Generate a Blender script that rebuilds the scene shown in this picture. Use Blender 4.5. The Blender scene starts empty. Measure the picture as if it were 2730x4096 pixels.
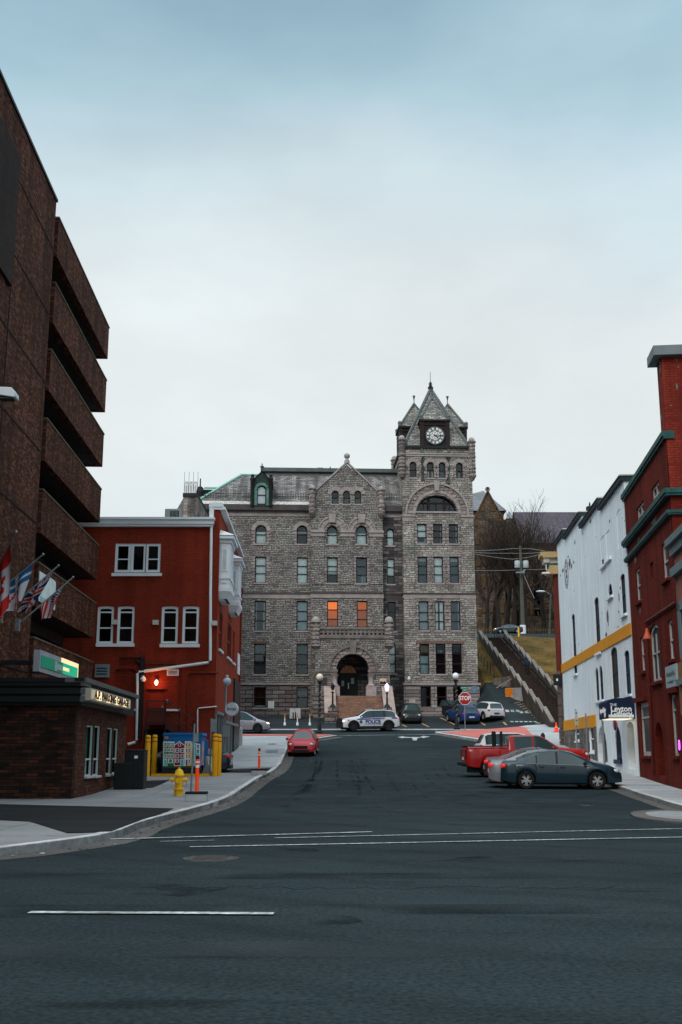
import bpy, bmesh, math, random
from mathutils import Vector, Matrix, noise as mnoise
from mathutils.geometry import tessellate_polygon
random.seed(7)
R = math.radians
scene = bpy.context.scene
COL = scene.collection
F = 4353.0; CX = 1365.0; CY = 2048.0
PITCH = math.atan((3000.0 - CY) / F)
SP, CP = math.sin(PITCH), math.cos(PITCH)
EYE = Vector((0, 0, 1.6))
def ray(u, v):
 xc = (u - CX) / F; yc = (CY - v) / F
 return Vector((xc, CP - yc * SP, SP + yc * CP))
def at(u, v, Y):
 d = ray(u, v); return EYE + d * (Y / d.y)
def Zm(x0, y0, s): return lambda a, b: (x0 + a / s, y0 + b / s)
z1 = Zm(900, 1800, 2.24); z2 = Zm(1500, 1450, 3.136); z3 = Zm(900, 2400, 2.24); z4 = Zm(1500, 2000, 3.136)
z5 = Zm(1500, 2450, 2.412); z6 = Zm(1850, 1850, 2.942)
a1 = Zm(0, 2000, 2.614); a2 = Zm(350, 1950, 2.412); a3 = Zm(0, 2650, 2.613); a4 = Zm(500, 2650, 1.96)
a6 = Zm(2130, 1850, 2.613); a7 = Zm(2130, 2450, 2.613)
b1 = Zm(0, 3050, 1.12); b2 = Zm(1330, 2850, 1.12); b3 = Zm(0, 250, 1.961); b4 = Zm(0, 1300, 2.139)
b5 = Zm(2430, 1300, 2.613); b6 = Zm(2480, 2100, 2.24); b7 = Zm(1200, 2780, 3.484); b8 = Zm(640, 1850, 4.356)
c1 = Zm(560, 2850, 2.119); c2 = Zm(820, 2650, 5.227); c3 = Zm(480, 2600, 3.733); c4 = Zm(1230, 2450, 4.02)
c5 = Zm(1580, 2700, 3.267); c6 = Zm(1840, 2900, 2.376); c7 = Zm(1880, 2450, 3.733)
DQ1 = Zm(120, 2570, 3.5636); d2 = Zm(0, 2120, 4.9); d4 = Zm(2230, 2750, 4.7515); d5 = Zm(2560, 2550, 4.0588)
PA = [(-80, 0), (38, 0), (45, .15), (55, .45), (67, 1.17), (80, 2.1), (94, 3.15), (97, 3.4), (111, 4.9), (130, 5.6), (420, 8)]
PB = [(-80, 0), (38, 0), (45, .15), (55, .45), (67, 1.17), (80, 2.1), (94, 3.15), (97, 3.45), (101, 4.2), (108, 6.4), (114, 8.3),
      (129.5, 14.4), (150, 17.2), (176, 19.95), (186, 20.6), (200, 21.9), (230, 22.6), (420, 25)]
def pl(P, y):
 if y <= P[0][0]: return P[0][1]
 for (y0, h0), (y1, h1) in zip(P, P[1:]):
  if y <= y1: return h0 + (h1 - h0) * (y - y0) / (y1 - y0)
 return P[-1][1]
def zg(x, y):
 s = min(1, max(0, (x - 12.5) / 2.5))
 a = pl(PA, y)
 return a if s <= 0 else a + (pl(PB, y) - a) * s
def G(u, v, dz=0.0):
 d = ray(u, v); lo = 2.0; hi = None; t = 2.0
 while t < 400:
  p = EYE + d * t
  if p.z - zg(p.x, p.y) - dz < 0: hi = t; break
  lo = t; t *= 1.02
 if hi is None: return EYE + d * 150
 for _ in range(40):
  m = (lo + hi) / 2; p = EYE + d * m
  if p.z - zg(p.x, p.y) - dz < 0: hi = m
  else: lo = m
 return EYE + d * hi
YB = sorted(set([y for y, _ in PA] + [y for y, _ in PB]))
XB = [12.5, 13.0, 13.5, 14.0, 14.5, 15.0]
class Fr:
 def __init__(s, o, ex):
  s.o = Vector(o); e = Vector((ex[0], ex[1], 0)).normalized(); s.ex = e; s.ey = Vector((-e.y, e.x, 0))
 def __call__(s, a, b, c): return s.o + s.ex * a + s.ey * b + Vector((0, 0, c))
 def inv(s, p):
  q = p - s.o; return (q.dot(s.ex), q.dot(s.ey), q.z)
 def P(s, uv, off=0.0):            # point of a wall plane seen at a pixel -> (a, c)
  d = ray(*uv); t = (off - (EYE - s.o).dot(s.ey)) / d.dot(s.ey)
  q = s.inv(EYE + d * t); return (q[0], q[2])
 def A(s, uv, off=0.0): return s.P(uv, off)[0]
 def C(s, uv, off=0.0): return s.P(uv, off)[1]
 def side(s, a, b, sgn=1):         # frame along +ey (depth) starting at (a,b)
  return Fr(s(a, b, 0), s.ey * sgn)
ID = Fr((0, 0, 0), (1, 0))
class MB:
 def __init__(s, T=ID): s.T = T; s.v = []; s.f = []; s.m = []
 def poly(s, pts, m=0):
  n = len(s.v); s.v += [Vector(p) for p in pts]; s.f.append(list(range(n, n + len(pts)))); s.m.append(m)
 def grid(s, rows, m=0, closed=False):
  n = len(s.v); k = len(rows[0])
  for r in rows: s.v += [Vector(p) for p in r]
  for i in range(len(rows) - 1):
   for j in range(k if closed else k - 1):
    j2 = (j + 1) % k
    s.f.append([n + i * k + j, n + i * k + j2, n + (i + 1) * k + j2, n + (i + 1) * k + j])
    s.m.append(m(i, j) if callable(m) else m)
 def box(s, a0, a1_, b0, b1_, c0, c1_, m=0):
  if a0 > a1_: a0, a1_ = a1_, a0
  if b0 > b1_: b0, b1_ = b1_, b0
  if c0 > c1_: c0, c1_ = c1_, c0
  n = len(s.v)
  s.v += [Vector(p) for p in ((a0, b0, c0), (a1_, b0, c0), (a1_, b1_, c0), (a0, b1_, c0), (a0, b0, c1_), (a1_, b0, c1_), (a1_, b1_, c1_), (a0, b1_, c1_))]
  for q in ((0, 3, 2, 1), (4, 5, 6, 7), (0, 1, 5, 4), (1, 2, 6, 5), (2, 3, 7, 6), (3, 0, 4, 7)):
   s.f.append([n + i for i in q]); s.m.append(m)
  return s
 def prism(s, pts, b0, b1_, m=0):   # polygon in (a,c) swept over b
  k = len(pts); n = len(s.v)
  s.v += [Vector((a, b0, c)) for a, c in pts] + [Vector((a, b1_, c)) for a, c in pts]
  s.f.append([n + i for i in range(k)]); s.m.append(m)
  s.f.append([n + k + i for i in reversed(range(k))]); s.m.append(m)
  for i in range(k):
   j = (i + 1) % k; s.f.append([n + i, n + k + i, n + k + j, n + j]); s.m.append(m)
  return s
 def vprism(s, pts, c0, c1_, m=0):  # polygon in (a,b) swept over c
  k = len(pts); n = len(s.v)
  s.v += [Vector((a, b, c0)) for a, b in pts] + [Vector((a, b, c1_)) for a, b in pts]
  s.f.append([n + i for i in reversed(range(k))]); s.m.append(m)
  s.f.append([n + k + i for i in range(k)]); s.m.append(m)
  for i in range(k):
   j = (i + 1) % k; s.f.append([n + i, n + j, n + k + j, n + k + i]); s.m.append(m)
  return s
 def tube(s, path, r, n=8, m=0, caps=True, r2=None):
  path = [Vector(p) for p in path]; rows = []
  for i, p in enumerate(path):
   d = (path[min(i + 1, len(path) - 1)] - path[max(i - 1, 0)]).normalized()
   up = Vector((0, 0, 1)) if abs(d.z) < .9 else Vector((1, 0, 0))
   x = d.cross(up).normalized(); y = d.cross(x)
   rr = r if r2 is None else r + (r2 - r) * i / (len(path) - 1)
   rows.append([p + x * (math.cos(t) * rr) + y * (math.sin(t) * rr) for t in [2 * math.pi * k / n for k in range(n)]])
  s.grid(rows, m, closed=True)
  if caps: s.poly(rows[0], m); s.poly(rows[-1][::-1], m)
  return s
 def lathe(s, prof, c=(0, 0, 0), n=16, m=0, axis='z', caps=True):
  rows = []
  for r, h in prof:
   row = []
   for k in range(n):
    t = 2 * math.pi * k / n; x, y = math.cos(t) * r, math.sin(t) * r
    row.append((c[0] + x, c[1] + y, c[2] + h) if axis == 'z' else ((c[0] + x, c[1] + h, c[2] + y) if axis == 'y' else (c[0] + h, c[1] + x, c[2] + y)))
   rows.append(row)
  s.grid(rows, m, closed=True)
  if not caps: return s
  if prof[0][0] > 1e-4: s.poly(rows[0], m)
  if prof[-1][0] > 1e-4: s.poly(rows[-1][::-1], m)
  return s
 def ball(s, c, r, n=12, m=0, sc=(1, 1, 1)):
  rows = []
  for i in range(n // 2 + 1):
   p = math.pi * i / (n // 2)
   rows.append([(c[0] + r * sc[0] * math.sin(p) * math.cos(2 * math.pi * k / n), c[1] + r * sc[1] * math.sin(p) * math.sin(2 * math.pi * k / n), c[2] - r * sc[2] * math.cos(p)) for k in range(n)])
  s.grid(rows, m, closed=True); return s
 def wall(s, outer, holes, rev=.3, m=0, mr=None, b=0.0):
  loops = [[Vector((a, c, 0)) for a, c in outer]] + [[Vector((a, c, 0)) for a, c in h] for h in holes]
  flat = [p for l in loops for p in l]; n = len(s.v)
  s.v += [Vector((p.x, b, p.y)) for p in flat]
  for t in tessellate_polygon(loops):
   s.f.append([n + i for i in t]); s.m.append(m)
  for h in holes:
   k = len(h)
   for i in range(k):
    p, q = h[i], h[(i + 1) % k]
    s.poly([(p[0], b, p[1]), (q[0], b, q[1]), (q[0], b + rev, q[1]), (p[0], b + rev, p[1])], m if mr is None else mr)
  return s
 def build(s, name, mats, parent=None, loc=None, smooth=None, local=False, label=None, merge=False, bevel=0):
  me = bpy.data.meshes.new(name)
  if local: org = Vector((0, 0, 0))
  elif parent is not None: org = worg(parent)
  else: org = Vector(loc) if loc is not None else Vector((0, 0, 0))
  ws = [s.T(*p) - org for p in s.v]
  me.from_pydata([tuple(w) for w in ws], [], s.f)
  if not isinstance(mats, (list, tuple)): mats = [mats]
  for q in mats: me.materials.append(q)
  uv = me.uv_layers.new(name='UVMap'); data = uv.data
  for p, f, mi in zip(me.polygons, s.f, s.m):
   p.material_index = mi if mi < len(mats) else 0
   n_ = Vector((0, 0, 0))
   for i in range(1, len(f) - 1):
    n_ += (s.v[f[i]] - s.v[f[0]]).cross(s.v[f[i + 1]] - s.v[f[0]])
   if n_.length < 1e-12: continue
   n_.normalize()
   if abs(n_.z) > .999: ua, va = Vector((1, 0, 0)), Vector((0, 1, 0))
   else:
    ua = Vector((0, 0, 1)).cross(n_).normalized(); va = n_.cross(ua)
    if va.z < 0: va = -va; ua = -ua
    if abs(ua.x) > abs(ua.y):
     if ua.x < 0: ua = -ua
    elif ua.y < 0: ua = -ua
   for li, vi in zip(p.loop_indices, f): data[li].uv = (s.v[vi].dot(ua), s.v[vi].dot(va))
  if merge or smooth is not None:
   bm = bmesh.new(); bm.from_mesh(me)
   bmesh.ops.remove_doubles(bm, verts=bm.verts, dist=1e-4)
   bmesh.ops.recalc_face_normals(bm, faces=bm.faces)
   bm.to_mesh(me); bm.free()
  if smooth is not None:
   for p in me.polygons: p.use_smooth = True
   me.set_sharp_from_angle(angle=R(smooth))
  o = bpy.data.objects.new(name, me); COL.objects.link(o)
  if bevel:
   md = o.modifiers.new('b', 'BEVEL'); md.width = bevel; md.segments = 2; md.limit_method = 'ANGLE'
  if parent is not None: o.parent = parent
  elif not local: o.location = org
  if label: o['label'] = label
  return o
def worg(o):
 l = Vector(o.location)
 while o.parent is not None: o = o.parent; l += Vector(o.location)
 return l
def tag(o, label=None, cat=None, group=None, kind=None):
 if label: o['label'] = label
 if cat: o['category'] = cat
 if group: o['group'] = group
 if kind: o['kind'] = kind
 return o
def thing(name, label, cat, loc=(0, 0, 0), group=None, kind=None):
 o = bpy.data.objects.new(name, None); COL.objects.link(o); o.location = loc
 o.empty_display_size = .2
 return tag(o, label, cat, group, kind)
def copy_tree(o, parent=None):
 c = o.copy(); COL.objects.link(c)
 if parent is not None: c.parent = parent
 for ch in [x for x in bpy.data.objects if x.parent == o]: copy_tree(ch, c)
 return c
def text(s, T, a, b, c, size, mat, parent, name='lettering', align='CENTER', sx=1.0, ex=.006, flip=1, bold=0.0, spacing=1.0, local=False):
 cu = bpy.data.curves.new(name, 'FONT'); cu.body = s; cu.size = size; cu.align_x = align; cu.align_y = 'CENTER'
 cu.extrude = ex; cu.offset = bold; cu.space_character = spacing; cu.resolution_u = 3
 ob = bpy.data.objects.new('tmp', cu); COL.objects.link(ob)
 dg = bpy.context.evaluated_depsgraph_get(); dg.update()
 me = bpy.data.meshes.new_from_object(ob.evaluated_get(dg))
 bpy.data.objects.remove(ob)
 org = Vector((0, 0, 0)) if local else worg(parent)
 for v in me.vertices:
  x, y, z = v.co
  v.co = T(a + x * sx * flip, b - z, c + y) - org
 me.name = name; me.materials.clear(); me.materials.append(mat)
 o = bpy.data.objects.new(name, me); COL.objects.link(o); o.parent = parent
 return o
def arch(a0, a1_, c0, c1_, kind=None, n=8):
 """opening outline (a,c); kind None rect, 'r' semicircle head, 's' shallow head"""
 if not kind: return [(a0, c0), (a1_, c0), (a1_, c1_), (a0, c1_)]
 w = (a1_ - a0) / 2; mid = (a0 + a1_) / 2
 h = w if kind == 'r' else w * (.14 if kind == 'f' else .35)
 cs = c1_ - h
 return [(a0, c0), (a1_, c0), (a1_, cs)] + [(mid + w * math.cos(math.pi * i / n), cs + h * math.sin(math.pi * i / n)) for i in range(1, n)] + [(a0, cs)]
def inset(poly, d):
 cx = (min(p[0] for p in poly) + max(p[0] for p in poly)) / 2; cy = (min(p[1] for p in poly) + max(p[1] for p in poly)) / 2
 w = max(p[0] for p in poly) - cx; h = max(p[1] for p in poly) - cy
 return [(cx + (p[0] - cx) * (w - d) / w, cy + (p[1] - cy) * (h - d) / h) for p in poly]
def newmat(name):
 m = bpy.data.materials.new(name); m.use_nodes = True; nt = m.node_tree
 b = nt.nodes['Principled BSDF']; return m, nt, b
def N(nt, t, **k):
 n = nt.nodes.new(t)
 for a, v in k.items():
  if a.startswith('i_'): n.inputs[int(a[2:])].default_value = v
  else: setattr(n, a, v)
 return n
def setin(n, **k):
 for a, v in k.items(): n.inputs[a.replace('_', ' ')].default_value = v
def rgba(c): return (c[0], c[1], c[2], 1)
def mult(nt, colsock, facsock):
 x = N(nt, 'ShaderNodeMix', data_type='RGBA', blend_type='MULTIPLY'); x.inputs[0].default_value = 1
 nt.links.new(colsock, x.inputs[6]); nt.links.new(facsock, x.inputs[7]); return x.outputs[2]
def vnoise(nt, vec, scale, lo, hi, mapping=None, detail=5, a=.3, b=.7):
 if mapping:
  mp = N(nt, 'ShaderNodeMapping'); mp.inputs['Scale'].default_value = mapping; nt.links.new(vec, mp.inputs[0]); vec = mp.outputs[0]
 no = N(nt, 'ShaderNodeTexNoise'); no.inputs['Scale'].default_value = scale; no.inputs['Detail'].default_value = detail
 nt.links.new(vec, no.inputs['Vector'])
 mr = N(nt, 'ShaderNodeMapRange'); mr.inputs[1].default_value = a; mr.inputs[2].default_value = b; mr.inputs[3].default_value = lo; mr.inputs[4].default_value = hi
 nt.links.new(no.outputs[0], mr.inputs[0]); return mr.outputs[0], no.outputs[0]
def basic(name, col, rough=.6, metal=0, var=.12, scale=1.5, bump=.0, bs=25, spec=.15, coat=0, emit=None, es=0, streak=0, fine=0, fs=60):
 m, nt, b = newmat(name)
 b.inputs['Roughness'].default_value = rough; b.inputs['Metallic'].default_value = metal
 b.inputs['Specular IOR Level'].default_value = spec
 if coat: b.inputs['Coat Weight'].default_value = coat; b.inputs['Coat Roughness'].default_value = .05
 tc = N(nt, 'ShaderNodeTexCoord')
 rgb = N(nt, 'ShaderNodeRGB'); rgb.outputs[0].default_value = rgba(col); out = rgb.outputs[0]
 if var: f, _ = vnoise(nt, tc.outputs['Object'], scale, 1 - var, 1 + var); out = mult(nt, out, f)
 if fine: f, _ = vnoise(nt, tc.outputs['Object'], fs, 1 - fine, 1 + fine, detail=2); out = mult(nt, out, f)
 if streak: f, _ = vnoise(nt, tc.outputs['Object'], 1.0, 1 - streak, 1.05, mapping=(3.5, 3.5, .18), a=.4, b=.62); out = mult(nt, out, f)
 nt.links.new(out, b.inputs['Base Color'])
 if bump:
  no = N(nt, 'ShaderNodeTexNoise'); no.inputs['Scale'].default_value = bs; nt.links.new(tc.outputs['Object'], no.inputs['Vector'])
  bp = N(nt, 'ShaderNodeBump'); bp.inputs['Strength'].default_value = bump; bp.inputs['Distance'].default_value = .03
  nt.links.new(no.outputs[0], bp.inputs['Height']); nt.links.new(bp.outputs[0], b.inputs['Normal'])
 if emit: b.inputs['Emission Color'].default_value = rgba(emit); b.inputs['Emission Strength'].default_value = es
 return m
def masonry(name, cols, mortar, bw, bh, ms=.02, bump=.6, rough=.85, var=.2, vs=.5, streak=0, warp=0.0, offset=.5, squash=1.0, tint=None, fine=.15, bd=.04):
 m, nt, b = newmat(name); b.inputs['Roughness'].default_value = rough; b.inputs['Specular IOR Level'].default_value = .06
 tc = N(nt, 'ShaderNodeTexCoord'); uv = tc.outputs['UV']
 if warp:
  wn = N(nt, 'ShaderNodeTexNoise'); wn.inputs['Scale'].default_value = 1.3; nt.links.new(uv, wn.inputs['Vector'])
  sb = N(nt, 'ShaderNodeVectorMath', operation='SUBTRACT'); nt.links.new(wn.outputs[1], sb.inputs[0]); sb.inputs[1].default_value = (.5, .5, .5)
  sc = N(nt, 'ShaderNodeVectorMath', operation='SCALE'); nt.links.new(sb.outputs[0], sc.inputs[0]); sc.inputs['Scale'].default_value = warp
  ad = N(nt, 'ShaderNodeVectorMath', operation='ADD'); nt.links.new(uv, ad.inputs[0]); nt.links.new(sc.outputs[0], ad.inputs[1]); uv = ad.outputs[0]
 def brick(bw, bh, off):
  br = N(nt, 'ShaderNodeTexBrick'); br.offset = offset; br.squash = squash; br.squash_frequency = 3
  setin(br, Color1=(0, 0, 0, 1), Color2=(1, 1, 1, 1), Mortar=(.4, .4, .4, 1), Scale=1.0, Mortar_Size=ms, Mortar_Smooth=.3, Brick_Width=bw, Row_Height=bh)
  nt.links.new(uv, br.inputs['Vector']); return br
 br = brick(bw, bh, 0)
 ra = N(nt, 'ShaderNodeValToRGB'); cr = ra.color_ramp
 while len(cr.elements) < len(cols): cr.elements.new(.5)
 for i, c in enumerate(cols): cr.elements[i].position = i / (len(cols) - 1); cr.elements[i].color = rgba(c)
 nt.links.new(br.outputs['Color'], ra.inputs[0])
 f, _ = vnoise(nt, tc.outputs['UV'], vs, 1 - var, 1 + var); out = mult(nt, ra.outputs[0], f)
 if fine: f, _ = vnoise(nt, tc.outputs['UV'], 9, 1 - fine, 1 + fine, detail=4); out = mult(nt, out, f)
 if streak: f, _ = vnoise(nt, tc.outputs['UV'], 1.0, 1 - streak, 1.05, mapping=(1.6, .12, 1), a=.38, b=.6); out = mult(nt, out, f)
 if tint:
  tf, _ = vnoise(nt, tc.outputs['UV'], .35, 0, 1, a=.5, b=.68)
  mt = N(nt, 'ShaderNodeMix', data_type='RGBA', blend_type='MULTIPLY'); nt.links.new(tf, mt.inputs[0]); nt.links.new(out, mt.inputs[6]); mt.inputs[7].default_value = rgba(tint); out = mt.outputs[2]
 mx = N(nt, 'ShaderNodeMix', data_type='RGBA'); nt.links.new(br.outputs['Fac'], mx.inputs[0]); nt.links.new(out, mx.inputs[6]); mx.inputs[7].default_value = rgba(mortar)
 nt.links.new(mx.outputs[2], b.inputs['Base Color'])
 if bump:
  no = N(nt, 'ShaderNodeTexNoise'); no.inputs['Scale'].default_value = 7; nt.links.new(tc.outputs['UV'], no.inputs['Vector'])
  h = N(nt, 'ShaderNodeMath', operation='SUBTRACT'); nt.links.new(no.outputs[0], h.inputs[0]); nt.links.new(br.outputs['Fac'], h.inputs[1])
  bp = N(nt, 'ShaderNodeBump'); bp.inputs['Strength'].default_value = bump; bp.inputs['Distance'].default_value = bd
  nt.links.new(h.outputs[0], bp.inputs['Height']); nt.links.new(bp.outputs[0], b.inputs['Normal'])
 return m
def glassmat(name, tint=(.86, .92, .93), gl=.01, rough=.03):
 m = bpy.data.materials.new(name); m.use_nodes = True; nt = m.node_tree; nt.nodes.clear()
 o = N(nt, 'ShaderNodeOutputMaterial'); mx = N(nt, 'ShaderNodeMixShader'); t = N(nt, 'ShaderNodeBsdfTransparent'); g = N(nt, 'ShaderNodeBsdfGlossy')
 t.inputs[0].default_value = rgba(tint); g.inputs[0].default_value = (.9, .95, 1, 1); g.inputs['Roughness'].default_value = rough
 fr = N(nt, 'ShaderNodeFresnel'); fr.inputs[0].default_value = 1.5
 ad = N(nt, 'ShaderNodeMath', operation='ADD'); nt.links.new(fr.outputs[0], ad.inputs[0]); ad.inputs[1].default_value = gl; ad.use_clamp = True
 nt.links.new(ad.outputs[0], mx.inputs[0]); nt.links.new(t.outputs[0], mx.inputs[1]); nt.links.new(g.outputs[0], mx.inputs[2]); nt.links.new(mx.outputs[0], o.inputs[0])
 return m
STONE = masonry('rubble_stone', [(.15, .132, .128), (.23, .205, .196), (.285, .26, .247), (.34, .32, .30), (.24, .232, .215), (.37, .342, .32)], (.065, .058, .056), .5, .19, ms=.025, bump=1.0, var=.3, vs=.35, warp=.18, squash=.6, tint=(.75, .82, .76), fine=.28, bd=.09)
STONE_T = masonry('tower_stone', [(.18, .162, .15), (.27, .248, .227), (.33, .302, .28), (.39, .374, .34), (.32, .245, .226), (.48, .45, .42)], (.08, .073, .068), .58, .23, ms=.022, bump=1.0, var=.25, vs=.4, warp=.15, squash=.7, tint=(.6, .68, .62), fine=.25, bd=.09)
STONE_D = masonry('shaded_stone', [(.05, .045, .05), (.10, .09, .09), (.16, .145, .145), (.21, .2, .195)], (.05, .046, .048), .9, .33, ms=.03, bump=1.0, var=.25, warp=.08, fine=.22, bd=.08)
ROCKF = masonry('rockfaced_base_stone', [(.12, .095, .09), (.19, .16, .152), (.25, .215, .205), (.16, .14, .135)], (.045, .04, .04), 1.35, .42, ms=.045, bump=1.0, var=.2, fine=.25, bd=.12)
QUOIN = masonry('quoin_stone', [(.19, .165, .158), (.26, .228, .218), (.34, .298, .285), (.24, .19, .18)], (.07, .062, .06), 3.0, .36, ms=.03, bump=1.0, var=.2, fine=.25, bd=.09)
TRIM = basic('dressed_stone', (.31, .275, .262), .8, var=.18, scale=1.2, bump=.4, bs=12, fine=.12, fs=20)
TRIM2 = basic('weathered_stone_ball', (.33, .305, .285), .85, var=.15, scale=2, fine=.2, fs=14, bump=.3)
TRIMD = basic('dark_stone_cornice', (.075, .062, .063), .8, var=.2, scale=1)
BROWNSTONE = basic('brown_stone_lintel', (.15, .095, .075), .85, var=.2, scale=2, fine=.2, fs=12)
STEPM = basic('pink_granite_steps', (.27, .15, .105), .8, var=.25, scale=1.2, fine=.2, fs=9, streak=.2)
SLATE = masonry('grey_slate', [(.13, .125, .128), (.2, .19, .19), (.27, .258, .25), (.34, .325, .31)], (.07, .066, .066), .5, .26, ms=.03, bump=.5, var=.2, streak=.5, fine=.2)
SLATE_T = masonry('tower_slate', [(.15, .15, .14), (.24, .235, .215), (.34, .33, .30), (.38, .37, .345)], (.08, .083, .08), .6, .24, ms=.04, bump=.5, var=.2, streak=.35, fine=.25, tint=(.55, .38, .27))
SLATE_P = masonry('purple_slate', [(.075, .066, .08), (.095, .085, .1), (.115, .10, .12)], (.055, .05, .06), .6, .45, ms=.04, bump=.4, var=.12, streak=.15)
SLATE_G = masonry('church_grey_slate', [(.15, .155, .175), (.19, .195, .215)], (.12, .125, .14), .6, .4, ms=.03, bump=.2)
COPPER = basic('green_copper', (.12, .26, .22), .6, var=.3, scale=1.5, streak=.3)
COPPERB = basic('bright_verdigris', (.22, .50, .42), .7, var=.15)
LEADM = basic('lead_hip', (.10, .115, .115), .5, var=.2)
BLACKM = basic('black_paint', (.009, .011, .012), .55, var=.1, spec=.25)
DARKIN = basic('dark_interior', (.012, .014, .016), .9, var=.2)
IRON = basic('black_iron', (.015, .016, .018), .5, var=0)
PARK = masonry('parkade_brick', [(.042, .016, .010), (.072, .027, .017), (.105, .040, .025), (.18, .08, .05)], (.062, .028, .019), .24, .085, ms=.010, bump=.5, var=.25, vs=.3, streak=.5, fine=.36)
PARKD = masonry('parkade_dark_panel', [(.028, .022, .021), (.045, .033, .03)], (.03, .025, .024), .42, .12, ms=.02, bump=.3, streak=.2)
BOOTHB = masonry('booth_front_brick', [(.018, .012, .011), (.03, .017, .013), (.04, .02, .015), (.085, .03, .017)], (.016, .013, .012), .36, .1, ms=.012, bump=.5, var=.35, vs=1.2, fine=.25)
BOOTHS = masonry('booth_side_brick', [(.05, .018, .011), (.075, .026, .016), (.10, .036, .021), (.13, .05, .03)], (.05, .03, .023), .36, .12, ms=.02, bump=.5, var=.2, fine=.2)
REDW = masonry('painted_red_brick', [(.20, .029, .015), (.225, .033, .017), (.245, .037, .019)], (.165, .024, .013), .25, .085, ms=.012, bump=.45, var=.2, vs=.35, fine=.14, streak=.22, rough=.85)
REDR = masonry('peeling_red_wall', [(.115, .016, .010), (.135, .019, .012), (.155, .023, .014)], (.095, .014, .009), .25, .085, ms=.012, bump=.4, var=.2, vs=.6, streak=.35, fine=.12)
REDR2 = masonry('red_chimney_brick', [(.20, .027, .018), (.25, .037, .022), (.23, .032, .02)], (.12, .02, .016), .3, .1, ms=.014, bump=.5, var=.3, vs=.6, streak=.4, fine=.15)
WHITEM = basic('white_gloss_paint', (.76, .79, .81), .5, var=.05)
CONC = basic('concrete', (.33, .32, .31), .85, var=.2, scale=.7, fine=.12, fs=18, streak=.1)
CONCD = basic('stained_concrete', (.15, .125, .105), .9, var=.25, scale=.9, streak=.45, fine=.15, fs=9)
GLASS = glassmat('window_glass')
GLASSD = glassmat('dark_window_glass', (.12, .16, .17), .0)
DPANE = basic('matt_dark_pane', (.012, .02, .026), .45, var=.3, scale=2, spec=.25)
BLIND = basic('pale_blind', (.80, .86, .84), .8, var=.06)
BLIND2 = basic('grey_blue_curtain', (.36, .46, .49), .85, var=.1)
BLIND3 = basic('dim_blind', (.07, .11, .125), .85, var=.15)
LITO = basic('lit_orange_blind', (.3, .1, .02), .8, var=.1, emit=(1.0, .20, .012), es=.85)
LITO2 = basic('lit_amber_blind', (.3, .13, .06), .8, var=.1, emit=(.85, .20, .05), es=.45)
LITO3 = basic('lit_brown_blind', (.25, .08, .02), .8, var=.2, emit=(.8, .15, .012), es=.42)
LITO4 = basic('dim_amber_blind', (.2, .07, .03), .8, var=.3, emit=(.5, .11, .025), es=.3)
WARM = basic('warm_lit_surface', (.8, .7, .5), .8, var=0, emit=(1, .66, .3), es=.95)
FRAMED = basic('dark_window_frame', (.02, .016, .016), .5, var=0)
TEALM = basic('teal_cornice_paint', (.02, .085, .082), .55, var=.25, scale=2, streak=.2)
NAVY = basic('navy_paint', (.016, .035, .085), .5, var=.1)
ORANGEP = basic('orange_yellow_band_paint', (.65, .27, .02), .7, var=.08)
YELLOWP = basic('yellow_paint', (.72, .33, .01), .5, var=.06, fine=.06, fs=30)
HYDY = basic('hydrant_yellow', (.75, .42, .02), .5, var=.1, scale=5)
ORSAFE = basic('safety_orange', (.9, .075, .015), .45, var=0, emit=(.9, .06, .01), es=.12)
STEEL = basic('galvanised_steel', (.22, .25, .26), .5, metal=.4, var=.15, scale=5)
WOODP = basic('weathered_pole_wood', (.10, .10, .085), .9, var=.25, scale=3, streak=.2)
RUBBER = basic('rubber', (.012, .012, .013), .75, var=0)
CHROME = basic('chrome', (.5, .52, .54), .2, metal=1, var=0)
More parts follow.
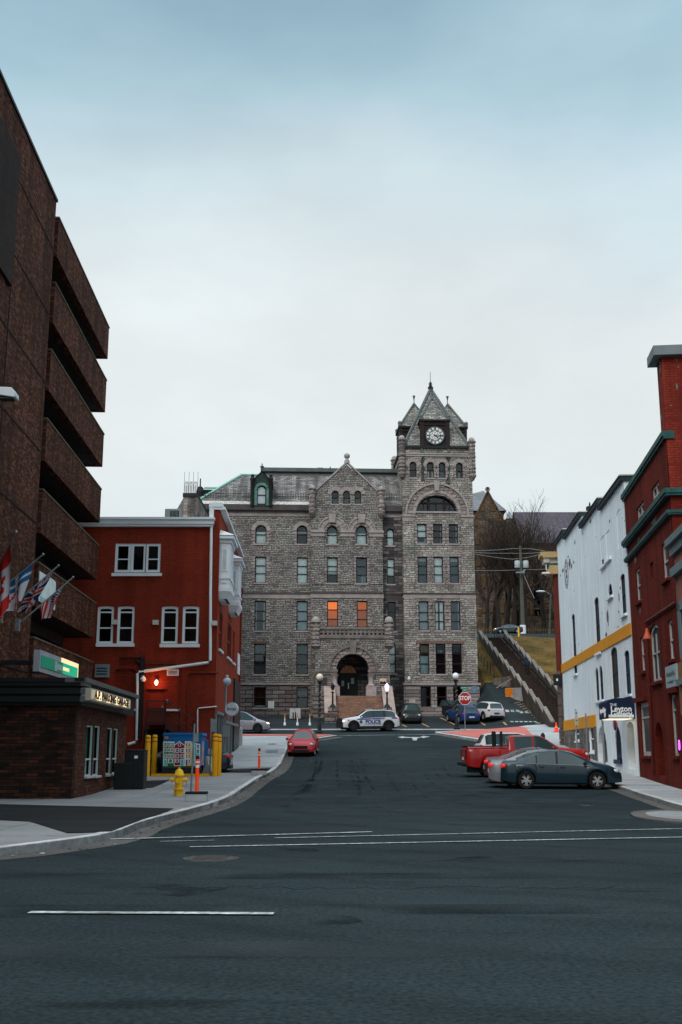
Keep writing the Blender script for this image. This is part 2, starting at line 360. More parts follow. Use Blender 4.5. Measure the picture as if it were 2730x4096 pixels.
def asphalt(name, base, rough=.85, patch=True, sky=.05):
 m, nt, b = newmat(name); b.inputs['Specular IOR Level'].default_value = sky
 tc = N(nt, 'ShaderNodeTexCoord'); ob = tc.outputs['Object']
 rgb = N(nt, 'ShaderNodeRGB'); rgb.outputs[0].default_value = rgba(base); out = rgb.outputs[0]
 f, _ = vnoise(nt, ob, .12, .72, 1.3, detail=6); out = mult(nt, out, f)
 f, _ = vnoise(nt, ob, 22, .6, 1.42, detail=5); out = mult(nt, out, f)
 f, _ = vnoise(nt, ob, 1.0, .88, 1.08, mapping=(.07, .8, 1), detail=8, a=.35, b=.65); out = mult(nt, out, f)
 if patch:
  f, _ = vnoise(nt, ob, 1.0, .6, 1.0, mapping=(.5, 2.6, 1), detail=10, a=.3, b=.37); out = mult(nt, out, f)
  mp = N(nt, 'ShaderNodeMapping'); nt.links.new(ob, mp.inputs[0]); mp.inputs['Location'].default_value = (-13.5, -36, 0)
  wv = N(nt, 'ShaderNodeTexWave', wave_type='RINGS', rings_direction='Z'); setin(wv, Scale=.16, Distortion=5.0, Detail=4, Detail_Scale=.5, Detail_Roughness=.7)
  nt.links.new(mp.outputs[0], wv.inputs['Vector'])
  mr = N(nt, 'ShaderNodeMapRange'); mr.inputs[1].default_value = .0; mr.inputs[2].default_value = .22; mr.inputs[3].default_value = .84; mr.inputs[4].default_value = 1
  nt.links.new(wv.outputs[1], mr.inputs[0]); out = mult(nt, out, mr.outputs[0])
 nt.links.new(out, b.inputs['Base Color'])
 fr, _ = vnoise(nt, ob, .5, rough - .1, rough + .12); nt.links.new(fr, b.inputs['Roughness'])
 no = N(nt, 'ShaderNodeTexNoise'); no.inputs['Scale'].default_value = 45; no.inputs['Detail'].default_value = 4; nt.links.new(ob, no.inputs['Vector'])
 bp = N(nt, 'ShaderNodeBump'); bp.inputs['Strength'].default_value = .5; bp.inputs['Distance'].default_value = .012
 nt.links.new(no.outputs[0], bp.inputs['Height']); nt.links.new(bp.outputs[0], b.inputs['Normal'])
 return m
def slabs(name, base, w, h, joint=.5, var=.14):
 m, nt, b = newmat(name); b.inputs['Roughness'].default_value = .8
 tc = N(nt, 'ShaderNodeTexCoord'); ob = tc.outputs['Object']
 br = N(nt, 'ShaderNodeTexBrick'); br.offset = 0
 c = base; setin(br, Color1=rgba([x * .93 for x in c]), Color2=rgba([x * 1.06 for x in c]), Mortar=rgba([x * joint for x in c]), Scale=1.0, Mortar_Size=.045, Mortar_Smooth=.1, Brick_Width=w, Row_Height=h)
 nt.links.new(ob, br.inputs['Vector']); out = br.outputs[0]
 f, _ = vnoise(nt, ob, .45, 1 - var * 1.4, 1 + var, detail=8); out = mult(nt, out, f)
 f, _ = vnoise(nt, ob, 2.6, .72, 1.0, detail=8, a=.3, b=.42); out = mult(nt, out, f)
 f, _ = vnoise(nt, ob, 1.0, .8, 1.06, mapping=(.12, 1.2, 1), a=.3, b=.6); out = mult(nt, out, f)
 f, _ = vnoise(nt, ob, 25, .88, 1.1, detail=3); out = mult(nt, out, f)
 nt.links.new(out, b.inputs['Base Color']); return m
ASPH = asphalt('road_asphalt', (.0205, .0305, .0345))
ASPH2 = asphalt('car_park_asphalt', (.024, .032, .035), patch=False)
ASPHD = asphalt('driveway_asphalt', (.02, .022, .024), patch=False)
GUTT = asphalt('gutter_concrete', (.10, .095, .092), patch=False)
SIDEW = slabs('pavement_concrete', (.36, .38, .395), 60, 1.9, joint=.35)
SIDEL = slabs('old_pavement_concrete', (.21, .215, .22), 3.2, 2.4, joint=.75)
KERBM = basic('kerb_concrete', (.44, .44, .44), .8, var=.25, scale=1.5, fine=.2, fs=8)
PINKC = basic('red_concrete_paving', (.46, .135, .115), .8, var=.12, scale=.8, fine=.1, fs=6)
GRASS = basic('winter_grass', (.095, .06, .014), .95, var=.5, scale=.45, bump=.8, bs=6, fine=.5, fs=5)
LINEW = basic('worn_white_road_paint', (.34, .37, .37), .8, var=.45, scale=1.1, fine=.5, fs=12)
LINEO = basic('worn_orange_line_paint', (.38, .23, .10), .7, var=.3, scale=2, fine=.3, fs=14)
def sheet(name, pts, dz, mat, kind='structure', skirt=0, zf=zg, label=None):
 bm = bmesh.new(); vs = [bm.verts.new((p[0], p[1], 0)) for p in pts]
 bm.faces.new(vs)
 xs = [p[0] for p in pts]; ys = [p[1] for p in pts]
 for y in YB:
  if min(ys) < y < max(ys): bmesh.ops.bisect_plane(bm, geom=bm.verts[:] + bm.edges[:] + bm.faces[:], plane_co=(0, y, 0), plane_no=(0, 1, 0))
 if max(ys) > 94:
  for x in XB:
   if min(xs) < x < max(xs): bmesh.ops.bisect_plane(bm, geom=bm.verts[:] + bm.edges[:] + bm.faces[:], plane_co=(x, 0, 0), plane_no=(1, 0, 0))
 if skirt:
  be = [e for e in bm.edges if e.is_boundary]
  r = bmesh.ops.extrude_edge_only(bm, edges=be)
  low = {v for v in r['geom'] if isinstance(v, bmesh.types.BMVert)}
 else: low = set()
 for v in bm.verts: v.co.z = zf(v.co.x, v.co.y) + (dz - skirt if v in low else dz)
 bmesh.ops.recalc_face_normals(bm, faces=bm.faces)
 me = bpy.data.meshes.new(name)
 bmesh.ops.triangulate(bm, faces=[f for f in bm.faces if len(f.verts) > 4])
 bm.to_mesh(me); bm.free()
 up = sum(p.normal.z * p.area for p in me.polygons)
 if up < 0: me.flip_normals()
 me.materials.append(mat); o = bpy.data.objects.new(name, me); COL.objects.link(o); o['kind'] = kind
 return o
def resample(pts, step=1.0):
 out = []
 for (x0, y0), (x1, y1) in zip(pts, pts[1:]):
  n = max(1, int(math.hypot(x1 - x0, y1 - y0) / step))
  out += [(x0 + (x1 - x0) * i / n, y0 + (y1 - y0) * i / n) for i in range(n)]
 out.append(pts[-1]); return out
def smoothp(pts, it=2):
 for _ in range(it):
  q = [pts[0]]
  for a, b in zip(pts, pts[1:]):
   q += [(a[0] * .75 + b[0] * .25, a[1] * .75 + b[1] * .25), (a[0] * .25 + b[0] * .75, a[1] * .25 + b[1] * .75)]
  pts = q + [pts[-1]]
 return pts
def offs(pts, d):
 out = []
 for i, p in enumerate(pts):
  a = pts[max(i - 1, 0)]; b = pts[min(i + 1, len(pts) - 1)]
  t = Vector((b[0] - a[0], b[1] - a[1])).normalized(); out.append((p[0] - t.y * d, p[1] + t.x * d))
 return out
def ribbon(name, pts, d0, d1, dz, mat, skirt=0, kind='structure'):
 pts = resample(pts, .8); A = offs(pts, d0); B = offs(pts, d1); mb = MB()
 ra = [(x, y, zg(x, y) + dz) for x, y in A]; rb = [(x, y, zg(x, y) + dz) for x, y in B]
 rows = [ra, rb]
 if skirt: rows = [[(x, y, z - skirt) for x, y, z in ra], ra, rb, [(x, y, z - skirt) for x, y, z in rb]]
 mb.grid(rows); o = mb.build(name, mat, smooth=40); o['kind'] = kind; return o
def gp(*uvs, dz=0): return [tuple(G(u, v, dz).xy) for u, v in uvs]
def bigground():
 xs = [-600, -200, -80, -40, -20, -8, 0, 8] + XB + [18, 21, 25, 40, 80, 200, 600]; ys = YB[:-1] + [420, 1500]
 mb = MB(); mb.grid([[(x, y, zg(x, y)) for x in xs] for y in ys]); o = mb.build('ground', [ASPH2]); o['kind'] = 'structure'
bigground()
KZ = .13
kl = smoothp(gp((1352, 2942), (1260, 2956), (1200, 2962), (1158, 2972), (1125, 3053), (1107, 3073), (1036, 3109), (959, 3160), (877, 3206), (745, 3242), (571, 3284), (446, 3336), (223, 3367), (0, 3394), dz=KZ), 1)
kl.append((kl[-1][0] - 25, kl[-1][1] - 1.5))
far = gp((1352, 2940), dz=KZ)[0]
lp = [(far[0], far[1])] + kl[1:] + [(-45, 60), (-45, 88), (-5.4, 88.0), (far[0] - 8, far[1])]
YL = kl[0][1]
lp = kl + [(-48, kl[-1][1]), (-48, YL + .4), (kl[0][0] - .5, YL + .4)]
sheet('left_pavement', lp, KZ, SIDEL, skirt=.3)
ribbon('left_kerb', kl, 0, -.2, KZ + .012, KERBM, skirt=.2)
ribbon('left_gutter', kl, .0, .55, .010, GUTT)
sl = gp((700, 3060), (946, 2946), dz=KZ)
q = gp((1150, 2946), (1146, 2985), (1112, 3050), (1092, 3070), (880, 3077), (893, 3040), (955, 2946), dz=KZ)
sheet('new_pavement', q, KZ + .016, SIDEW)
sheet('pink_paving', gp((950, 2938), (1335, 2939), (1262, 2951), (1200, 2957), (1152, 2966), (1152, 2944), (950, 2944), dz=KZ), KZ + .024, PINKC)
sheet('driveway_crossing', gp((-200, 3218), (0, 3219), (200, 3224), (696, 3236), (640, 3262), (575, 3280), (445, 3330), (270, 3335), (120, 3288), (0, 3282), (-250, 3286), dz=KZ), KZ + .014, ASPHD)
sheet('bin_bay_asphalt', gp((600, 3104), (842, 3104), (842, 3076), (790, 3040), (560, 3040), (560, 3080), dz=KZ), KZ + .020, ASPHD)
sheet('side_dark_patch', gp((560, 3126), (680, 3122), (612, 3152), (540, 3155), dz=KZ), KZ + .02, ASPHD)  # darker patch laid over the pavement slabs
sheet('gutter_dip_paving', gp((880, 3081), (1085, 3074), (1060, 3092), (880, 3092), dz=KZ), KZ + .02, ASPHD)
road = [(-120, -5), (120, -5), (120, 28), (60, 29), (24, 27.5)] + gp((2730, 3292), (2531, 3276), (2522, 3258), (2600, 3238), (2690, 3222), (2580, 3180), (2486, 3149)) + [(11.4, 60), (12.4, 75), (13.2, 84), (30, 88), (30, 95.2), (-60, 95.2), (-60, YL)] + [(kl[0][0], kl[0][1])] + [(x, y) for x, y in kl] + [(-120, kl[-1][1] - 3)]
sheet('road', road, .006, ASPH)
kr = smoothp(gp((1745, 2931), (1790, 2938), (1936, 2962), (2040, 2984), dz=KZ), 1) + [(11.2, 62), (10.9, 52), (10.75, 44)] + smoothp(gp((2500, 3153), (2590, 3182), (2690, 3214), (2740, 3226), dz=KZ), 1)
kr2 = kr + [(30, kr[-1][1] + 1)]
isl = gp((1742, 2927), (2110, 2902), (2222, 2895), dz=KZ)
rp = kr + [(30, kr[-1][1] + 1), (30, 49), (14, 50), (16.2, 78), (19.3, 95), isl[2], isl[1], isl[0]]
sheet('right_pavement', rp, KZ, SIDEW, skirt=.3)
ribbon('right_kerb', kr2, 0, .2, KZ + .012, KERBM, skirt=.2)
ribbon('right_gutter', kr2[:-1], 0, -.4, .010, GUTT)
cc = smoothp(gp((2745, 3250), (2640, 3246), (2540, 3252), (2520, 3262), (2545, 3278), (2640, 3292), (2760, 3300)), 2)
sheet('corner_ramp', cc, .05, GUTT, skirt=.1)
cc2 = smoothp(gp((2745, 3256), (2660, 3252), (2590, 3257), (2580, 3265), (2620, 3280), (2760, 3291)), 2)
sheet('corner_ramp_inner', cc2, .056, SIDEL)
sheet('pink_island_paving', gp((1762, 2930), (1900, 2920), (2080, 2908), (2106, 2912), (2150, 2964), (1990, 2964), dz=KZ), KZ + .02, PINKC)
ribbon('front_kerb_strip', [(-30, 95.6), (9.5, 95.6), (14.5, 95.4), (18.0, 95.2)], -.25, .25, .06, KERBM, skirt=.1)
def mark(name, pts, dz=.022, mat=None): return sheet(name, pts, dz, mat or LINEW)
def lineg(name, p, q, w, mat=None):
 (x0, y0), (x1, y1) = gp(p, q); d = Vector((x1 - x0, y1 - y0)).normalized(); n = Vector((-d.y, d.x)) * (w / 2)
 mark(name, [(x0 + n.x, y0 + n.y), (x0 - n.x, y0 - n.y), (x1 - n.x, y1 - n.y), (x1 + n.x, y1 + n.y)], mat=mat)
lineg('lane_line', (430, 3362), (1489, 3332), .13)
lineg('lane_line', (1100, 3357), (2900, 3315), .09)
lineg('lane_line', (640, 3371), (860, 3366), .05)
lineg('lane_line', (759, 3393), (2900, 3350), .10)
lineg('lane_dash', (116, 3658), (1096, 3663), .135)
lineg('stop_line', (1357, 2944), (1752, 2939), .22)
def arrow():
 p = [(1591, 2950), (1617, 2945.5), (1616, 2948.5), (1636, 2950), (1680, 2950), (1690, 2947.5), (1693, 2944.6), (1722, 2948), (1693, 2954), (1690, 2951.5), (1678, 2952), (1670, 2957), (1668, 2964), (1652, 2964), (1652, 2956), (1646, 2953), (1612, 2952.6), (1613, 2955)]
 p = [(1591 + (u - 1591), 2950 + (v - 2950) * .95) for u, v in p]
 mark('turn_arrow', gp(*p))
arrow()
for i, (p, q) in enumerate([(c5(345, 632), c5(445, 683)), (c5(597, 563), c5(800, 660)), (c5(100, 655), c5(155, 682)), (c5(1115, 617), c5(1185, 662)), (c5(1418, 620), c5(1465, 660))]):
 lineg('bay_line', p, q, .16, LINEO)
for i in range(11):
 x = 770 + i * 42; y = 1325 + i * 27.5 + i * i * .45
 lineg('bay_line', c7(x + 55, y), c7(x - 105, y + 36), .11, LINEO)
def blotch(uv, w, h, n):
 x, y = gp(uv)[0]
 for k in range(n):
  xx = x + (k - n / 2) * w; pts = [(xx - w * .33, y - h / 2), (xx + w * .33, y - h / 2), (xx + w * .33, y + h / 2), (xx - w * .33, y + h / 2)]
  mark('worn_letter_mark', pts)
blotch(c7(640, 1475), .5, .7, 4); blotch(c7(890, 1492), .5, .7, 3); blotch(c7(840, 1635), .42, .5, 6); blotch(c7(1120, 1655), .6, .4, 2)
CRK = basic('tar_crack', (.008, .009, .01), .8, var=0)
random.seed(5)
for (u, v, du, n, w) in ((1230, 3222, 80, 8, .05), (960, 3242, 70, 7, .05), (560, 3555, 1900, 40, .02), (1500, 3450, 900, 26, .018), (1750, 3120, 230, 9, .03), (300, 3480, 500, 16, .02), (1800, 3300, 60, 5, .06), (2100, 3560, 560, 16, .02)):
 P_ = []
 for i in range(n + 1): q_ = G(u + du * i / n, v + random.uniform(-1, 1) * (1.2 + du * .003)); P_.append((q_.x, q_.y))
 ribbon('road_crack', P_, -w / 2, w / 2, .0105, CRK)
for (u, v, a, b) in ((1200, 3325, 1.3, .6),):
 q_ = G(u, v); sheet('asphalt_patch', [(q_.x - a, q_.y - b), (q_.x + a * .9, q_.y - b * 1.05), (q_.x + a, q_.y + b), (q_.x - a * .95, q_.y + b * .9)], .009, asphalt('patch_asphalt', (.022, .029, .033), patch=False))
def softmark(name, col, amax, sc):
 m = basic(name, col, .85, var=0, spec=.05); nt = m.node_tree; tc = nt.nodes['Texture Coordinate']; f, _ = vnoise(nt, tc.outputs['Object'], sc, 0, amax, detail=6, a=.42, b=.66); nt.links.new(f, nt.nodes['Principled BSDF'].inputs['Alpha']); return m
TY = softmark('tyre_rubber_mark', (.008, .011, .012), .42, .5); OIL = softmark('oil_stain', (.006, .007, .008), .45, 1.6); WORN = softmark('polished_asphalt', (.045, .056, .06), .55, .7)
random.seed(21)
for i in range(13):
 u0, v0 = random.uniform(1180, 1640), random.uniform(3030, 3120); du = (u0 - 1420) * .5 + random.uniform(-60, 60); P_ = []
 for k in range(12): t = k / 11; q_ = G(u0 + du * t * t, v0 + (90 + 9 * (i % 7)) * t); P_.append((q_.x, q_.y))
 ribbon('tyre_mark', P_, -.07, .07, .0085 + i * .0002, TY)
for off in (0, 16, 34):
 P_ = []
 for k in range(16): t = k / 15; q_ = G(1770 - off * 2 + 60 * t + 330 * t ** 3, 3060 + off + 110 * t + 10 * math.sin(t * 3)); P_.append((q_.x, q_.y))
 ribbon('tyre_mark', P_, -.08, .08, .012, TY)
for x0 in (-2.6, -.9, 1.1, 2.8): ribbon('wheel_path', [(x0 * (1 - .2 * k / 10) + .3, 28 + k * 6) for k in range(11)], -.38, .38, .0075, WORN)
for y0 in (9.3, 11.6, 14.6, 17.0): ribbon('wheel_path', [(-30 + k * 6, y0 + .03 * k) for k in range(11)], -.35, .35, .0075, TY if y0 in (11.6, 14.6) else WORN)
for (u, v, r_) in ((1180, 3400, .5), (700, 3560, .6), (1900, 3440, .45), (1500, 3230, .5), (2150, 3230, .5), (2330, 3215, .45), (1290, 3680, .4)):
 q_ = G(u, v); sheet('oil_stain', [(q_.x + r_ * random.uniform(.6, 1.2) * math.cos(t), q_.y + r_ * random.uniform(.6, 1.2) * math.sin(t)) for t in [k * math.pi / 7 for k in range(14)]], .011, OIL)
lb = MB(); ks = resample(kl[2:-1], .25)
for i in range(420):
 x, y = random.choice(ks); x += random.gauss(.28, .2); y -= random.gauss(.1, .15); s = random.uniform(.02, .06); a = random.uniform(0, 6.28); z = zg(x, y) + .016
 lb.poly([(x + s * math.cos(a + q) * (1 if q % 3 else .5), y + s * math.sin(a + q), z + random.uniform(0, .02)) for q in (0, 1.6, 3.1, 4.7)], i % 3)
o = lb.build('gutter_litter', [basic('dead_leaf', (.10, .06, .03), .9), basic('dark_grit', (.03, .028, .026), .9), basic('pale_scrap', (.25, .24, .22), .9)]); o['kind'] = 'stuff'
def manhole(uv, r, label, dz=.012):
 p = G(*uv, dz)
 g = basic('cast_iron', (.055, .055, .05), .6, var=.3, scale=6)
 o = MB(); T = Fr((p.x, p.y, p.z), (1, 0)); o = MB(T)
 o.lathe([(0, .012), (r * .82, .012), (r * .84, .004), (r * .9, .004), (r * .92, .014), (r, .012), (r * 1.02, -.02)], n=28)
 for k in range(-4, 5): o.box(-r * .6, r * .6, k * r * .17 - .012, k * r * .17 + .012, .010, .018)
 ob = o.build('manhole_cover', g, loc=p); tag(ob, label, 'manhole cover')
manhole((844, 3436), .42, 'round iron manhole cover in the asphalt of the near road')
manhole(c1(1121, 268), .33, 'small round iron cover in the pale pavement beside the parked red car', KZ + .02)
manhole(b2(1138, 418), .2, 'small iron valve cover in the asphalt in front of the dark blue saloon')
tp = gp(c1(1070, 322), c1(1178, 322), c1(1165, 346), c1(1068, 346), dz=KZ)
tag(sheet('utility_hatch', tp, KZ + .028, basic('hatch_metal', (.17, .2, .22), .6), kind='structure'), 'rectangular grey hatch set in the pale pavement', None)
ST0 = (18.4, 96.0, 3.55); ST1 = (16.6, 129.5, 14.6); SW = 2.85
def zst(y): return ST0[2] + (ST1[2] - ST0[2]) * (y - ST0[1]) / (ST1[1] - ST0[1])
def xst(y): return ST0[0] + (ST1[0] - ST0[0]) * (y - ST0[1]) / (ST1[1] - ST0[1])
mb = MB(); rows = []
for k in range(30):
 y = 96 + k * (35.5 / 29); x0 = xst(y) + SW + .2
 rows.append([(x0 + d, y, zst(min(y, 129.5)) + .1 + (max(0, y - 129.5)) * .05 + .35 * mnoise.noise((d * .25, y * .2, 0)) * min(1, d)) for d in (0, .8, 1.8, 3, 5, 8, 14, 30)])
mb.grid(rows)
mb.grid([[(x, y, z) for x, y, z in rows[0]], [(x, y, z - 4) for x, y, z in rows[0]]])
o = mb.build('grass_hillside', GRASS, smooth=60); o['kind'] = 'structure'
sheet('grass_bank', [(13.6, 114.2), (xst(114) - .1, 114.2), (xst(129.5) - .1, 129.6), (11, 129.6), (11, 116)], .06, GRASS)
sheet('hill_grass', [(8, 186.5), (60, 186.5), (60, 320), (8, 320)], .08, GRASS)
sheet('upper_road', [(0, 150), (80, 150), (80, 184), (0, 184)], .02, ASPH2)
class Wall:
 def __init__(s, T, parent, b=0.0): s.T = T; s.p = parent; s.b = b; s.holes = []; s.wins = []
 def win(s, a0, a1, c0, c1, kind=None, rev=.3, fr=.09, frm=None, rails=(.5,), mull=(), blinds=(), glass=None, sill=None, lintel=None, quoin=None, name='window', pane=True, door=False, rw=.05, hood=None):
  s.holes.append(arch(a0, a1, c0, c1, kind)); s.wins.append(dict(a0=a0, a1=a1, c0=c0, c1=c1, kind=kind, rev=rev, fr=fr, frm=frm or FRAMED, rails=rails, mull=mull, blinds=blinds, glass=glass or GLASS, sill=sill, lintel=lintel, quoin=quoin, name=name, rw=rw, hood=hood, pane=pane))
 def px(s, uv0, uv1, **k):    # window from two pixels (upper-left, lower-right)
  a0, c1 = s.T.P(uv0, s.b); a1, c0 = s.T.P(uv1, s.b)
  s.win(min(a0, a1), max(a0, a1), min(c0, c1), max(c0, c1), **k)
 def finish(s, mb, outer, m=0, mr=None, interior=True):
  rev = .3
  loops = s.holes
  mb.wall(outer, loops, rev=0.0001, m=m, b=s.b)
  for h, w in zip(s.holes, s.wins):
   k = len(h)
   for i in range(k):
    p, q = h[i], h[(i + 1) % k]
    mb.poly([(p[0], s.b, p[1]), (q[0], s.b, q[1]), (q[0], s.b + w['rev'], q[1]), (p[0], s.b + w['rev'], p[1])], m if mr is None else mr)
  for h, w in zip(s.holes, s.wins): s._make(h, w)
 def _make(s, h, w):
  T = s.T; b = s.b + w['rev']; fr = w['fr']; a0, a1, c0, c1 = w['a0'], w['a1'], w['c0'], w['c1']
  ins = inset(h, fr); mb = MB(T); k = len(h); d = .06
  for i in range(k):
   j = (i + 1) % k
   mb.poly([(h[i][0], b - d, h[i][1]), (h[j][0], b - d, h[j][1]), (ins[j][0], b - d, ins[j][1]), (ins[i][0], b - d, ins[i][1])])
   mb.poly([(ins[i][0], b - d, ins[i][1]), (ins[j][0], b - d, ins[j][1]), (ins[j][0], b, ins[j][1]), (ins[i][0], b, ins[i][1])])
  H = c1 - c0; W = a1 - a0; rw = w['rw']
  for r in w['rails']: z = c0 + H * r; mb.box(a0 + fr, a1 - fr, b - d, b - .005, z - rw, z + rw)
  for r in w['mull']: x = a0 + W * r; mb.box(x - rw, x + rw, b - d - .004, b - .009, c0 + fr, c1 - fr * 1.02 - (0 if not w['kind'] else W * .12))
  o = mb.build(w['name'], w['frm'], s.p)
  if w['pane']:
   mp = MB(T); mp.poly([(x, b, z) for x, z in ins]); mp.build('pane', w['glass'], o)
  mi = MB(T); mi.box(a0 - .05, a1 + .05, b + .45, b + .5, c0 - .05, c1 + .05)
  for (x0, x1, y0, y1, db) in ((a0 - .05, a0 - .02, c0, c1, .45), (a1 + .02, a1 + .05, c0, c1, .45)): mi.box(x0, x1, b, b + db, y0, y1)
  mi.box(a0 - .05, a1 + .05, b, b + .45, c1 + .02, c1 + .05); mi.box(a0 - .05, a1 + .05, b, b + .45, c0 - .05, c0 - .02)
  mi.build('room_recess', DARKIN, o)
  for n_, bl in enumerate(w['blinds']):
   x0, x1, y0, y1, mt = bl; mbl = MB(T)
   xa = a0 + .02 + (W - .04) * x0; xb = a0 + .02 + (W - .04) * x1; za = c0 + H * y0; zb = c0 + H * y1; nn = 10; rows = [[], []]
   for q in range(nn + 1):
    x = xa + (xb - xa) * q / nn; off = .012 * math.sin(q * 2.4)
    zt = zb
    if w['kind'] and y1 > .9:
     half = W / 2; hh = half if w['kind'] == 'r' else half * .35; t = min(1, abs((x - (a0 + a1) / 2) / half))
     zt = min(zb, c1 - hh + hh * math.sqrt(max(0, 1 - t * t)))
    rows[0].append((x, b + .1 + off, za)); rows[1].append((x, b + .1 + off, zt))
   mbl.grid(rows); mbl.build('blind', mt, o)
  if w['sill']:
   mt, ov, th, pr = w['sill']; ms = MB(T); ms.box(a0 - ov, a1 + ov, s.b - pr, s.b + w['rev'] - .01, c0 - th, c0 + .003); ms.build('sill', mt, o, bevel=.01)
  if w['lintel']:
   mt, ov, th, pr = w['lintel']; ms = MB(T); ms.box(a0 - ov, a1 + ov, s.b - pr, s.b + .01, c1 + .004, c1 + th); ms.build('lintel', mt, o)
  if w['quoin']:
   mt, qw, pr = w['quoin']; ztop = c1 - (W / 2 if w['kind'] == 'r' else 0)
   for sd in (0, 1):
    ms = MB(T); z = c0; i = 0
    while z < ztop - .05:
     z2_ = min(z + .36, ztop); e = qw * (1 if i % 2 else .62)
     if sd: ms.box(a1 + .002, a1 + e, s.b - pr, s.b + .02, z + .006, z2_ - .006)
     else: ms.box(a0 - e, a0 - .002, s.b - pr, s.b + .02, z + .006, z2_ - .006)
     z = z2_; i += 1
    ms.build('quoins', mt, o)
  if w['hood']:
   mt, t0, t1, pr = w['hood']; ms = MB(T); voussoirs(ms, (a0 + a1) / 2, c1 - W / 2, W / 2 + t0, W / 2 + t1, s.b - pr, s.b + .01, 9); ms.build('arch_stones', mt, o)
def voussoirs(mb, ca, cc, r0, r1, b0, b1_, n, m=0, gap=.012, t0=0, t1=math.pi, sub=2):
 for i in range(n):
  p = t0 + (t1 - t0) * i / n + gap; q = t0 + (t1 - t0) * (i + 1) / n - gap
  pts = [(ca + r0 * math.cos(p + (q - p) * k / sub), cc + r0 * math.sin(p + (q - p) * k / sub)) for k in range(sub + 1)]
  pts += [(ca + r1 * math.cos(q + (p - q) * k / sub), cc + r1 * math.sin(q + (p - q) * k / sub)) for k in range(sub + 1)]
  dd = .03 * math.sin(i * 2.3) if n > 3 else 0
  mb.prism(pts, b0 + dd, b1_, m)
def ringband(mb, ca, cc, r0, r1, b0, b1_, n=24, m=0, t0=0, t1=math.pi):
 voussoirs(mb, ca, cc, r0, r1, b0, b1_, n, m, gap=0, t0=t0, t1=t1, sub=1)
def turret(T, parent, a, b, c0, c1, r, name='turret', ball=True, mat=None):
 """rock-faced corner turret: bulging drums, cap ring, domed ball, tapered corbel"""
 mb = MB(T); H = c1 - c0; prof = [(.02, 0), (r * .45, .02 * H), (r * .95, .09 * H), (r * 1.12, .11 * H), (r * 1.12, .135 * H), (r * .95, .15 * H)]
 n = max(4, int((H * .66) / (.42)))
 for i in range(n):
  z0 = .16 * H + .64 * H * i / n; dz = .64 * H / n
  k = 1 + .05 * math.sin(i * 1.9)
  prof += [(r * .84, z0), (r * 1.02 * k, z0 + dz * .22), (r * 1.04 * k, z0 + dz * .7), (r * .84, z0 + dz * .97)]
 prof += [(r * .95, .81 * H), (r * 1.2, .825 * H), (r * 1.25, .85 * H), (r * .95, .865 * H)]
 mb.lathe(prof, (a, b, c0), 14); o = mb.build(name, mat or QUOIN, parent, smooth=35)
 m2 = MB(T); rr = r * .88
 m2.lathe([(rr, 0)] + [(rr * math.cos(t), rr * .25 + rr * 1.05 * math.sin(t)) for t in [0, .3, .6, .9, 1.2, 1.45]] + [(0.001, rr * 1.3)], (a, b, c0 + .86 * H), 14)
 m2.build('dome', TRIM2, o, smooth=50)
 return o
ca_ = R(2.6)
_p = at(*z4(365, 1200), 112.0)
CH = Fr((_p.x, _p.y, 0), (math.cos(ca_), math.sin(ca_)))
court = thing('courthouse', 'grey rubble stone courthouse with a clock tower at the top of the street', 'courthouse', (_p.x, _p.y, 4.6))
def K(uv, off=0): return CH.P(uv, off)
BM, BC = 1.1, .45                        # main wall and centre bay planes (depth behind tower face)
zr = lambda *u: [CH.C(x[0], x[1]) for x in u]
Q = (QUOIN, .42, .03)
SL = (TRIM, .12, .16, .08)
WL = Wall(CH, court, BM)
aL = CH.A((770, 2100), BM); aC0 = CH.A(z1(776, 700), BC); aC1 = CH.A(z1(1415, 700), BC); aT0 = CH.A(z4(356, 700), 0); aT1 = CH.A(z4(1250, 700), 0)
aT0 = 0.0
zE = CH.C(z1(300, 590), BM)            # top of rubble, under frieze
zTop = CH.C(z1(300, 545), BM)
zEv = CH.C(z1(300, 495), BM)
bl_a = [(0, 1, 0, .62, BLIND)]
def C2(x0, x1, y0, y1, zf=z1): return zf(x0, y0), zf(x1, y1)
WL.px(*C2(275, 372, 672, 840), kind='r', quoin=Q, blinds=[(.08, .95, 0, .66, BLIND)], mull=(), sill=SL, hood=(TRIM, .03, .42, .04))
WL.px(*C2(645, 740, 676, 842), kind='r', quoin=Q, blinds=[(0, 1, .6, .68, BLIND2)], sill=SL, hood=(TRIM, .03, .42, .04))
WL.px(*C2(272, 370, 955, 1190), quoin=Q, blinds=[(0, 1, 0, 1, BLIND)], rails=(.66, .36), sill=SL)
WL.px(*C2(646, 742, 960, 1195), quoin=Q, blinds=[(0, 1, 0, 1, BLIND)], rails=(.66, .36), sill=SL)
WL.px(z1(268, 1350), z3(367, 275), quoin=Q, blinds=[(0, .18, 0, 1, BLIND2), (.75, 1, 0, 1, BLIND2), (.2, .8, .66, 1, BLIND3)], rails=(.66, .33), sill=SL)
WL.px(z1(644, 1353), z3(742, 277), quoin=Q, blinds=[(0, 1, 0, 1, BLIND2)], rails=(.66, .33), sill=SL)
LIB = (BROWNSTONE, .3, .28, .04)
WL.px(*C2(264, 366, 392, 666, z3), quoin=Q, blinds=[(0, 1, .7, 1, BLIND3), (0, 1, 0, .3, BLIND3)], rails=(.66, .33), sill=SL, lintel=LIB)
WL.px(*C2(643, 744, 396, 668, z3), quoin=Q, blinds=[(0, 1, .65, 1, BLIND3)], rails=(.66, .33), sill=SL)
for x0, x1 in ((-120, -20),):
 for y0, y1 in ((955, 1190),): WL.px(*C2(x0, x1, y0, y1), quoin=Q, blinds=[(0, 1, 0, 1, BLIND2)], sill=SL)
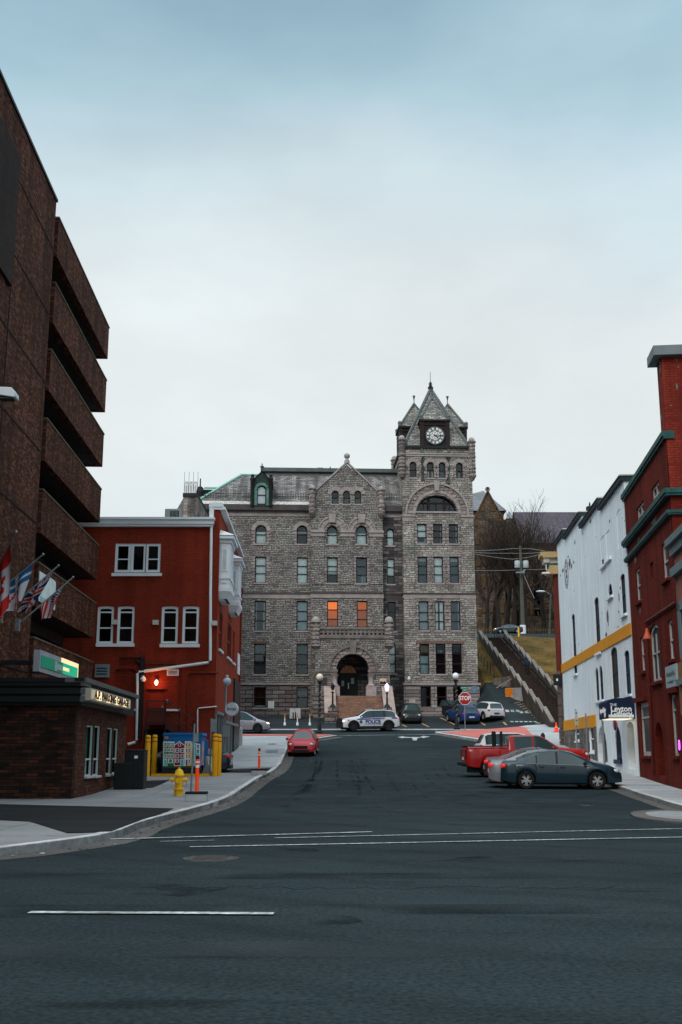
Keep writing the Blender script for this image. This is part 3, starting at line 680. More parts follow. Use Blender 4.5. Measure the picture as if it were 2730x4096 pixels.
WL.px(*C2(262, 366, 782, 966, z3), rails=(.5,), blinds=[(0, 1, .0, .12, BLIND2)], sill=SL)
WL.px(*C2(643, 746, 782, 968, z3), rails=(.5,), blinds=[(0, 1, .6, .8, BLIND3)], sill=SL)
zW = CH.C(z3(400, 762), BM)            # water table underside
mb = MB(CH)
up = [(h, w) for h, w in zip(WL.holes, WL.wins) if w['c0'] > zW]; lo = [(h, w) for h, w in zip(WL.holes, WL.wins) if w['c0'] <= zW]
def part_wall(T, parent, b, hw, outer, mb, m):
 w_ = Wall(T, parent, b); w_.holes = [x[0] for x in hw]; w_.wins = [x[1] for x in hw]; w_.finish(mb, outer, m)
part_wall(CH, court, BM, up, [(aL, zW), (aC0 + .1, zW), (aC0 + .1, zTop), (aL, zTop)], mb, 0)
part_wall(CH, court, BM - .12, [(h, dict(w, rev=w['rev'] + .12)) for h, w in lo], [(aL, 1.5), (aC0 + .1, 1.5), (aC0 + .1, zW), (aL, zW)], mb, 1)
mb.box(aL, aL + .05, BM + .01, 22, 1.5, zTop, 0)
WR = Wall(CH, court, BM)
WR.px(*C2(150, 245, 358, 572, z4), kind='r', blinds=[(0, 1, 0, 1, BLIND)], sill=SL, hood=(TRIMD, .03, .3, .03))
WR.px(*C2(152, 252, 732, 1055, z4), blinds=[(0, 1, .33, 1, BLIND)], rails=(.66, .33), sill=SL)
WR.px(z4(160, 1277), z5(205, 182), blinds=[], rails=(.66, .33), sill=SL, glass=GLASSD)
WR.px(*C2(120, 205, 312, 588, z5), blinds=[(0, 1, 0, 1, BLIND)], rails=(.66, .33), sill=SL)
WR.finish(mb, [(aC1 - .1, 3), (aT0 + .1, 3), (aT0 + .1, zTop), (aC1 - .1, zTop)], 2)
WC = Wall(CH, court, BC)
apx = K(z1(1092, 128), BC); gl = K(z1(800, 405), BC); gr = K(z1(1388, 420), BC); zS = CH.C(z1(1100, 600), BC)
for x0, x1, bl in ((915, 1012, [(0, 1, 0, .62, BLIND), (0, 1, .62, 1, BLIND3)]), (1177, 1274, [(0, 1, .06, .62, BLIND), (0, 1, .62, 1, BLIND3)])):
 WC.px(*C2(x0, x1, 676, 843), kind='r', rev=.5, blinds=bl, sill=SL, hood=(QUOIN, .03, .3, .03), rails=(.52,))
WC.px(*C2(915, 1012, 960, 1192), rev=.4, blinds=[(0, 1, .5, 1, BLIND), (0, 1, .33, .47, BLIND2)], rails=(.66, .33), sill=SL, quoin=Q)
WC.px(*C2(1177, 1276, 962, 1195), rev=.4, blinds=[(0, 1, 0, 1, BLIND3), (.4, .9, 0, .33, BLIND2)], rails=(.66, .33), sill=SL, quoin=Q)
WC.px(z1(918, 1352), z3(1015, 240), rev=.3, blinds=[(0, 1, .66, 1, LITO), (0, 1, .3, .66, LITO3), (0, 1, 0, .3, LITO4)], rails=(.66, .3), quoin=Q)
WC.px(z1(1184, 1353), z3(1280, 244), rev=.3, blinds=[(0, 1, .66, 1, LITO3), (0, 1, 0, .66, LITO4)], rails=(.66, .3), quoin=Q)
for x0, x1 in ((960, 1020), (1062, 1122), (1163, 1223)):
 WC.px(*C2(x0, x1, 365, 485), kind='r', rev=.35, fr=.06, rw=.035, sill=SL, blinds=[(0, 1, 0, .5, BLIND3)], hood=(TRIM, .03, .45, .05))
WC.finish(mb, [(aC0, 3), (aC1, 3), (aC1, gr[1]), apx, (aC0, gl[1])], 0)
mb.box(aC0, aC0 + .06, BC + .01, BM + .2, 3, gl[1], 0); mb.box(aC1 - .06, aC1, BC + .01, BM + .2, 3, gr[1], 0)
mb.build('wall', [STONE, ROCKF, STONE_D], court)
mb = MB(CH)
m2 = (aC0 + aC1) / 2
for (p, q_) in (((aC0 - .1, gl[1] - .05), (m2, apx[1] + .12)), ((m2, apx[1] + .12), (aC1 + .1, gr[1] - .05))):
 mb.prism([(p[0], p[1]), (q_[0], q_[1]), (q_[0], q_[1] + .22), (p[0], p[1] + .22)], BC - .12, BC + .25)
mb.build('gable_coping', TRIM, court)
mb = MB(CH); mb.poly([(aC0, BC + .2, gl[1]), (m2, BC + .2, apx[1]), (m2, 8, apx[1]), (aC0, 8, gl[1])]); mb.poly([(m2, BC + .2, apx[1]), (aC1, BC + .2, gr[1]), (aC1, 8, gr[1]), (m2, 8, apx[1])])
mb.build('gable_roof', SLATE, court)
mb = MB(CH); mb.lathe([(.3, 0), (.28, .35), (.18, .42), (.16, .6)], (m2, BC + .1, apx[1] + .1), 12); mb.ball((m2, BC + .1, apx[1] + .95), .33); mb.build('gable_finial', TRIM2, court, smooth=40)
mb = MB(CH); si = CH.C(z1(960, 722), BC)
for xc, xl, xr in ((963, 836, 1092), (1227, 1102, 1355)):
 c_ = CH.A(z1(xc, 700), BC); ro = (CH.A(z1(xr, 700), BC) - CH.A(z1(xl, 700), BC)) / 2; ri = (CH.A(z1(1012, 700), BC) - CH.A(z1(915, 700), BC)) / 2 + .32
 voussoirs(mb, c_, si, ri, ro - .16, BC - .1, BC + .01, 11); ringband(mb, c_, si, ro - .15, ro, BC - .2, BC + .01)
 kz = si + ri; mb.prism([(c_ - .28, kz - .05), (c_ + .28, kz - .05), (c_ + .42, si + ro + .28), (c_ - .42, si + ro + .28)], BC - .26, BC + .01)
mb.build('hood_arches', TRIM, court)
mb = MB(CH)
for x0, x1 in ((772, 893), (1036, 1160), (1293, 1420)):
 p, q_ = CH.A(z1(x0, 740), BC), CH.A(z1(x1, 740), BC); z0_ = CH.C(z1(900, 770), BC)
 mb.box(p, q_, BC - .1, BC + .01, z0_, si - .05); mb.box(p - .06, q_ + .06, BC - .24, BC + .01, si - .22, si); mb.box(p - .03, q_ + .03, BC - .17, BC + .01, z0_ - .05, z0_ + .1)
mb.build('impost_bands', TRIM, court)
mb = MB(CH); z0_ = CH.C(z1(900, 1200), BC); z1_ = CH.C(z1(900, 775), BC)
for x0, x1 in ((778, 888), (1042, 1150), (1302, 1412)):
 mb.box(CH.A(z1(x0, 900), BC), CH.A(z1(x1, 900), BC), BC - .10, BC + .01, z0_, z1_)
mb.build('pilasters', STONE, court)
mb = MB(CH); zs0 = CH.C(z1(400, 1330), BM); zs1 = CH.C(z1(400, 1290), BM); zsx = CH.C(z1(400, 1278), BM)
def band(a0, a1, b, lo_, hi_, pr, m=0): mb.box(a0, a1, b - pr, b + .01, lo_, hi_, m)
band(aL, aC0, BM, zs0, zs1, .06); band(aL, aC0, BM, zs1, zsx, .16, 1); band(aL, aC0, BM, CH.C(z3(400, 762), BM), CH.C(z3(400, 748), BM), .24)
band(aC0 - .06, aC1 + .06, BC, zs0, zs1, .06); band(aC0 - .1, aC1 + .1, BC, zs1, zsx, .16, 1)
band(aC1, aT0, BM, zs0, zs1, .06, 1); band(aC1, aT0, BM, zs1, zsx, .14, 1)
zf0 = CH.C(z1(300, 592), BM); zf1 = CH.C(z1(300, 562), BM)
for A0, A1 in ((aL, aC0), (aC1, aT0)):
 band(A0, A1, BM, zf0, zf1, .06); band(A0, A1, BM, zf1, zTop, .12); band(A0, A1, BM, zTop, zEv, .5, 1); band(A0, A1, BM, zTop - .15, zTop, .3, 1)
mb.build('string_courses', [TRIM, TRIMD], court)
zR1 = CH.C(z1(500, 228), 5.0); zCap = CH.C(z1(500, 168), 5.4); bR = 5.0
aH0 = CH.A(a2(1052, 158), BM); aH1 = CH.A(z1(150, 225), bR); aK = CH.A(z1(342, 200), 5.4)
mb = MB(CH); e = BM - .35
mb.poly([(aL, e, zEv), (aT0 + .2, e, zEv), (aT0 + .2, bR, zR1), (aH1, bR, zR1)])
mb.poly([(aL, e, zEv), (aH1, bR, zR1), (aH1, 18, zR1), (aL, 22, zEv)])
mb.poly([(aH1, bR, zR1), (aT0 + .2, bR, zR1), (aT0 + .2, 18, zR1), (aH1, 18, zR1)])
roof = mb.build('roof', SLATE, court)
mb = MB(CH); mb.tube([(aL, e, zEv + .05), (aH1, bR, zR1 + .05)], .14, 6); mb.tube([(aH1, bR, zR1 + .05), (aK, bR, zR1 + .05)], .1, 6); mb.build('hip_capping', COPPERB, roof)
mb = MB(CH); mb.box(aK, aT0 + .1, bR + .1, 15, zR1 + .01, zR1 + .3, 1); mb.box(aK - .1, aT0 + .1, bR, 15.2, zR1 + .3, zR1 + .45, 0); mb.box(aK - .25, aT0 + .1, bR - .15, 15.3, zCap - .42, zCap, 1); mb.box(aK, aT0 + .1, bR + .15, 15, zR1 + .45, zCap - .42, 2)
mb.box(CH.A(z1(830, 170), 6), CH.A(z1(880, 170), 6), 6, 7, zCap, zCap + .35, 1)
mb.build('attic_cap', [BLACKM, LEADM, WHITEM], roof)
mb = MB(CH); p = K(z1(945, 142), 9); l_ = CH.A(z1(905, 180), 9); r_ = CH.A(z1(985, 180), 9); w_ = (r_ - l_) / 2
mb.grid([[(l_, 9 - w_, zCap), (r_, 9 - w_, zCap), (r_, 9 + w_, zCap), (l_, 9 + w_, zCap)], [(p[0], 9, p[1])] * 4], closed=True); mb.build('skylight', COPPER, roof)
mb = MB(CH)
def cresting(a0, a1, b, z, h=.85):
 n = int((a1 - a0) / .26)
 for i in range(n + 1):
  a = a0 + (a1 - a0) * i / n; mb.box(a - .018, a + .018, b - .018, b + .018, z, z + h * (1.12 if i % 2 else 1))
 for k in (.12, .5, .82): mb.box(a0, a1, b - .015, b + .015, z + h * k - .018, z + h * k + .018)
dz_ = (zR1 - zEv) / (bR - e); cb = e + .8; cz = zEv + dz_ * .8 - .15
aD0, aD1 = CH.A(z1(232, 400), .6), CH.A(z1(424, 400), .6)
cresting(aL + 1, aD0, cb, cz); cresting(aD1, aC0 - .3, cb, cz); cresting(aC1 + .3, aT0 - .2, cb, cz)
mb.build('roof_cresting', IRON, roof)
mb = MB(CH)
for A0, A1 in ((aL + .6, aD0), (aD1, aC0 - .2)): mb.poly([(A0, e - .02, zEv + .02), (A1, e - .02, zEv + .02), (A1, e + .4, zEv + .02 + dz_ * .42), (A0, e + .4, zEv + .02 + dz_ * .42)])
mb.build('eaves_flashing', basic('worn_flashing', (.42, .42, .40), .7, var=.4, scale=4), roof)
DB = .55
dm = MB(CH); d0, d1 = CH.A(z1(236, 400), DB), CH.A(z1(424, 400), DB); dzb = CH.C(z1(330, 505), DB); dzt = CH.C(z1(330, 290), DB); da = K(z1(333, 195), DB)
WD = Wall(CH, court, DB); WD.px(*C2(288, 368, 318, 484), kind='r', rev=.25, blinds=[(0, 1, 0, 1, WHITEM)], name='dormer_window', rails=(.5,), glass=glassmat('pale_glass', (.9, .95, .97), .12))
c_ = (d0 + d1) / 2
WD.finish(dm, [(d0, dzb), (d1, dzb), (d1, dzt), (c_, da[1]), (d0, dzt)], 0)
dm.box(d0, d0 + .05, DB, 4, dzb, dzt); dm.box(d1 - .05, d1, DB, 4, dzb, dzt)
dorm = dm.build('dormer', basic('dark_green_copper', (.022, .035, .03), .6, var=.3, scale=2), court)
mb = MB(CH); wh = (CH.A(z1(394, 400), DB) - CH.A(z1(262, 400), DB)) / 2; wi = (CH.A(z1(370, 400), DB) - CH.A(z1(286, 400), DB)) / 2; zc = CH.C(z1(330, 358), DB)
ringband(mb, c_, zc, wi, wh, DB - .08, DB + .01, 14)
for s_ in (-1, 1): mb.box(c_ + s_ * wi, c_ + s_ * wh, DB - .08, DB + .01, dzb + .1, zc)
mb.build('dormer_surround', COPPER, dorm)
mb = MB(CH); mb.poly([(d0 - .1, DB - .15, dzt), (c_, DB - .15, da[1] + .1), (c_, 4.2, da[1] + .1), (d0 - .1, 4.2, dzt)]); mb.poly([(c_, DB - .15, da[1] + .1), (d1 + .1, DB - .15, dzt), (d1 + .1, 4.2, dzt), (c_, 4.2, da[1] + .1)]); mb.build('dormer_roof', LEADM, dorm)
mb = MB(CH)
for x in (248, 412):
 a = CH.A(z1(x, 300), DB); zt = CH.C(z1(x, 215), DB); mb.lathe([(.2, 0), (.2, zt - dzb - .8), (.26, zt - dzb - .7), (.26, zt - dzb - .5), (.17, zt - dzb - .4), (.2, zt - dzb - .15), (.02, zt - dzb)], (a, DB - .1, dzb), 8)
mb.tube([(c_, DB, da[1]), (c_, DB, da[1] + .9)], .06, 5); mb.box(c_ - .22, c_ + .22, DB - .04, DB + .04, da[1] + .5, da[1] + .62)
mb.build('dormer_posts', BLACKM, dorm, smooth=30)
mb = MB(CH); pL = CH.A(b8(660, 500), 14); pR = CH.A(b8(1250, 500), 14); t = CH.C(b8(900, 345), 14); m_ = CH.C(b8(900, 460), 14)
mb.poly([(pL + .5, 14, m_), (pR, 14, m_), (pR, 17, t), (pL + .5, 17, t)], 0); mb.box(pL + .5, pR, 14.1, 20, 8, m_ - .25, 1); mb.box(pL + .4, pR, 13.9, 14.2, m_ - .3, m_ - .1, 2)
mb.tube([(pL + .5, 17, t + .05), (pR, 17, t + .05)], .12, 6, 3)
mb.lathe([(.5, 0), (.5, 1.2), (.62, 1.3), (.62, 1.6), (.45, 1.7), (.45, 5.2), (.7, 5.3), (.4, 5.8), (.45, 6.4), (.35, 6.9), (.08, 7.1), (.07, 8.0)], (pL + .3, 13.8, CH.C(b8(680, 280), 13.8) - 8.0), 10, 2)
mb.build('rear_roof', [SLATE, SLATE_P, BLACKM, COPPERB], court)
turret(CH, court, CH.A(z1(783, 400), BC - .2), BC - .15, CH.C(z1(783, 607), BC), CH.C(z1(783, 306), BC), .36)
turret(CH, court, CH.A(z1(1404, 400), BC - .2), BC - .15, CH.C(z1(1404, 614), BC), CH.C(z1(1404, 318), BC), .36)
TD = aT1 * 1.12
WT = Wall(CH, court, 0)
QT = (QUOIN, .32, .05)
rowsA = [((530, 655), [(0, 1, .3, 1, BLIND), (0, 1, .0, .12, BLIND2), (0, .12, 0, .4, BLIND), (.85, 1, 0, .4, BLIND)]), ((729, 853), [(.85, 1, 0, 1, BLIND2)]), ((926, 1050), [(.8, 1, 0, 1, BLIND2)])]
for (x0, x1), bl in rowsA: WT.px(*C2(x0, x1, 300, 548, z4), blinds=bl, rails=(.66, .33), sill=SL, quoin=QT)
for (x0, x1), bl in [((538, 664), [(0, 1, .85, .97, BLIND2), (0, 1, 0, .85, BLIND3)]), ((738, 862), [(0, 1, 0, 1, BLIND)]), ((936, 1062), [(0, 1, .82, .96, BLIND2), (0, 1, 0, .8, BLIND3)])]: WT.px(*C2(x0, x1, 712, 1044, z4), blinds=bl, rails=(.66, .33), sill=SL, quoin=QT)
for (x0, x1), (u0, u1), bl in [((550, 680), (427, 523), [(0, 1, 0, 1, BLIND2)]), ((752, 878), (585, 678), [(.05, .35, 0, 1, BLIND), (.55, .9, 0, 1, BLIND)]), ((951, 1080), (738, 832), [(.8, 1, 0, 1, BLIND2), (0, .8, 0, 1, BLIND3)])]: WT.px(z4(x0, 1268), z5(u1, 173), blinds=bl, rails=(.62, .31), sill=SL, quoin=QT)
for (x0, x1), bl in [((430, 530), [(0, 1, .72, .98, basic('buff_blind', (.22, .2, .15), .8)), (0, 1, 0, .6, BLIND2)]), ((586, 689), [(0, 1, .7, .96, BLIND3), (.3, .8, .72, .8, BLIND2)]), ((742, 846), [(0, 1, .72, .96, BLIND3)])]: WT.px(*C2(x0, x1, 302, 595, z5), blinds=bl, rails=(.68, .34), sill=SL, quoin=QT, lintel=LIB)
for x0, x1 in ((440, 545), (597, 698), (754, 850)): WT.px(*C2(x0, x1, 717, 913, z5), rails=(.5,), glass=GLASSD, blinds=[(0, 1, .4, .55, BLIND3)])
for x0, x1, y0, y1, bl in ((437, 526, 1245, 1443, []), (654, 745, 1248, 1447, [(.05, .3, 0, .45, BLIND), (.75, .95, 0, .45, BLIND)]), (803, 892, 1252, 1450, [(0, 1, 0, .5, BLIND3)]), (1018, 1109, 1257, 1455, [(.4, .6, 0, .4, BLIND2)])):
 WT.px(*C2(x0, x1, y0, y1, z2), kind='r', rev=.3, blinds=bl, sill=SL, hood=(TRIM, .03, .4, .05), quoin=QT)
zwt = CH.C(z5(600, 698), 0); zTT = CH.C(z2(700, 1080), 0)
bw0, bw1 = CH.A(z2(528, 1870), 0), CH.A(z2(1035, 1870), 0); bs = CH.C(z4(800, 145), 0); bt = CH.C(z2(785, 1662), 0); bc_ = (bw0 + bw1) / 2; br_ = (bw1 - bw0) / 2
big = [(bw0, bs)] + [(bw1, bs)] + [(bc_ + br_ * math.cos(math.pi * i / 20), bs + (bt - bs) * math.sin(math.pi * i / 20)) for i in range(1, 20)]
mb = MB(CH)
up = [(h, w) for h, w in zip(WT.holes, WT.wins) if w['c0'] > zwt]; lo = [(h, w) for h, w in zip(WT.holes, WT.wins) if w['c0'] <= zwt]
wt2 = Wall(CH, court, 0); wt2.holes = [h for h, _ in up]; wt2.wins = [w for _, w in up]
aR = aT1
mb.wall([(0, zwt), (aR, zwt), (aR, zTT), (0, zTT)], wt2.holes + [big], rev=.3, m=0, b=0)
for h, w in up: wt2._make(h, w)
for i in range(len(big)):
 p, q_ = big[i], big[(i + 1) % len(big)]; mb.poly([(p[0], 0, p[1]), (q_[0], 0, q_[1]), (q_[0], .7, q_[1]), (p[0], .7, p[1])])
part_wall(CH, court, -.14, [(h, dict(w, rev=w['rev'] + .14)) for h, w in lo], [(-.12, 2.5), (aR + .14, 2.5), (aR + .14, zwt), (-.12, zwt)], mb, 1)
mb.box(-.13, -.08, -.12, BM, 2.5, zwt, 1); mb.box(aR + .1, aR + .14, -.12, TD, 2.5, zwt, 1)
mb.box(0, .05, .01, TD, zwt, zTT, 0); mb.box(aR - .05, aR, .01, TD, zwt, zTT, 0); mb.box(0, aR, TD, TD + .05, zwt, zTT, 0)
tower = mb.build('tower', [STONE_T, QUOIN], court)
mb = MB(CH); mb.poly([(x, .72, z) for x, z in big]); mb.build('arched_pane', GLASS, tower)
mb = MB(CH); mb.box(bw0, bw1, 1.3, 1.35, bs, bt); mb.build('room_recess', DARKIN, tower)
mb = MB(CH); W_ = bw1 - bw0
for f in (.25, .29, .655, .695): pass
for x0, x1 in ((664, 692), (862, 888)): mb.box(CH.A(z2(x0, 1800), .5), CH.A(z2(x1, 1800), .5), .5, .72, bs, bs + (bt - bs) * .92)
zt_ = CH.C(z2(785, 1762), .5); mb.box(bw0 + .25, bw1 - .25, .58, .72, zt_ - .07, zt_ + .07)
for x in (612, 770, 940): a = CH.A(z2(x, 1850), .6); mb.box(a - .04, a + .04, .6, .71, bs, zt_)
mb.box(bw0, bw1, .55, .71, bs, bs + .12)
for i in range(20):
 t0, t1 = math.pi * i / 20, math.pi * (i + 1) / 20
 f = lambda t, r: (bc_ + br_ * r * math.cos(t), bs + (bt - bs) * r * math.sin(t))
 mb.prism([f(t0, 1), f(t1, 1), f(t1, .95), f(t0, .95)], .52, .72)
mb.build('arched_window_frame', FRAMED, tower)
mb = MB(CH); ac = bc_; spr = CH.C(z4(450, 188), 0); Ro = (CH.A(z2(1190, 1870), 0) - CH.A(z2(392, 1870), 0)) / 2; hz = CH.C(z2(785, 1512), 0)
acc = hz - Ro; ri = br_ + .45
def arc(r, t): return (ac + r * math.cos(t), acc + r * math.sin(t))
voussoirs(mb, ac, acc, ri, Ro - .2, -.07, .01, 17, 0);
mb.build('arch_voussoirs', QUOIN, tower)
mb = MB(CH); ringband(mb, ac, acc, Ro - .19, Ro, -.22, .01, 28); ringband(mb, ac, acc, br_ + .12, ri - .01, -.10, .01, 28)
for s_ in (-1, 1): mb.box(ac + s_ * (Ro - .19), ac + s_ * Ro, -.22, .01, spr, acc)
mb.prism([(ac - .22, acc + ri - .1), (ac + .22, acc + ri - .1), (ac + .33, acc + Ro + .12), (ac - .33, acc + Ro + .12)], -.3, .01)
mb.build('hood_mould', TRIM, tower)
mb = MB(CH)
for x0, x1 in ((335, 505), (1076, 1243)):
 p, q_ = CH.A(z4(x0, 200), 0), CH.A(z4(x1, 200), 0); lo_ = CH.C(z4(400, 250), 0)
 mb.box(p + .05, q_ - .05, -.1, .01, lo_, spr - .05); mb.box(p - .02, q_ + .02, -.22, .01, spr - .2, spr)
mb.box(bw0 - .1, bw1 + .3, -.14, .01, bs - .18, bs)
mb.box(-.14, -.005, -.22, 1.2, spr - .2, spr)
zq0, zq1 = CH.C(z4(600, 1230), 0), CH.C(z4(600, 1180), 0); mb.box(-.06, aR + .06, -.07, .01, zq0, zq1); mb.box(-.06, -.005, -.06, BM, zq0, zq1)
mb.box(-.14, aR + .14, -.28, .01, zwt - .05, zwt + .18); mb.box(-.2, -.005, -.2, BM, zwt - .05, zwt + .18); mb.box(aR + .005, aR + .28, -.26, TD, zwt - .05, zwt + .18)
for yy in (1165, 1140):
 z_ = CH.C(z2(700, yy), 0); mb.box(-.1, aR + .1, -.12, .01, z_ - .12, z_ + .02); mb.box(-.12, -.005, -.12, TD, z_ - .12, z_ + .02); mb.box(aR + .005, aR + .12, -.12, TD, z_ - .12, z_ + .02)
mb.build('tower_bands', TRIM, tower)
mb = MB(CH); mb.box(-.15, aR + .15, -.19, .01, zq1, zq1 + .12); mb.box(-.16, -.005, -.18, BM, zq1, zq1 + .12); mb.box(aR + .005, aR + .16, -.18, TD, zq1, zq1 + .12); mb.build('tower_string_ledge', TRIMD, tower)
pz = CH.C(z4(400, 252), 0)
for x0, x1 in ((345, 498), (1098, 1245)):
 mb = MB(CH)
 mb.box(CH.A(z4(x0 + 6, 300), 0), CH.A(z4(x1, 300), 0) - .06, -.09, .005, zq1 + .13, pz)
 mb.box(CH.A(z4(x0 + 10, 300), 0), CH.A(z4(x1 + 6, 300), 0) - .06, -.09, .005, zwt + .19, zq0 - .01)
 mb.build('corner_pier', STONE_T, tower)
mb = MB(CH)
for x in (590, 925): a = CH.A(z2(x, 1100), 0); mb.box(a - .12, a + .12, -.14, .01, CH.C(z2(x, 1135), 0), zTT)
mb.build('roof_spouts', LEADM, tower)
STAIN = masonry('algae_stained_stone', [(.035, .04, .036), (.06, .066, .06), (.095, .10, .09)], (.03, .034, .03), .75, .29, ms=.02, bump=.8, warp=.14, var=.3)
mb = MB(CH)
for x, w__, y1 in ((608, 32, 1490), (925, 34, 1540)):
 n_ = 9; L = []; Rr = []
 for i in range(n_ + 1):
  yy = 1170 + (y1 - 1170) * i / n_; wv = w__ * (.75 + .3 * math.sin(i * 1.7 + x));
  L.append((CH.A(z2(x - wv, yy), 0), -.006, CH.C(z2(x, yy), 0))); Rr.append((CH.A(z2(x + wv * .8, yy), 0), -.006, CH.C(z2(x, yy), 0)))
 mb.grid([L, Rr])
mb.build('algae_stain', STAIN, tower)
Ax = aR / 2; Ay = TD / 2; apz = CH.C(z2(655, 328), Ay); o_ = .18
zb = CH.C(z2(700, 1048), 0)
mb = MB(CH); mb.grid([[(o_, o_, zb), (aR - o_, o_, zb), (aR - o_, TD - o_, zb), (o_, TD - o_, zb)], [(Ax, Ay, apz)] * 4], closed=True)
troof = mb.build('tower_roof', SLATE_T, tower)
mb = MB(CH)
for x, y in ((o_, o_), (aR - o_, o_), (aR - o_, TD - o_), (o_, TD - o_)): mb.tube([(x, y, zb), (Ax, Ay, apz)], .17, 6)
mb.box(-.1, aR + .1, -.2, .2, zTT, zb, 1); mb.box(-.2, .2, -.1, TD + .1, zTT, zb - .01, 1); mb.box(aR - .2, aR + .2, -.1, TD + .1, zTT, zb - .01, 1); mb.box(0, aR, 0, TD, zTT - .02, zTT + .05, 1)
mb.build('roof_hips', [LEADM, BLACKM], troof)
mb = MB(CH); ft = CH.C(z2(652, 235), Ay); ftt = CH.C(z2(650, 115), Ay); h_ = ft - apz
mb.lathe([(.12, -.2), (.32, .05 * h_), (.32, .18 * h_), (.1, .25 * h_), (.24, .38 * h_), (.1, .5 * h_), (.1, .55 * h_), (.22, .62 * h_), (.12, .85 * h_), (.03, h_), (.025, ftt - apz)], (Ax, Ay, apz), 10); mb.build('spire_finial', basic('dark_lead', (.03, .035, .045), .5), troof, smooth=40)
CLF = basic('clock_face', (.70, .73, .71), .5, var=.06, scale=3); NUM = basic('clock_black', (.02, .02, .022), .5, var=0)
DBOX = basic('dark_brown_timber', (.022, .015, .015), .55, var=.2, scale=2); DRF = SLATE_T
cz_ = CH.C(z2(760, 912), 0); rC = (CH.A(z2(878, 912), 0) - CH.A(z2(640, 912), 0)) / 2; dw = (CH.A(z2(935, 900), 0) - CH.A(z2(590, 900), 0)) / 2; dtop = CH.C(z2(760, 712), 0); dap = CH.C(z2(715, 452), 2.2);
def clock_dormer(T, real):
 mb = MB(T); mb.box(-dw, dw, .05, 3.4, zb - .1, dtop - .18); mb.box(-dw - .12, -dw + .35, -.04, .3, zb - .05, dtop - .18); mb.box(dw - .35, dw + .12, -.04, .3, zb - .05, dtop - .18)
 mb.box(-dw - .22, dw + .22, -.16, 3.4, dtop - .2, dtop); mb.box(-dw - .12, dw + .12, -.07, 3.4, dtop - .62, dtop - .55)
 o = mb.build('clock_dormer', DBOX, tower)
 mb = MB(T);
 for i in range(24):
  pass
 D2 = 3.6; mb.grid([[(-dw - .1, 0, dtop + .01), (dw + .1, 0, dtop + .01), (dw + .1, D2, dtop + .01), (-dw - .1, D2, dtop + .01)], [(0, D2 / 2, dap)] * 4], closed=True); mb.build('dormer_roof', DRF, o)
 mb = MB(T)
 for s_ in (-1, 1): mb.tube([(s_ * (dw + .1), 0, dtop), (0, D2 / 2, dap + .05)], .12, 6); mb.lathe([(.2, 0), (.2, .3), (.24, .35), (.2, .5), (.02, .62)], (s_ * (dw + .02), .02, dtop), 8)
 for s_ in (-1, 1): mb.tube([(s_ * (dw + .1), D2, dtop), (0, D2 / 2, dap + .05)], .1, 5)
 mb.lathe([(.05, 0), (.05, .5), (.16, .95), (.02, 1.0)], (0, D2 / 2, dap), 8); mb.build('dormer_hips', LEADM, o)
 mb = MB(T); mb.lathe([(0, -.06), (rC, -.06), (rC, .02)], (0, 0, cz_), 40, axis='y'); f = mb.build('clock_face', CLF, o)
 mb = MB(T)
 def ring(r0, r1, n=40):
  for i in range(n):
   t0, t1 = 2 * math.pi * i / n, 2 * math.pi * (i + 1) / n
   mb.prism([(r0 * math.cos(t0), cz_ + r0 * math.sin(t0)), (r1 * math.cos(t0), cz_ + r1 * math.sin(t0)), (r1 * math.cos(t1), cz_ + r1 * math.sin(t1)), (r0 * math.cos(t1), cz_ + r0 * math.sin(t1))], -.10, -.055)
 ring(rC * .97, rC * 1.06); ring(rC * .56, rC * .62); ring(rC * .9, rC * .915)
 def bar(r0, r1, ang, w, w2=None, b=-.09, da=0):
  w2 = w if w2 is None else w2; ux, uy = math.sin(ang), math.cos(ang); px, py = uy, -ux
  mb.prism([(ux * r0 - px * w + px * da, cz_ + uy * r0 - py * w + py * da), (ux * r0 + px * w + px * da, cz_ + uy * r0 + py * w + py * da), (ux * r1 + px * w2 + px * da, cz_ + uy * r1 + py * w2 + py * da), (ux * r1 - px * w2 + px * da, cz_ + uy * r1 - py * w2 + py * da)], b, b + .035)
 for h in range(60): bar(rC * .915, rC * .97, h * math.pi / 30, .012)
 rn = {0: 'XII', 1: 'I', 2: 'II', 3: 'III', 4: 'IV', 5: 'V', 6: 'VI', 7: 'VII', 8: 'VIII', 9: 'IX', 10: 'X', 11: 'XI'}
 for h, s_ in rn.items():
  wd = {'I': .055, 'V': .13, 'X': .12}; tot = sum(wd[c] for c in s_) * rC; x = -tot / 2; ang = h * math.pi / 6
  for c in s_:
   w_ = wd[c] * rC
   if c == 'I': bar(rC * .66, rC * .87, ang, .02, b=-.088, da=x + w_ / 2)
   else:
    ux, uy = math.sin(ang), math.cos(ang); px, py = uy, -ux
    def seg(xa, ra, xb, rb, w=.018):
     A = (ux * ra + px * xa, cz_ + uy * ra + py * xa); B = (ux * rb + px * xb, cz_ + uy * rb + py * xb)
     d = Vector((B[0] - A[0], B[1] - A[1])).normalized(); n = (-d.y * w, d.x * w)
     mb.prism([(A[0] - n[0], A[1] - n[1]), (A[0] + n[0], A[1] + n[1]), (B[0] + n[0], B[1] + n[1]), (B[0] - n[0], B[1] - n[1])], -.09, -.058)
    if c == 'V': seg(x + .01, rC * .87, x + w_ / 2, rC * .66, .022); seg(x + w_ - .01, rC * .87, x + w_ / 2, rC * .66, .012)
    else: seg(x + .01, rC * .87, x + w_ - .01, rC * .66, .022); seg(x + w_ - .01, rC * .87, x + .01, rC * .66, .012)
   x += w_
 for k in range(12):   # hexagonal star tracery inside
  bar(0, rC * .33, k * math.pi / 3, .012, b=-.085)
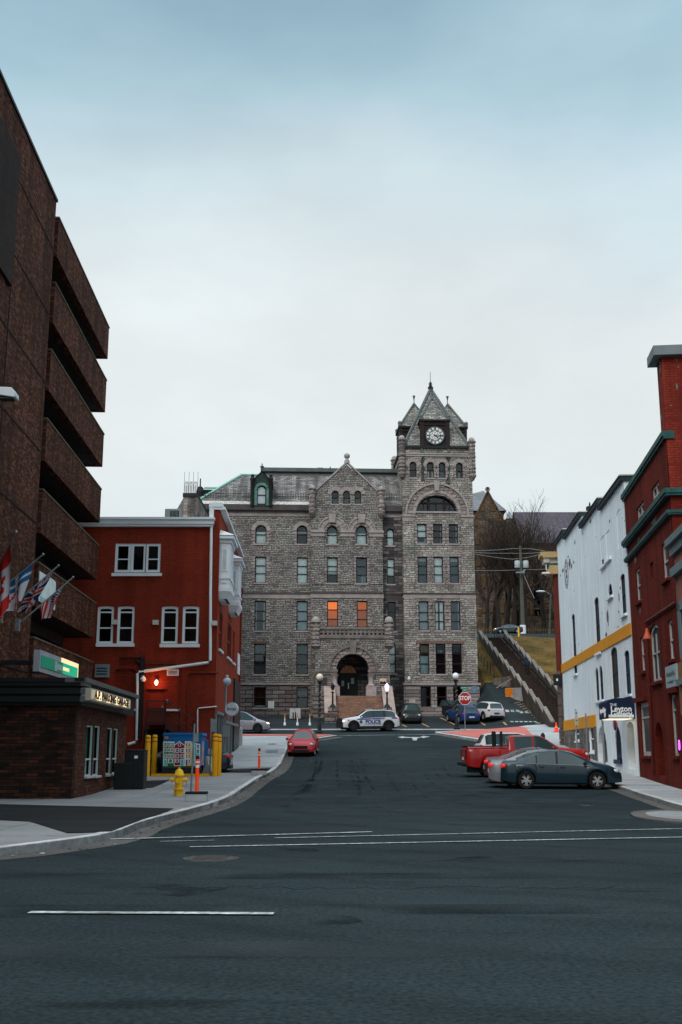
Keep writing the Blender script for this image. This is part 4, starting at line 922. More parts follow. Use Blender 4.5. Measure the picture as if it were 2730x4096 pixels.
 for k in range(6):
  t = k * math.pi / 3; A = (math.sin(t) * rC * .33, math.cos(t) * rC * .33)
  for s_ in (-1, 1):
   u_ = t + s_ * math.pi / 6; B = (math.sin(u_) * rC * .57, math.cos(u_) * rC * .57); d = Vector((B[0] - A[0], B[1] - A[1])).normalized(); n = (-d.y * .014, d.x * .014)
   mb.prism([(A[0] - n[0], cz_ + A[1] - n[1]), (A[0] + n[0], cz_ + A[1] + n[1]), (B[0] + n[0], cz_ + B[1] + n[1]), (B[0] - n[0], cz_ + B[1] - n[1])], -.085, -.058)
 bar(-rC * .15, rC * .86, R(96), .03, .015, b=-.14); bar(-rC * .12, rC * .58, R(129), .05, .02, b=-.125)
 mb.build('clock_numerals_and_hands', NUM, f)
 return o
clock_dormer(Fr(CH(CH.A(z2(757, 900), 0), 0.12, 0), CH.ex), True)
clock_dormer(Fr(CH(.05, Ay, 0), -CH.ey), False)
clock_dormer(Fr(CH(aR - .05, Ay, 0), CH.ey), False)
clock_dormer(Fr(CH(Ax, TD - .05, 0), -CH.ex), False)
for a, b, y0, y1 in ((-.02, -.02, 1470, 880), (aR + .02, -.02, 1492, 905)):
 x_ = 325 if a < 1 else 1195
 turret(CH, tower, a, b, CH.C(z2(x_, y0), 0), CH.C(z2(x_, y1), 0), .38, name='corner_turret')
turret(CH, tower, -.02, TD, CH.C(z2(325, 1470), 0), CH.C(z2(325, 880), 0), .38, name='corner_turret')
turret(CH, tower, aR + .02, TD, CH.C(z2(1195, 1492), 0), CH.C(z2(1195, 905), 0), .38, name='corner_turret')
PB_ = -3.4
p0, p1 = CH.A(z3(812, 560), PB_), CH.A(z3(1480, 560), PB_); zPt = CH.C(z3(1100, 322), PB_); zPb = CH.C(z3(1100, 840), PB_)
pc = CH.A(z3(1147, 600), PB_); pr = (CH.A(z3(1293, 630), PB_) - CH.A(z3(1000, 630), PB_)) / 2; psp = CH.C(z3(1147, 630), PB_); zl = CH.C(z3(1147, 862), PB_)
mb = MB(CH)
opening = [(pc - pr, zl - 1)] + [(pc + pr, zl - 1), (pc + pr, psp)] + [(pc + pr * math.cos(math.pi * i / 16), psp + pr * math.sin(math.pi * i / 16)) for i in range(1, 16)] + [(pc - pr, psp)]
mb.wall([(p0, 2.5), (p1, 2.5), (p1, zPt), (p0, zPt)], [opening], rev=1.0, b=PB_)
for a, s_ in ((p0, 1), (p1, -1)): mb.box(a, a + s_ * .05, PB_ + .01, BC, 2.5, zPt)
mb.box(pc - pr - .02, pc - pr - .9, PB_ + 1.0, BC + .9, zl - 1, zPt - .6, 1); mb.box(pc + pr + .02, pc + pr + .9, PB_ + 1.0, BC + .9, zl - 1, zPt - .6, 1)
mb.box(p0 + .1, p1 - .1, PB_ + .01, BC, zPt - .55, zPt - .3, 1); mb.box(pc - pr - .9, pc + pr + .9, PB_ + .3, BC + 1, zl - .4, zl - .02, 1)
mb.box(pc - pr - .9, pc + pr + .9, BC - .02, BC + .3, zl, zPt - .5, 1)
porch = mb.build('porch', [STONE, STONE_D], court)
mb = MB(CH)
voussoirs(mb, pc, psp, pr + .01, pr + .62, PB_ - .08, PB_ + .3, 15)
mb.build('arch_voussoirs', QUOIN, porch)
mb = MB(CH); ringband(mb, pc, psp, pr + .63, pr + .85, PB_ - .24, PB_ + .01, 24); mb.prism([(pc - .26, psp + pr - .05), (pc + .26, psp + pr - .05), (pc + .38, psp + pr + 1.25), (pc - .38, psp + pr + 1.25)], PB_ - .34, PB_ + .01)
for s_ in (-1, 1):
 x0_, x1_ = (p0 - .12, pc - pr + .12) if s_ < 0 else (pc + pr - .12, p1 + .12)
 mb.box(x0_, x1_, PB_ - .2, PB_ + .02, psp - .18, psp + .06); mb.box(x0_ + .05, x1_ - .05, PB_ - .12, PB_ + .02, psp - .42, psp - .19)
for yy, hh in ((322, .14), (336, .1), (248, .16)): z_ = CH.C(z3(1100, yy), PB_); mb.box(p0 + .2, p1 - .2, PB_ - .14, PB_ + .25, z_ - hh, z_)
zb0, zb1 = CH.C(z3(1100, 312), PB_), CH.C(z3(1100, 262), PB_); nB = 14; wb_ = (p1 - p0 - 1.6) / nB
for i in range(nB + 1): a = p0 + .8 + i * wb_; mb.box(a - wb_ * .22, a + wb_ * .22, PB_ - .05, PB_ + .18, zb0, zb1)
mb.box(p0 + .4, p1 - .4, PB_ - .04, PB_ + .17, (zb0 + zb1) / 2 - .09, (zb0 + zb1) / 2 + .09); mb.box(p0 + .4, p1 - .4, PB_ - .05, PB_ + .18, zPt, zb0)
mb.build('porch_trim', basic('dark_porch_stone', (.17, .148, .14), .85, var=.25, scale=1.5, fine=.2, fs=10), porch)
mb = MB(CH); mb.box(p0 + .4, p1 - .4, PB_ + .5, PB_ + .55, zPt, zb1); mb.build('balcony_wall', STONE_D, porch)
for x in (815, 1473): turret(CH, porch, CH.A(z3(x, 300), PB_), PB_ + .1, CH.C(z3(x, 446), PB_), CH.C(z3(x, 155), PB_), .47, name='corner_turret')
GRC = basic('granite_column', (.34, .28, .27), .6, var=.2, scale=4)
for s_ in (-1, 1):
 mb = MB(CH); a = pc + s_ * (pr + .18); zc0 = CH.C(z3(1147, 775), PB_)
 mb.lathe([(.42, 0), (.42, .12), (.3, .2), (.26, .3), (.25, psp - zc0 - .75), (.3, psp - zc0 - .65), (.42, psp - zc0 - .45)], (a, PB_ - .05, zc0), 14)
 mb.box(a - .5, a + .5, PB_ - .4, PB_ + .3, zl - .1, zc0)
 mb.build('porch_column', GRC, porch, smooth=30)
for s_ in (-1, 1):
 mb = MB(CH)
 x0_, x1_ = (p0 - .1, pc - pr - .5) if s_ < 0 else (pc + pr + .5, p1 + .1)
 mb.box(x0_, x1_, PB_ - .15, PB_ + .3, zPb - .45, zPb); mb.box(x0_ - .15, x1_, PB_ - .35, PB_ + .3, 2.5, zPb - .44)
 mb.build('porch_plinth', ROCKF, porch)
DB_ = BC - .1; dl, dr = CH.A(z3(1025, 700), DB_), CH.A(z3(1188, 700), DB_); dt = CH.C(z3(1100, 660), DB_); dcx = (dl + dr) / 2; drr = (dr - dl) / 2
mb = MB(CH); mb.box(dl, dr, DB_ - .08, DB_, zl, dt); ringband(mb, dcx, dt, drr - .12, drr, DB_ - .1, DB_, 14); mb.box(dl, dr, DB_ - .12, DB_, dt - .1, dt + .05)
for k in range(1, 6): t = math.pi * k / 6; mb.prism([(dcx + .05 * math.cos(t), dt + .05), (dcx + drr * math.cos(t) + .03, dt + drr * math.sin(t)), (dcx + drr * math.cos(t) - .03, dt + drr * math.sin(t))], DB_ - .09, DB_ - .02)
mb.box(dcx - .03, dcx + .03, DB_ - .1, DB_, zl, dt); door = mb.build('entrance_door', BLACKM, porch)
mb = MB(CH); ringband(mb, dcx, dt, .02, drr - .1, DB_ - .05, DB_ - .03, 14); mb.build('fanlight', basic('dim_amber_glass', (.12, .06, .03), .4, var=.6, scale=2, emit=(.5, .22, .1), es=.06), door)
mb = MB(CH); mb.box(CH.A(z3(1104, 770), DB_ - .1), CH.A(z3(1113, 770), DB_ - .1), DB_ - .16, DB_ - .1, CH.C(z3(1100, 797), DB_), CH.C(z3(1100, 742), DB_)); mb.build('door_handle', WHITEM, door)
mb = MB(CH); mb.box(CH.A(z3(1130, 720), DB_), CH.A(z3(1158, 720), DB_), DB_ - .1, DB_ - .085, CH.C(z3(1100, 752), DB_), CH.C(z3(1100, 700), DB_)); mb.box(CH.A(z3(1046, 720), DB_), CH.A(z3(1068, 720), DB_), DB_ - .1, DB_ - .085, CH.C(z3(1100, 774), DB_), CH.C(z3(1100, 725), DB_)); mb.build('notices', BLIND2, door)
s0a, s1a = CH.A(z3(990, 864), PB_), CH.A(z3(1374, 864), PB_); zst0 = 3.75; nS = 19; rs = (zl - zst0) / nS; go = .33; ysT = PB_ - .1
steps = thing('entrance_steps', 'worn pinkish stone steps rising to the arched courthouse doors behind the police car', 'steps', tuple(CH((s0a + s1a) / 2, ysT - 3, 3.7)))
mb = MB(CH)
for i in range(nS): zt_ = zl - rs * i - .002 * i; mb.box(s0a, s1a + .3, ysT - go * (i + 1), ysT - go * i, zst0 - .8, zt_); mb.box(s0a + .01, s1a + .29, ysT - go * (i + 1) - .012, ysT - go * (i + 1), zt_ - rs - .0, zt_ - rs * .62, 1)  # darker strip low on each riser paints in the step shading
mb.build('flight', [STEPM, BROWNSTONE], steps)
L_ = go * nS; zF = zst0 + 1.1; PPS = basic('pale_pink_slab', (.34, .265, .235), .75, var=.2, scale=1.5, fine=.15)
for s_, a0_, a1_v in ((-1, s0a - 1.15, s0a - .02), (1, s1a + .32, s1a + 1.4)):
 mb = MB(CH); y0_, y1_v = ysT - L_ * .62, PB_ + .0
 for (u0, u1, zz, mm) in ((a0_, a1_v, 0, 0),):
  rows = [[(u0, y1_v, zl + 1.0), (u1, y1_v, zl + 1.0)], [(u0, y0_, zF), (u1, y0_, zF)], [(u0, y0_ - .9, zF - .05), (u1, y0_ - .9, zF - .05)], [(u0, y0_ - .9, zst0 - 1), (u1, y0_ - .9, zst0 - 1)]]
  mb.grid(rows, lambda i, j: 0 if i == 0 else 1)
  for u in (u0, u1): mb.poly([(u, y1_v, zst0 - 1), (u, y1_v, zl + 1.0), (u, y0_, zF), (u, y0_ - .9, zF - .05), (u, y0_ - .9, zst0 - 1)], 1)
 mb.box(a0_ - .05, a1_v + .05, y0_ - 1.0, y0_ + .05, zF - .04, zF + .14, 2)
 mb.build('flank_wall', [PPS, ROCKF, BROWNSTONE], steps)
def plaque(T, b, uv0, uv1, mat, name, label, cat, parent=None, th=.04, lines=0, lm=None, group=None):
 a0, c1_ = T.P(uv0, b); a1, c0_ = T.P(uv1, b); mb = MB(T); mb.box(a0, a1, b - th, b, c0_, c1_)
 w0 = T((a0 + a1) / 2, b, c0_)
 if parent is None:
  root = thing(name, label, cat, tuple(w0), group); o = mb.build('board', mat, root)
 else: root = parent; o = mb.build(name, mat, parent)
 if lines:
  m2 = MB(T); H = c1_ - c0_; W = a1 - a0
  for i in range(lines):
   z = c1_ - H * (i + .5) / lines; x = a0 + W * .08; random.seed(i + int(W * 100))
   while x < a1 - W * .1:
    w = W * random.uniform(.05, .16); m2.box(x, min(x + w, a1 - W * .08), b - th - .006, b - th + .001, z - H / lines * .22, z + H / lines * .22); x += w + W * .035
  m2.build('lettering', lm or BLACKM, root if parent is None else o)
 return root
plaque(CH, BM - .13, z3(388, 906), z3(441, 972), WHITEM, 'wall_notice', 'white notice board of small print on the stone beside a basement window', 'notice', lines=7, lm=BLIND2)
pq = plaque(CH, PB_ - .02, z3(1385, 705), z3(1449, 760), BLACKM, 'crest_plaque', 'black plaque with a small pale crest on the porch right of the columns', 'plaque')
mb = MB(CH); a_, z_ = CH.P(z3(1417, 722), PB_ - .1)
mb.ball((a_, PB_ - .08, z_), .17, 8, sc=(1, .2, 1))
for s_ in (-1, 1): mb.ball((a_ + s_ * .2, PB_ - .08, z_ + .04), .11, 8, sc=(.8, .2, 1.4)); mb.box(a_ + s_ * .28 - .03, a_ + s_ * .28 + .03, PB_ - .09, PB_ - .06, z_ - .15, z_ + .2)
mb.build('crest', basic('cream_crest', (.6, .42, .3), .6), pq)
mb = MB(CH); a0_, z1v = CH.P(z3(1385, 705), PB_); a1v, z0v = CH.P(z3(1449, 760), PB_)
for (x0, x1, y0, y1) in ((a0_, a1v, z1v - .04, z1v), (a0_, a1v, z0v, z0v + .04), (a0_, a0_ + .04, z0v, z1v), (a1v - .04, a1v, z0v, z1v)): mb.box(x0, x1, PB_ - .09, PB_ - .055, y0, y1)
mb.build('border', basic('cream_border', (.5, .38, .28), .6), pq)
plaque(CH, PB_ - .02, z3(862, 695), z3(915, 765), basic('bronze_plaque', (.05, .04, .048), .6), 'bronze_plaque', 'dull brown plaque on the porch wall behind the globe lamp', 'plaque')
plaque(CH, -.14, z5(336, 838), z5(390, 890), basic('pale_pink_sign', (.6, .52, .53), .6), 'parking_notice', 'pale pink notice of printed lines on the tower base above the black car', 'sign', lines=5, lm=basic('maroon_print', (.22, .06, .08), .6))
plaque(CH, -.14, z5(934, 710), z5(988, 778), basic('blue_sign', (.03, .12, .24), .5), 'blue_notice', 'blue notice with pale print on the tower base near the street name sign', 'sign', lines=5, lm=BLIND2)
w0 = CH(CH.A(z5(330, 640), -.3), -.3, CH.C(z5(330, 640), -.3)); mb = MB(Fr(w0, (1, 0))); mb.ball((0, 0, .12), .14); mb.lathe([(.12, 0), (.18, -.12), (.12, -.3), (0.001, -.36)], (0, 0, .12), 10); mb.box(-.03, .03, 0, .3, .1, .2)
tag(mb.build('security_camera', WHITEM, loc=w0, smooth=40), 'small white security camera fixed to the corner of the clock tower', 'camera')
PKx = -12.5 + .036 * 56
PK = Fr((PKx, 0, 0), (-.036, 1))           # a ~ world y
pk = thing('parking_garage', 'tall dark brown brick parking garage with stacked open parapets, left edge', 'parking garage', (PKx - 1.5, 42, 0))
aS, aE = PK.A(b3(412, 1600)), PK.A(b3(848, 2200)); aM = PK.A(b3(445, 1100))
ztop = PK.C(b3(445, 1097)); zB0 = PK.C(b3(855, 2090))
mb = MB(PK); mb.box(14, aS, 0, 26, -.5, ztop); wl = mb.build('stair_block', PARK, pk)
mb = MB(PK); zd0, zd1 = PK.C(b3(66, 1750)), PK.C(b3(145, 760)); adp = PK.A(b3(105, 1250)); mb.box(15, adp, -.12, .02, zd0, zd1); mb.build('dark_panel', PARKD, pk)
par = []
for (xt, yt, xb, yb, zf) in ((856, 2090, 840, 2312, b3), (912, 475, 898, 742, b4), (895, 940, 880, 1215, b4), (875, 1415, 862, 1690, b4), (855, 1895, 838, 2180, b4), (1030, 1110, 1005, 1470, a1), (1005, 1725, 1000, 2110, a1)):
 par.append((PK.C(zf(xb, yb)), PK.C(zf(xt, yt))))
sp_ = (par[0][1] - par[5][1]) / 5; h_ = sum(t - b for b, t in par[:6]) / 6
par = [(par[0][1] - i * sp_ - h_, par[0][1] - i * sp_) for i in range(8)]
for b0_, t0_ in par:
 if t0_ < 1: continue
 mb = MB(PK); mb.box(aS + .55, aE, -.02, .3, b0_, t0_); mb.box(aE - .25, aE, .28, 9, b0_, t0_); mb.box(aS + .02, aS + .53, .22, .5, b0_, t0_)
 o = mb.build('parapet', PARK, pk); mb = MB(PK); mb.box(aS + .5, aE + .04, -.05, .33, t0_, t0_ + .07); mb.build('coping', basic('mossy_coping', (.10, .085, .06), .9, var=.3, scale=3), o)
 mb = MB(PK); mb.box(aS, aE - .26, .31, 26, b0_ + .05, b0_ + .42); mb.box(aS + .2, aE - .5, 1.4, 1.75, b0_ - .45, b0_ + .04); mb.build('deck_slab', basic('deck_concrete', (.05, .045, .042), .9), pk)
mb = MB(PK)
for b_ in (1.6, 8.5): mb.box(aE - 1.5, aE - 1.0, b_, b_ + .5, -.5, par[0][0])
mb.box(aS + 5, aS + 5.5, 1.6, 2.1, -.5, par[0][0]); mb.build('columns', basic('column_concrete', (.06, .035, .03), .9), pk)
mb = MB(PK); mb.box(aS, aE - 2.5, 9.5, 10, -.5, par[0][0]); mb.build('inner_wall', DARKIN, pk)
mb = MB(PK)
gx = [PK.C(b4(x, y)) for x, y in ((340, 425), (320, 1050), (300, 1685))]; gs = abs(gx[0] - gx[2]) / 2
for k in range(-3, 6):
 z = gx[1] - k * gs
 if 0 < z < ztop - 1: mb.box(15, aS + .01, -.022, .02, z - .03, z + .03)
a_ = PK.A(b4(25, 600)); mb.box(a_ - .03, a_ + .03, -.024, .02, 0, zd0)
mb.build('expansion_joints', basic('joint', (.02, .015, .014), .9), pk)
mb = MB(PK); mb.box(14, aS + .05, -.06, .4, ztop, ztop + .12); mb.build('roof_edge', BLACKM, pk)
pts = [PK.P(d2(*q)) for q in ((765, 805), (1085, 1020), (1070, 1580), (750, 1390))]
root = thing('white_banner', 'white sheet with a cut corner fixed to the garage parapet behind the flags', 'banner', tuple(PK(pts[3][0], -.1, pts[3][1])))
mb = MB(PK); p = [PK.P(d2(*q), -.06) for q in ((765, 805), (1050, 985), (1085, 1030), (1065, 1575), (750, 1390))]; mb.prism(p, -.09, -.06); mb.build('sheet', basic('white_banner', (.62, .70, .70), .7, var=.15, scale=2), root)
mb = MB(PK); mb.prism([PK.P(d2(*q), -.1) for q in ((790, 1290), (930, 1375), (925, 1460), (780, 1375))], -.1, -.092); mb.prism([PK.P(d2(*q), -.1) for q in ((975, 1430), (1050, 1480), (1050, 1545), (975, 1495))], -.1, -.092); mb.build('pale_print', basic('pale_teal_print', (.32, .5, .5), .7), root)
GO = -1.6
g = [PK.P(a1(*q), GO) for q in ((425, 1568), (820, 1715), (425, 1800))]
ga0, ga1 = g[0][0], g[1][0]; gz1 = (g[0][1] + g[1][1]) / 2; gz0 = g[2][1]; gz0 = gz1 - (g[0][1] - g[2][1])
sg = thing('green_box_sign', 'green backlit box sign with a pale H on the garage wall above the black roof', 'sign', tuple(PK(ga0, GO, gz0)))
mb = MB(PK); mb.box(ga0, ga1, GO + .01, GO + .22, gz0, gz1); mb.build('case', basic('pale_grey_case', (.34, .34, .38), .5), sg)
mb = MB(PK); mid = ga0 + (ga1 - ga0) * .55; fr_ = .17
mb.box(ga0 + fr_, mid, GO - .02, GO + .01, gz0 + fr_, gz1 - fr_, 0); mb.box(mid, ga1 - fr_, GO - .02, GO + .01, gz0 + fr_, gz1 - fr_, 1); mb.box(mid - .2, ga1, GO - .01, GO + .009, gz1 - fr_, gz1, 2); mb.box(ga1 - fr_, ga1, GO - .01, GO + .009, gz0, gz1 - fr_, 2)
mb.build('face', [basic('green_panel', (.0, .20, .125), .4, var=0, emit=(0, .3, .17), es=.22), basic('green_panel_lit', (.0, .28, .16), .4, var=0, emit=(0, .42, .24), es=.75), WARM], sg)
mb = MB(PK); hx = PK.A(DQ1(345, 340), GO); hz = (gz0 + gz1) / 2 - .02
for x in (0, ): mb.box(hx, hx + .32, GO - .04, GO - .02, hz - .23 * (gz1 - gz0), hz + .23 * (gz1 - gz0))
mb.box(hx + .1, PK.A(DQ1(440, 370), GO), GO - .04, GO - .02, hz - .1, hz + .1); mb.build('letter', basic('pale_letter', (.4, .5, .48), .6), sg)
tl, tr_ = PK.A(DQ1(448, 370), GO), PK.A(DQ1(562, 400), GO); text('ESIDENCE', PK, (tl + tr_) / 2, GO - .03, hz, (gz1 - gz0) * .25, WARM, sg, sx=(tr_ - tl) / ((gz1 - gz0) * .25 * 5.6))
mb = MB(PK); mb.box(ga0 + 1, ga0 + 1.15, GO + .5, -.01, gz0 + .3, gz0 + .45) if 0 else None; mb.box(ga0 + 1, ga0 + 1.15, GO + .22, -.01, gz0 + .3, gz0 + .45); mb.box(ga1 - 1, ga1 - .85, GO + .5, -.01, gz0 + .3, gz0 + .45); mb.build('bracket', BLACKM, sg)
FR_ = basic('flag_red', (.45, .02, .015), .8, var=.1); FW = basic('flag_white', (.46, .45, .49), .8, var=.08); FB = basic('flag_navy', (.012, .02, .06), .8, var=.1); FBL = basic('flag_blue', (.015, .09, .22), .8, var=.1)
def flag(base, tip, off, hoist, drop, lab, paint, mats, s0=.04, sway=0, ph=0):
 B = PK(*[x for x in (PK.P(base, -.1)[0], -.1, PK.P(base, -.1)[1])]); Tp = PK(PK.P(tip, -off)[0], -off, PK.P(tip, -off)[1])
 root = thing('flag_on_pole', lab, 'flag', tuple(B), 'flags on slanting poles on the garage wall')
 mb = MB(); mb.tube([B, Tp], .028, 8); mb.ball(tuple(Tp), .05, 8); mb.build('pole', STEEL, root, smooth=50)
 mb = MB(); mb.box(B.x - .12, B.x + .05, B.y - .08, B.y + .08, B.z - .25, B.z + .2); mb.build('bracket', STEEL, root)
 D = (B - Tp).normalized(); nS_, nT = 22, 26; rows = []
 for j in range(nT + 1):
  t = j / nT; row = []
  for i in range(nS_ + 1):
   s = i / nS_; p = Tp + D * (s0 + s * hoist * (1 - .35 * t)) + Vector((0, 0, -1)) * (t * drop * (1 - .25 * abs(s - .3)))
   fold = (.10 + .05 * t) * math.sin(s * 9 + ph + t * 1.5) * min(1, t * 3 + .2)
   p += Vector((.25, 1, 0)).normalized() * fold + Vector((sway * t, 0, 0)); row.append(p)
  rows.append(row)
 mb = MB(); mb.grid(rows, lambda i, j: paint(j / nS_, i / nT)); o = mb.build('cloth', mats, root, smooth=80); return root
def leaf(s, t):
 x, y = (s - .5) * 2, (t - .5) * 4
 r = math.hypot(x, y); th = math.atan2(y, x); return r < .55 + .22 * math.cos(th * 5)
def canada(s, t): return 0 if (t < .25 or t > .75 or leaf(s, t)) else 1
def union(s, t):
 if abs(s - .5) < .09 or abs(t - .5) < .05: return 0
 if abs(s - .5) < .16 or abs(t - .5) < .09: return 1
 d = abs(abs(s - .5) - abs(t - .5)); return 0 if d < .035 else (1 if d < .11 else 2)
def nfld(s, t):
 if t < .4: return 2 if abs(s - .5) > .07 and abs((t - .2) * 2.2 - .0) > .1 else 1
 return 0 if abs(abs(s - .5) - (t - .4) * .75) < .045 or abs(s - .5) < .03 and t > .75 else 1
def usa(s, t): return (1 if (int(s * 40) + int(t * 50)) % 3 == 0 else 2) if (t < .38 and s < .52) else (0 if int(s * 13) % 2 == 0 else 1)
flag(d2(-420, 1480), d2(315, 40), 1.9, 1.5, 2.1, 'red and white flag with a maple leaf, leftmost of the four on the garage wall', canada, [FR_, FW], s0=.55, ph=.5)
flag(d2(-260, 1400), d2(845, 480), 1.9, 1.25, 1.35, 'half-furled blue, white and red flag, second from the left on the garage wall', nfld, [FR_, FW, FBL], s0=.45, ph=2, sway=-.25)
flag(d2(20, 1680), d2(1145, 700), 1.9, .95, 1.3, 'navy, red and white crossed flag drooping in front of the white banner', union, [FR_, FW, FB], s0=.25, ph=1, sway=-.65)
flag(d2(360, 1850), d2(1430, 930), 1.9, 1.05, 1.0, 'small red and white striped flag with a starred blue corner, rightmost on the garage wall', usa, [FR_, FW, FB], s0=.5, ph=3, sway=-.25)
_c = at(*a3(770, 900), 34.5); BT = Fr((_c.x, 34.5, 0), (-.036, 1)); BF = Fr((_c.x - 16, 34.5, 0), (1, 0)); fx = 16.0
bt = thing('brick_booth', 'low dark brick booth with a ribbed black roof edge beside the garage', 'booth', (_c.x - 2, 36, 0))
aN = BT.A(a3(1312, 900)); zf0, zf1 = BF.C(a3(600, 450)), BF.C(a3(600, 160), -.3)
ws = Wall(BT, bt)
for i, (x0, x1, y0, y1, bl) in enumerate(((905, 968, 655, 1190, 1), (988, 1040, 660, 1185, 1), (1125, 1170, 680, 1172, 0), (1190, 1230, 690, 1165, 0))):
 a0, a1_v = BT.A(a3(x0 - 8, 900)), BT.A(a3(x1, 900)); c1_, c0_ = BT.C(a3(x0, y0)), BT.C(a3(x0, y1))
 ws.win(a0, a1_v, c0_, c1_, rev=.09, fr=.05, rails=(.33,), rw=.03, pane=False, frm=basic('white_sash', (.45, .5, .5), .5, var=.05), blinds=[(0, 1, .34, 1, basic('green_window_sheet', (.005, .13, .09), .6)), (0, 1, .0, .33, BLIND2 if bl else BLIND3)], glass=glassmat('booth_glass', (.8, .9, .9), .08), sill=(basic('pale_sill', (.4, .42, .42), .7), .04, .07, .12))
mb = MB(BT); ws.finish(mb, [(0, -.2), (aN, -.2), (aN, zf0 + .2), (0, zf0 + .2)], 0)
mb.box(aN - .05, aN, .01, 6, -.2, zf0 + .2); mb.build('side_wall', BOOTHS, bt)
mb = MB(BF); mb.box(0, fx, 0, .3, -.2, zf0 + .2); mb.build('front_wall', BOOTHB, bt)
mb = MB(BF); H = zf1 - zf0
RIB = basic('ribbed_black_metal', (.014, .016, .017), .5, var=.12)
mb.box(0, fx + .2, -.2, .2, zf0, zf1 - .1)
for k in range(3): z = zf0 + H * (.12 + k * .29); mb.box(0, fx + .28, -.34, -.19, z, z + H * .2)
mb.box(0, fx + .32, -.38, .3, zf1 - .12, zf1); mb.build('fascia', RIB, bt)
mb = MB(BT); mb.box(-.2, aN + .6, -.2, .2, zf0, zf1 - .1); mb.box(-.38, aN + .7, -.38, .3, zf1 - .14, zf1 + .002, 1)
for k in range(3): z = zf0 + H * (.12 + k * .29); mb.box(-.36, .62, -.33, -.19, z + .004, z + H * .2 - .004, 1)
mb.box(.2, aN + .6, .2, 8, zf0 + .3, zf1 - .2); mb.build('side_fascia', [RIB, basic('grey_fascia_metal', (.10, .105, .105), .6, var=.15)], bt)
s0_, s1_ = BT.A(a3(950, 330), -.5), BT.A(a3(1366, 440), -.5); sz1 = BT.C(a3(950, 265), -.5); sz0 = BT.C(a3(950, 395), -.5)
sg = thing('parking_sign', 'backlit cream sign with dark lettering on the booth roof edge', 'sign', tuple(BT(s0_, -.5, sz0)))
mb = MB(BT); mb.box(s0_, s1_, -.49, -.2, sz0, sz1); mb.build('case', basic('cream_sign_case', (.42, .38, .30), .6), sg)
mb = MB(BT)
n = 9
for i in range(n):
 a = s0_ + .12 + (s1_ - s0_ - .24) * i / n; b = s0_ + .12 + (s1_ - s0_ - .24) * (i + 1) / n; mb.box(a, b, -.51, -.49, sz0 + .05, sz1 - .05, i % 2)
mb.build('face', [basic('cream_sign_face', (.55, .48, .36), .6, emit=(1, .75, .45), es=.18), basic('cream_sign_face_lit', (.7, .6, .42), .6, emit=(1, .72, .38), es=1.1)], sg)
text('A.P. PARKING GARAGE', BT, (s0_ + s1_) / 2, -.515, (sz0 + sz1) / 2, (sz1 - sz0) * .92, BLACKM, sg, sx=(s1_ - s0_ - .5) / ((sz1 - sz0) * .92 * 11.3), bold=.012)
w0 = G(*a3(1290, 1330), KZ);
tb = thing('black_bin', 'tall black waste box with a small white label against the booth end', 'bin', (w0.x, w0.y, w0.z)); T_ = Fr((w0.x, w0.y, w0.z), (1, 0))
mb = MB(T_); mb.box(-.35, .3, -.1, .5, 0, .95); mb.box(0, .72, .0, .7, 0, 1.42); mb.box(-.02, .74, -.02, .72, 1.36, 1.42); mb.build('body', BLACKM, tb, bevel=.03)
mb = MB(T_); mb.box(.36, .48, -.02, -.001, 1.1, 1.2); mb.build('label', WHITEM, tb)
_c = at(*a2(1255, 1200), 57.0); RXc = _c.x
RF = Fr((RXc - 12, 57, 0), (1, 0)); RS = Fr((RXc, 57, 0), (-.0211 + 0 + .0, 1)); RS = Fr((RXc, 57, 0), (-.0211, 1)); rw_ = 12.0
rb = thing('red_brick_building', 'red painted brick building with white oriel windows left of the side street', 'building', (RXc - 2, 57, .5))
zg_ = RF.C(a2(600, 362)); zgt = RF.C(a2(600, 300)); zpt = RF.C(a2(1230, 190)); aPl = RF.A(a2(1212, 500))
WRF = Wall(RF, rb); WF = basic('white_window_frame', (.72, .78, .81), .5, var=.04)
SLW = (WF, .12, .12, .12); PGL = glassmat('plain_glass', (.25, .3, .32), .05)
for x0, x1, bl in ((272, 412, [(0, 1, 0, 1, basic('dark_sheet', (.02, .02, .022), .4))]), (424, 560, [(0, .62, 0, 1, BLIND3), (.62, .85, .45, .9, basic('dark_sheet2', (.015, .02, .02), .4)), (.62, 1, 0, .45, BLIND3)]), (566, 700, [(0, 1, 0, 1, BLIND3)])):
 WRF.px(*C2(x0, x1, 540, 820, a2), rev=.1, fr=.14, frm=WF, rails=(.46,) if x0 != 424 else (), rw=.03, blinds=bl, glass=PGL)
for x0, x1 in ((100, 243), (295, 444), (719, 868), (922, 1070)):
 WRF.px(*C2(x0, x1, 1145, 1508, a2), kind='f', rev=.12, fr=.13, frm=WF, rails=(.42, .84), rw=.035, blinds=[(0, 1, 0, 1, basic('dark_room', (.012, .016, .016), .6))] , glass=PGL)
for x0, x1, y0, y1 in ((265, 460, 1745, 1990),): WRF.px(*C2(x0, x1, y0, y1, a2), kind='s', rev=.15, fr=.06, frm=REDW, rails=tuple(i / 12 for i in range(1, 12)), rw=.045, pane=False, name='louvre')
WRF.px(c3(420, 585), c3(662, 1090), rev=.12, fr=.06, frm=REDW, rails=(), pane=False, name='door_opening')
mb = MB(RF)
WRF.finish(mb, [(-6, -.2), (aPl, -.2), (aPl, zg_ + .3), (-6, zg_ + .3)], 0)
mb.wall([(aPl, -.2), (rw_, -.2), (rw_, zpt), (aPl, zpt)], [], b=0)
mb.build('front_wall', REDW, rb)
da0, dz1 = RF.P(c3(425, 590)); da1, dz0 = RF.P(c3(658, 1090))
dp = MB(RF); dp.box(da0, da1, .08, .12, dz0, dz1); dr = dp.build('door', basic('red_door', (.19, .024, .014), .5), rb)
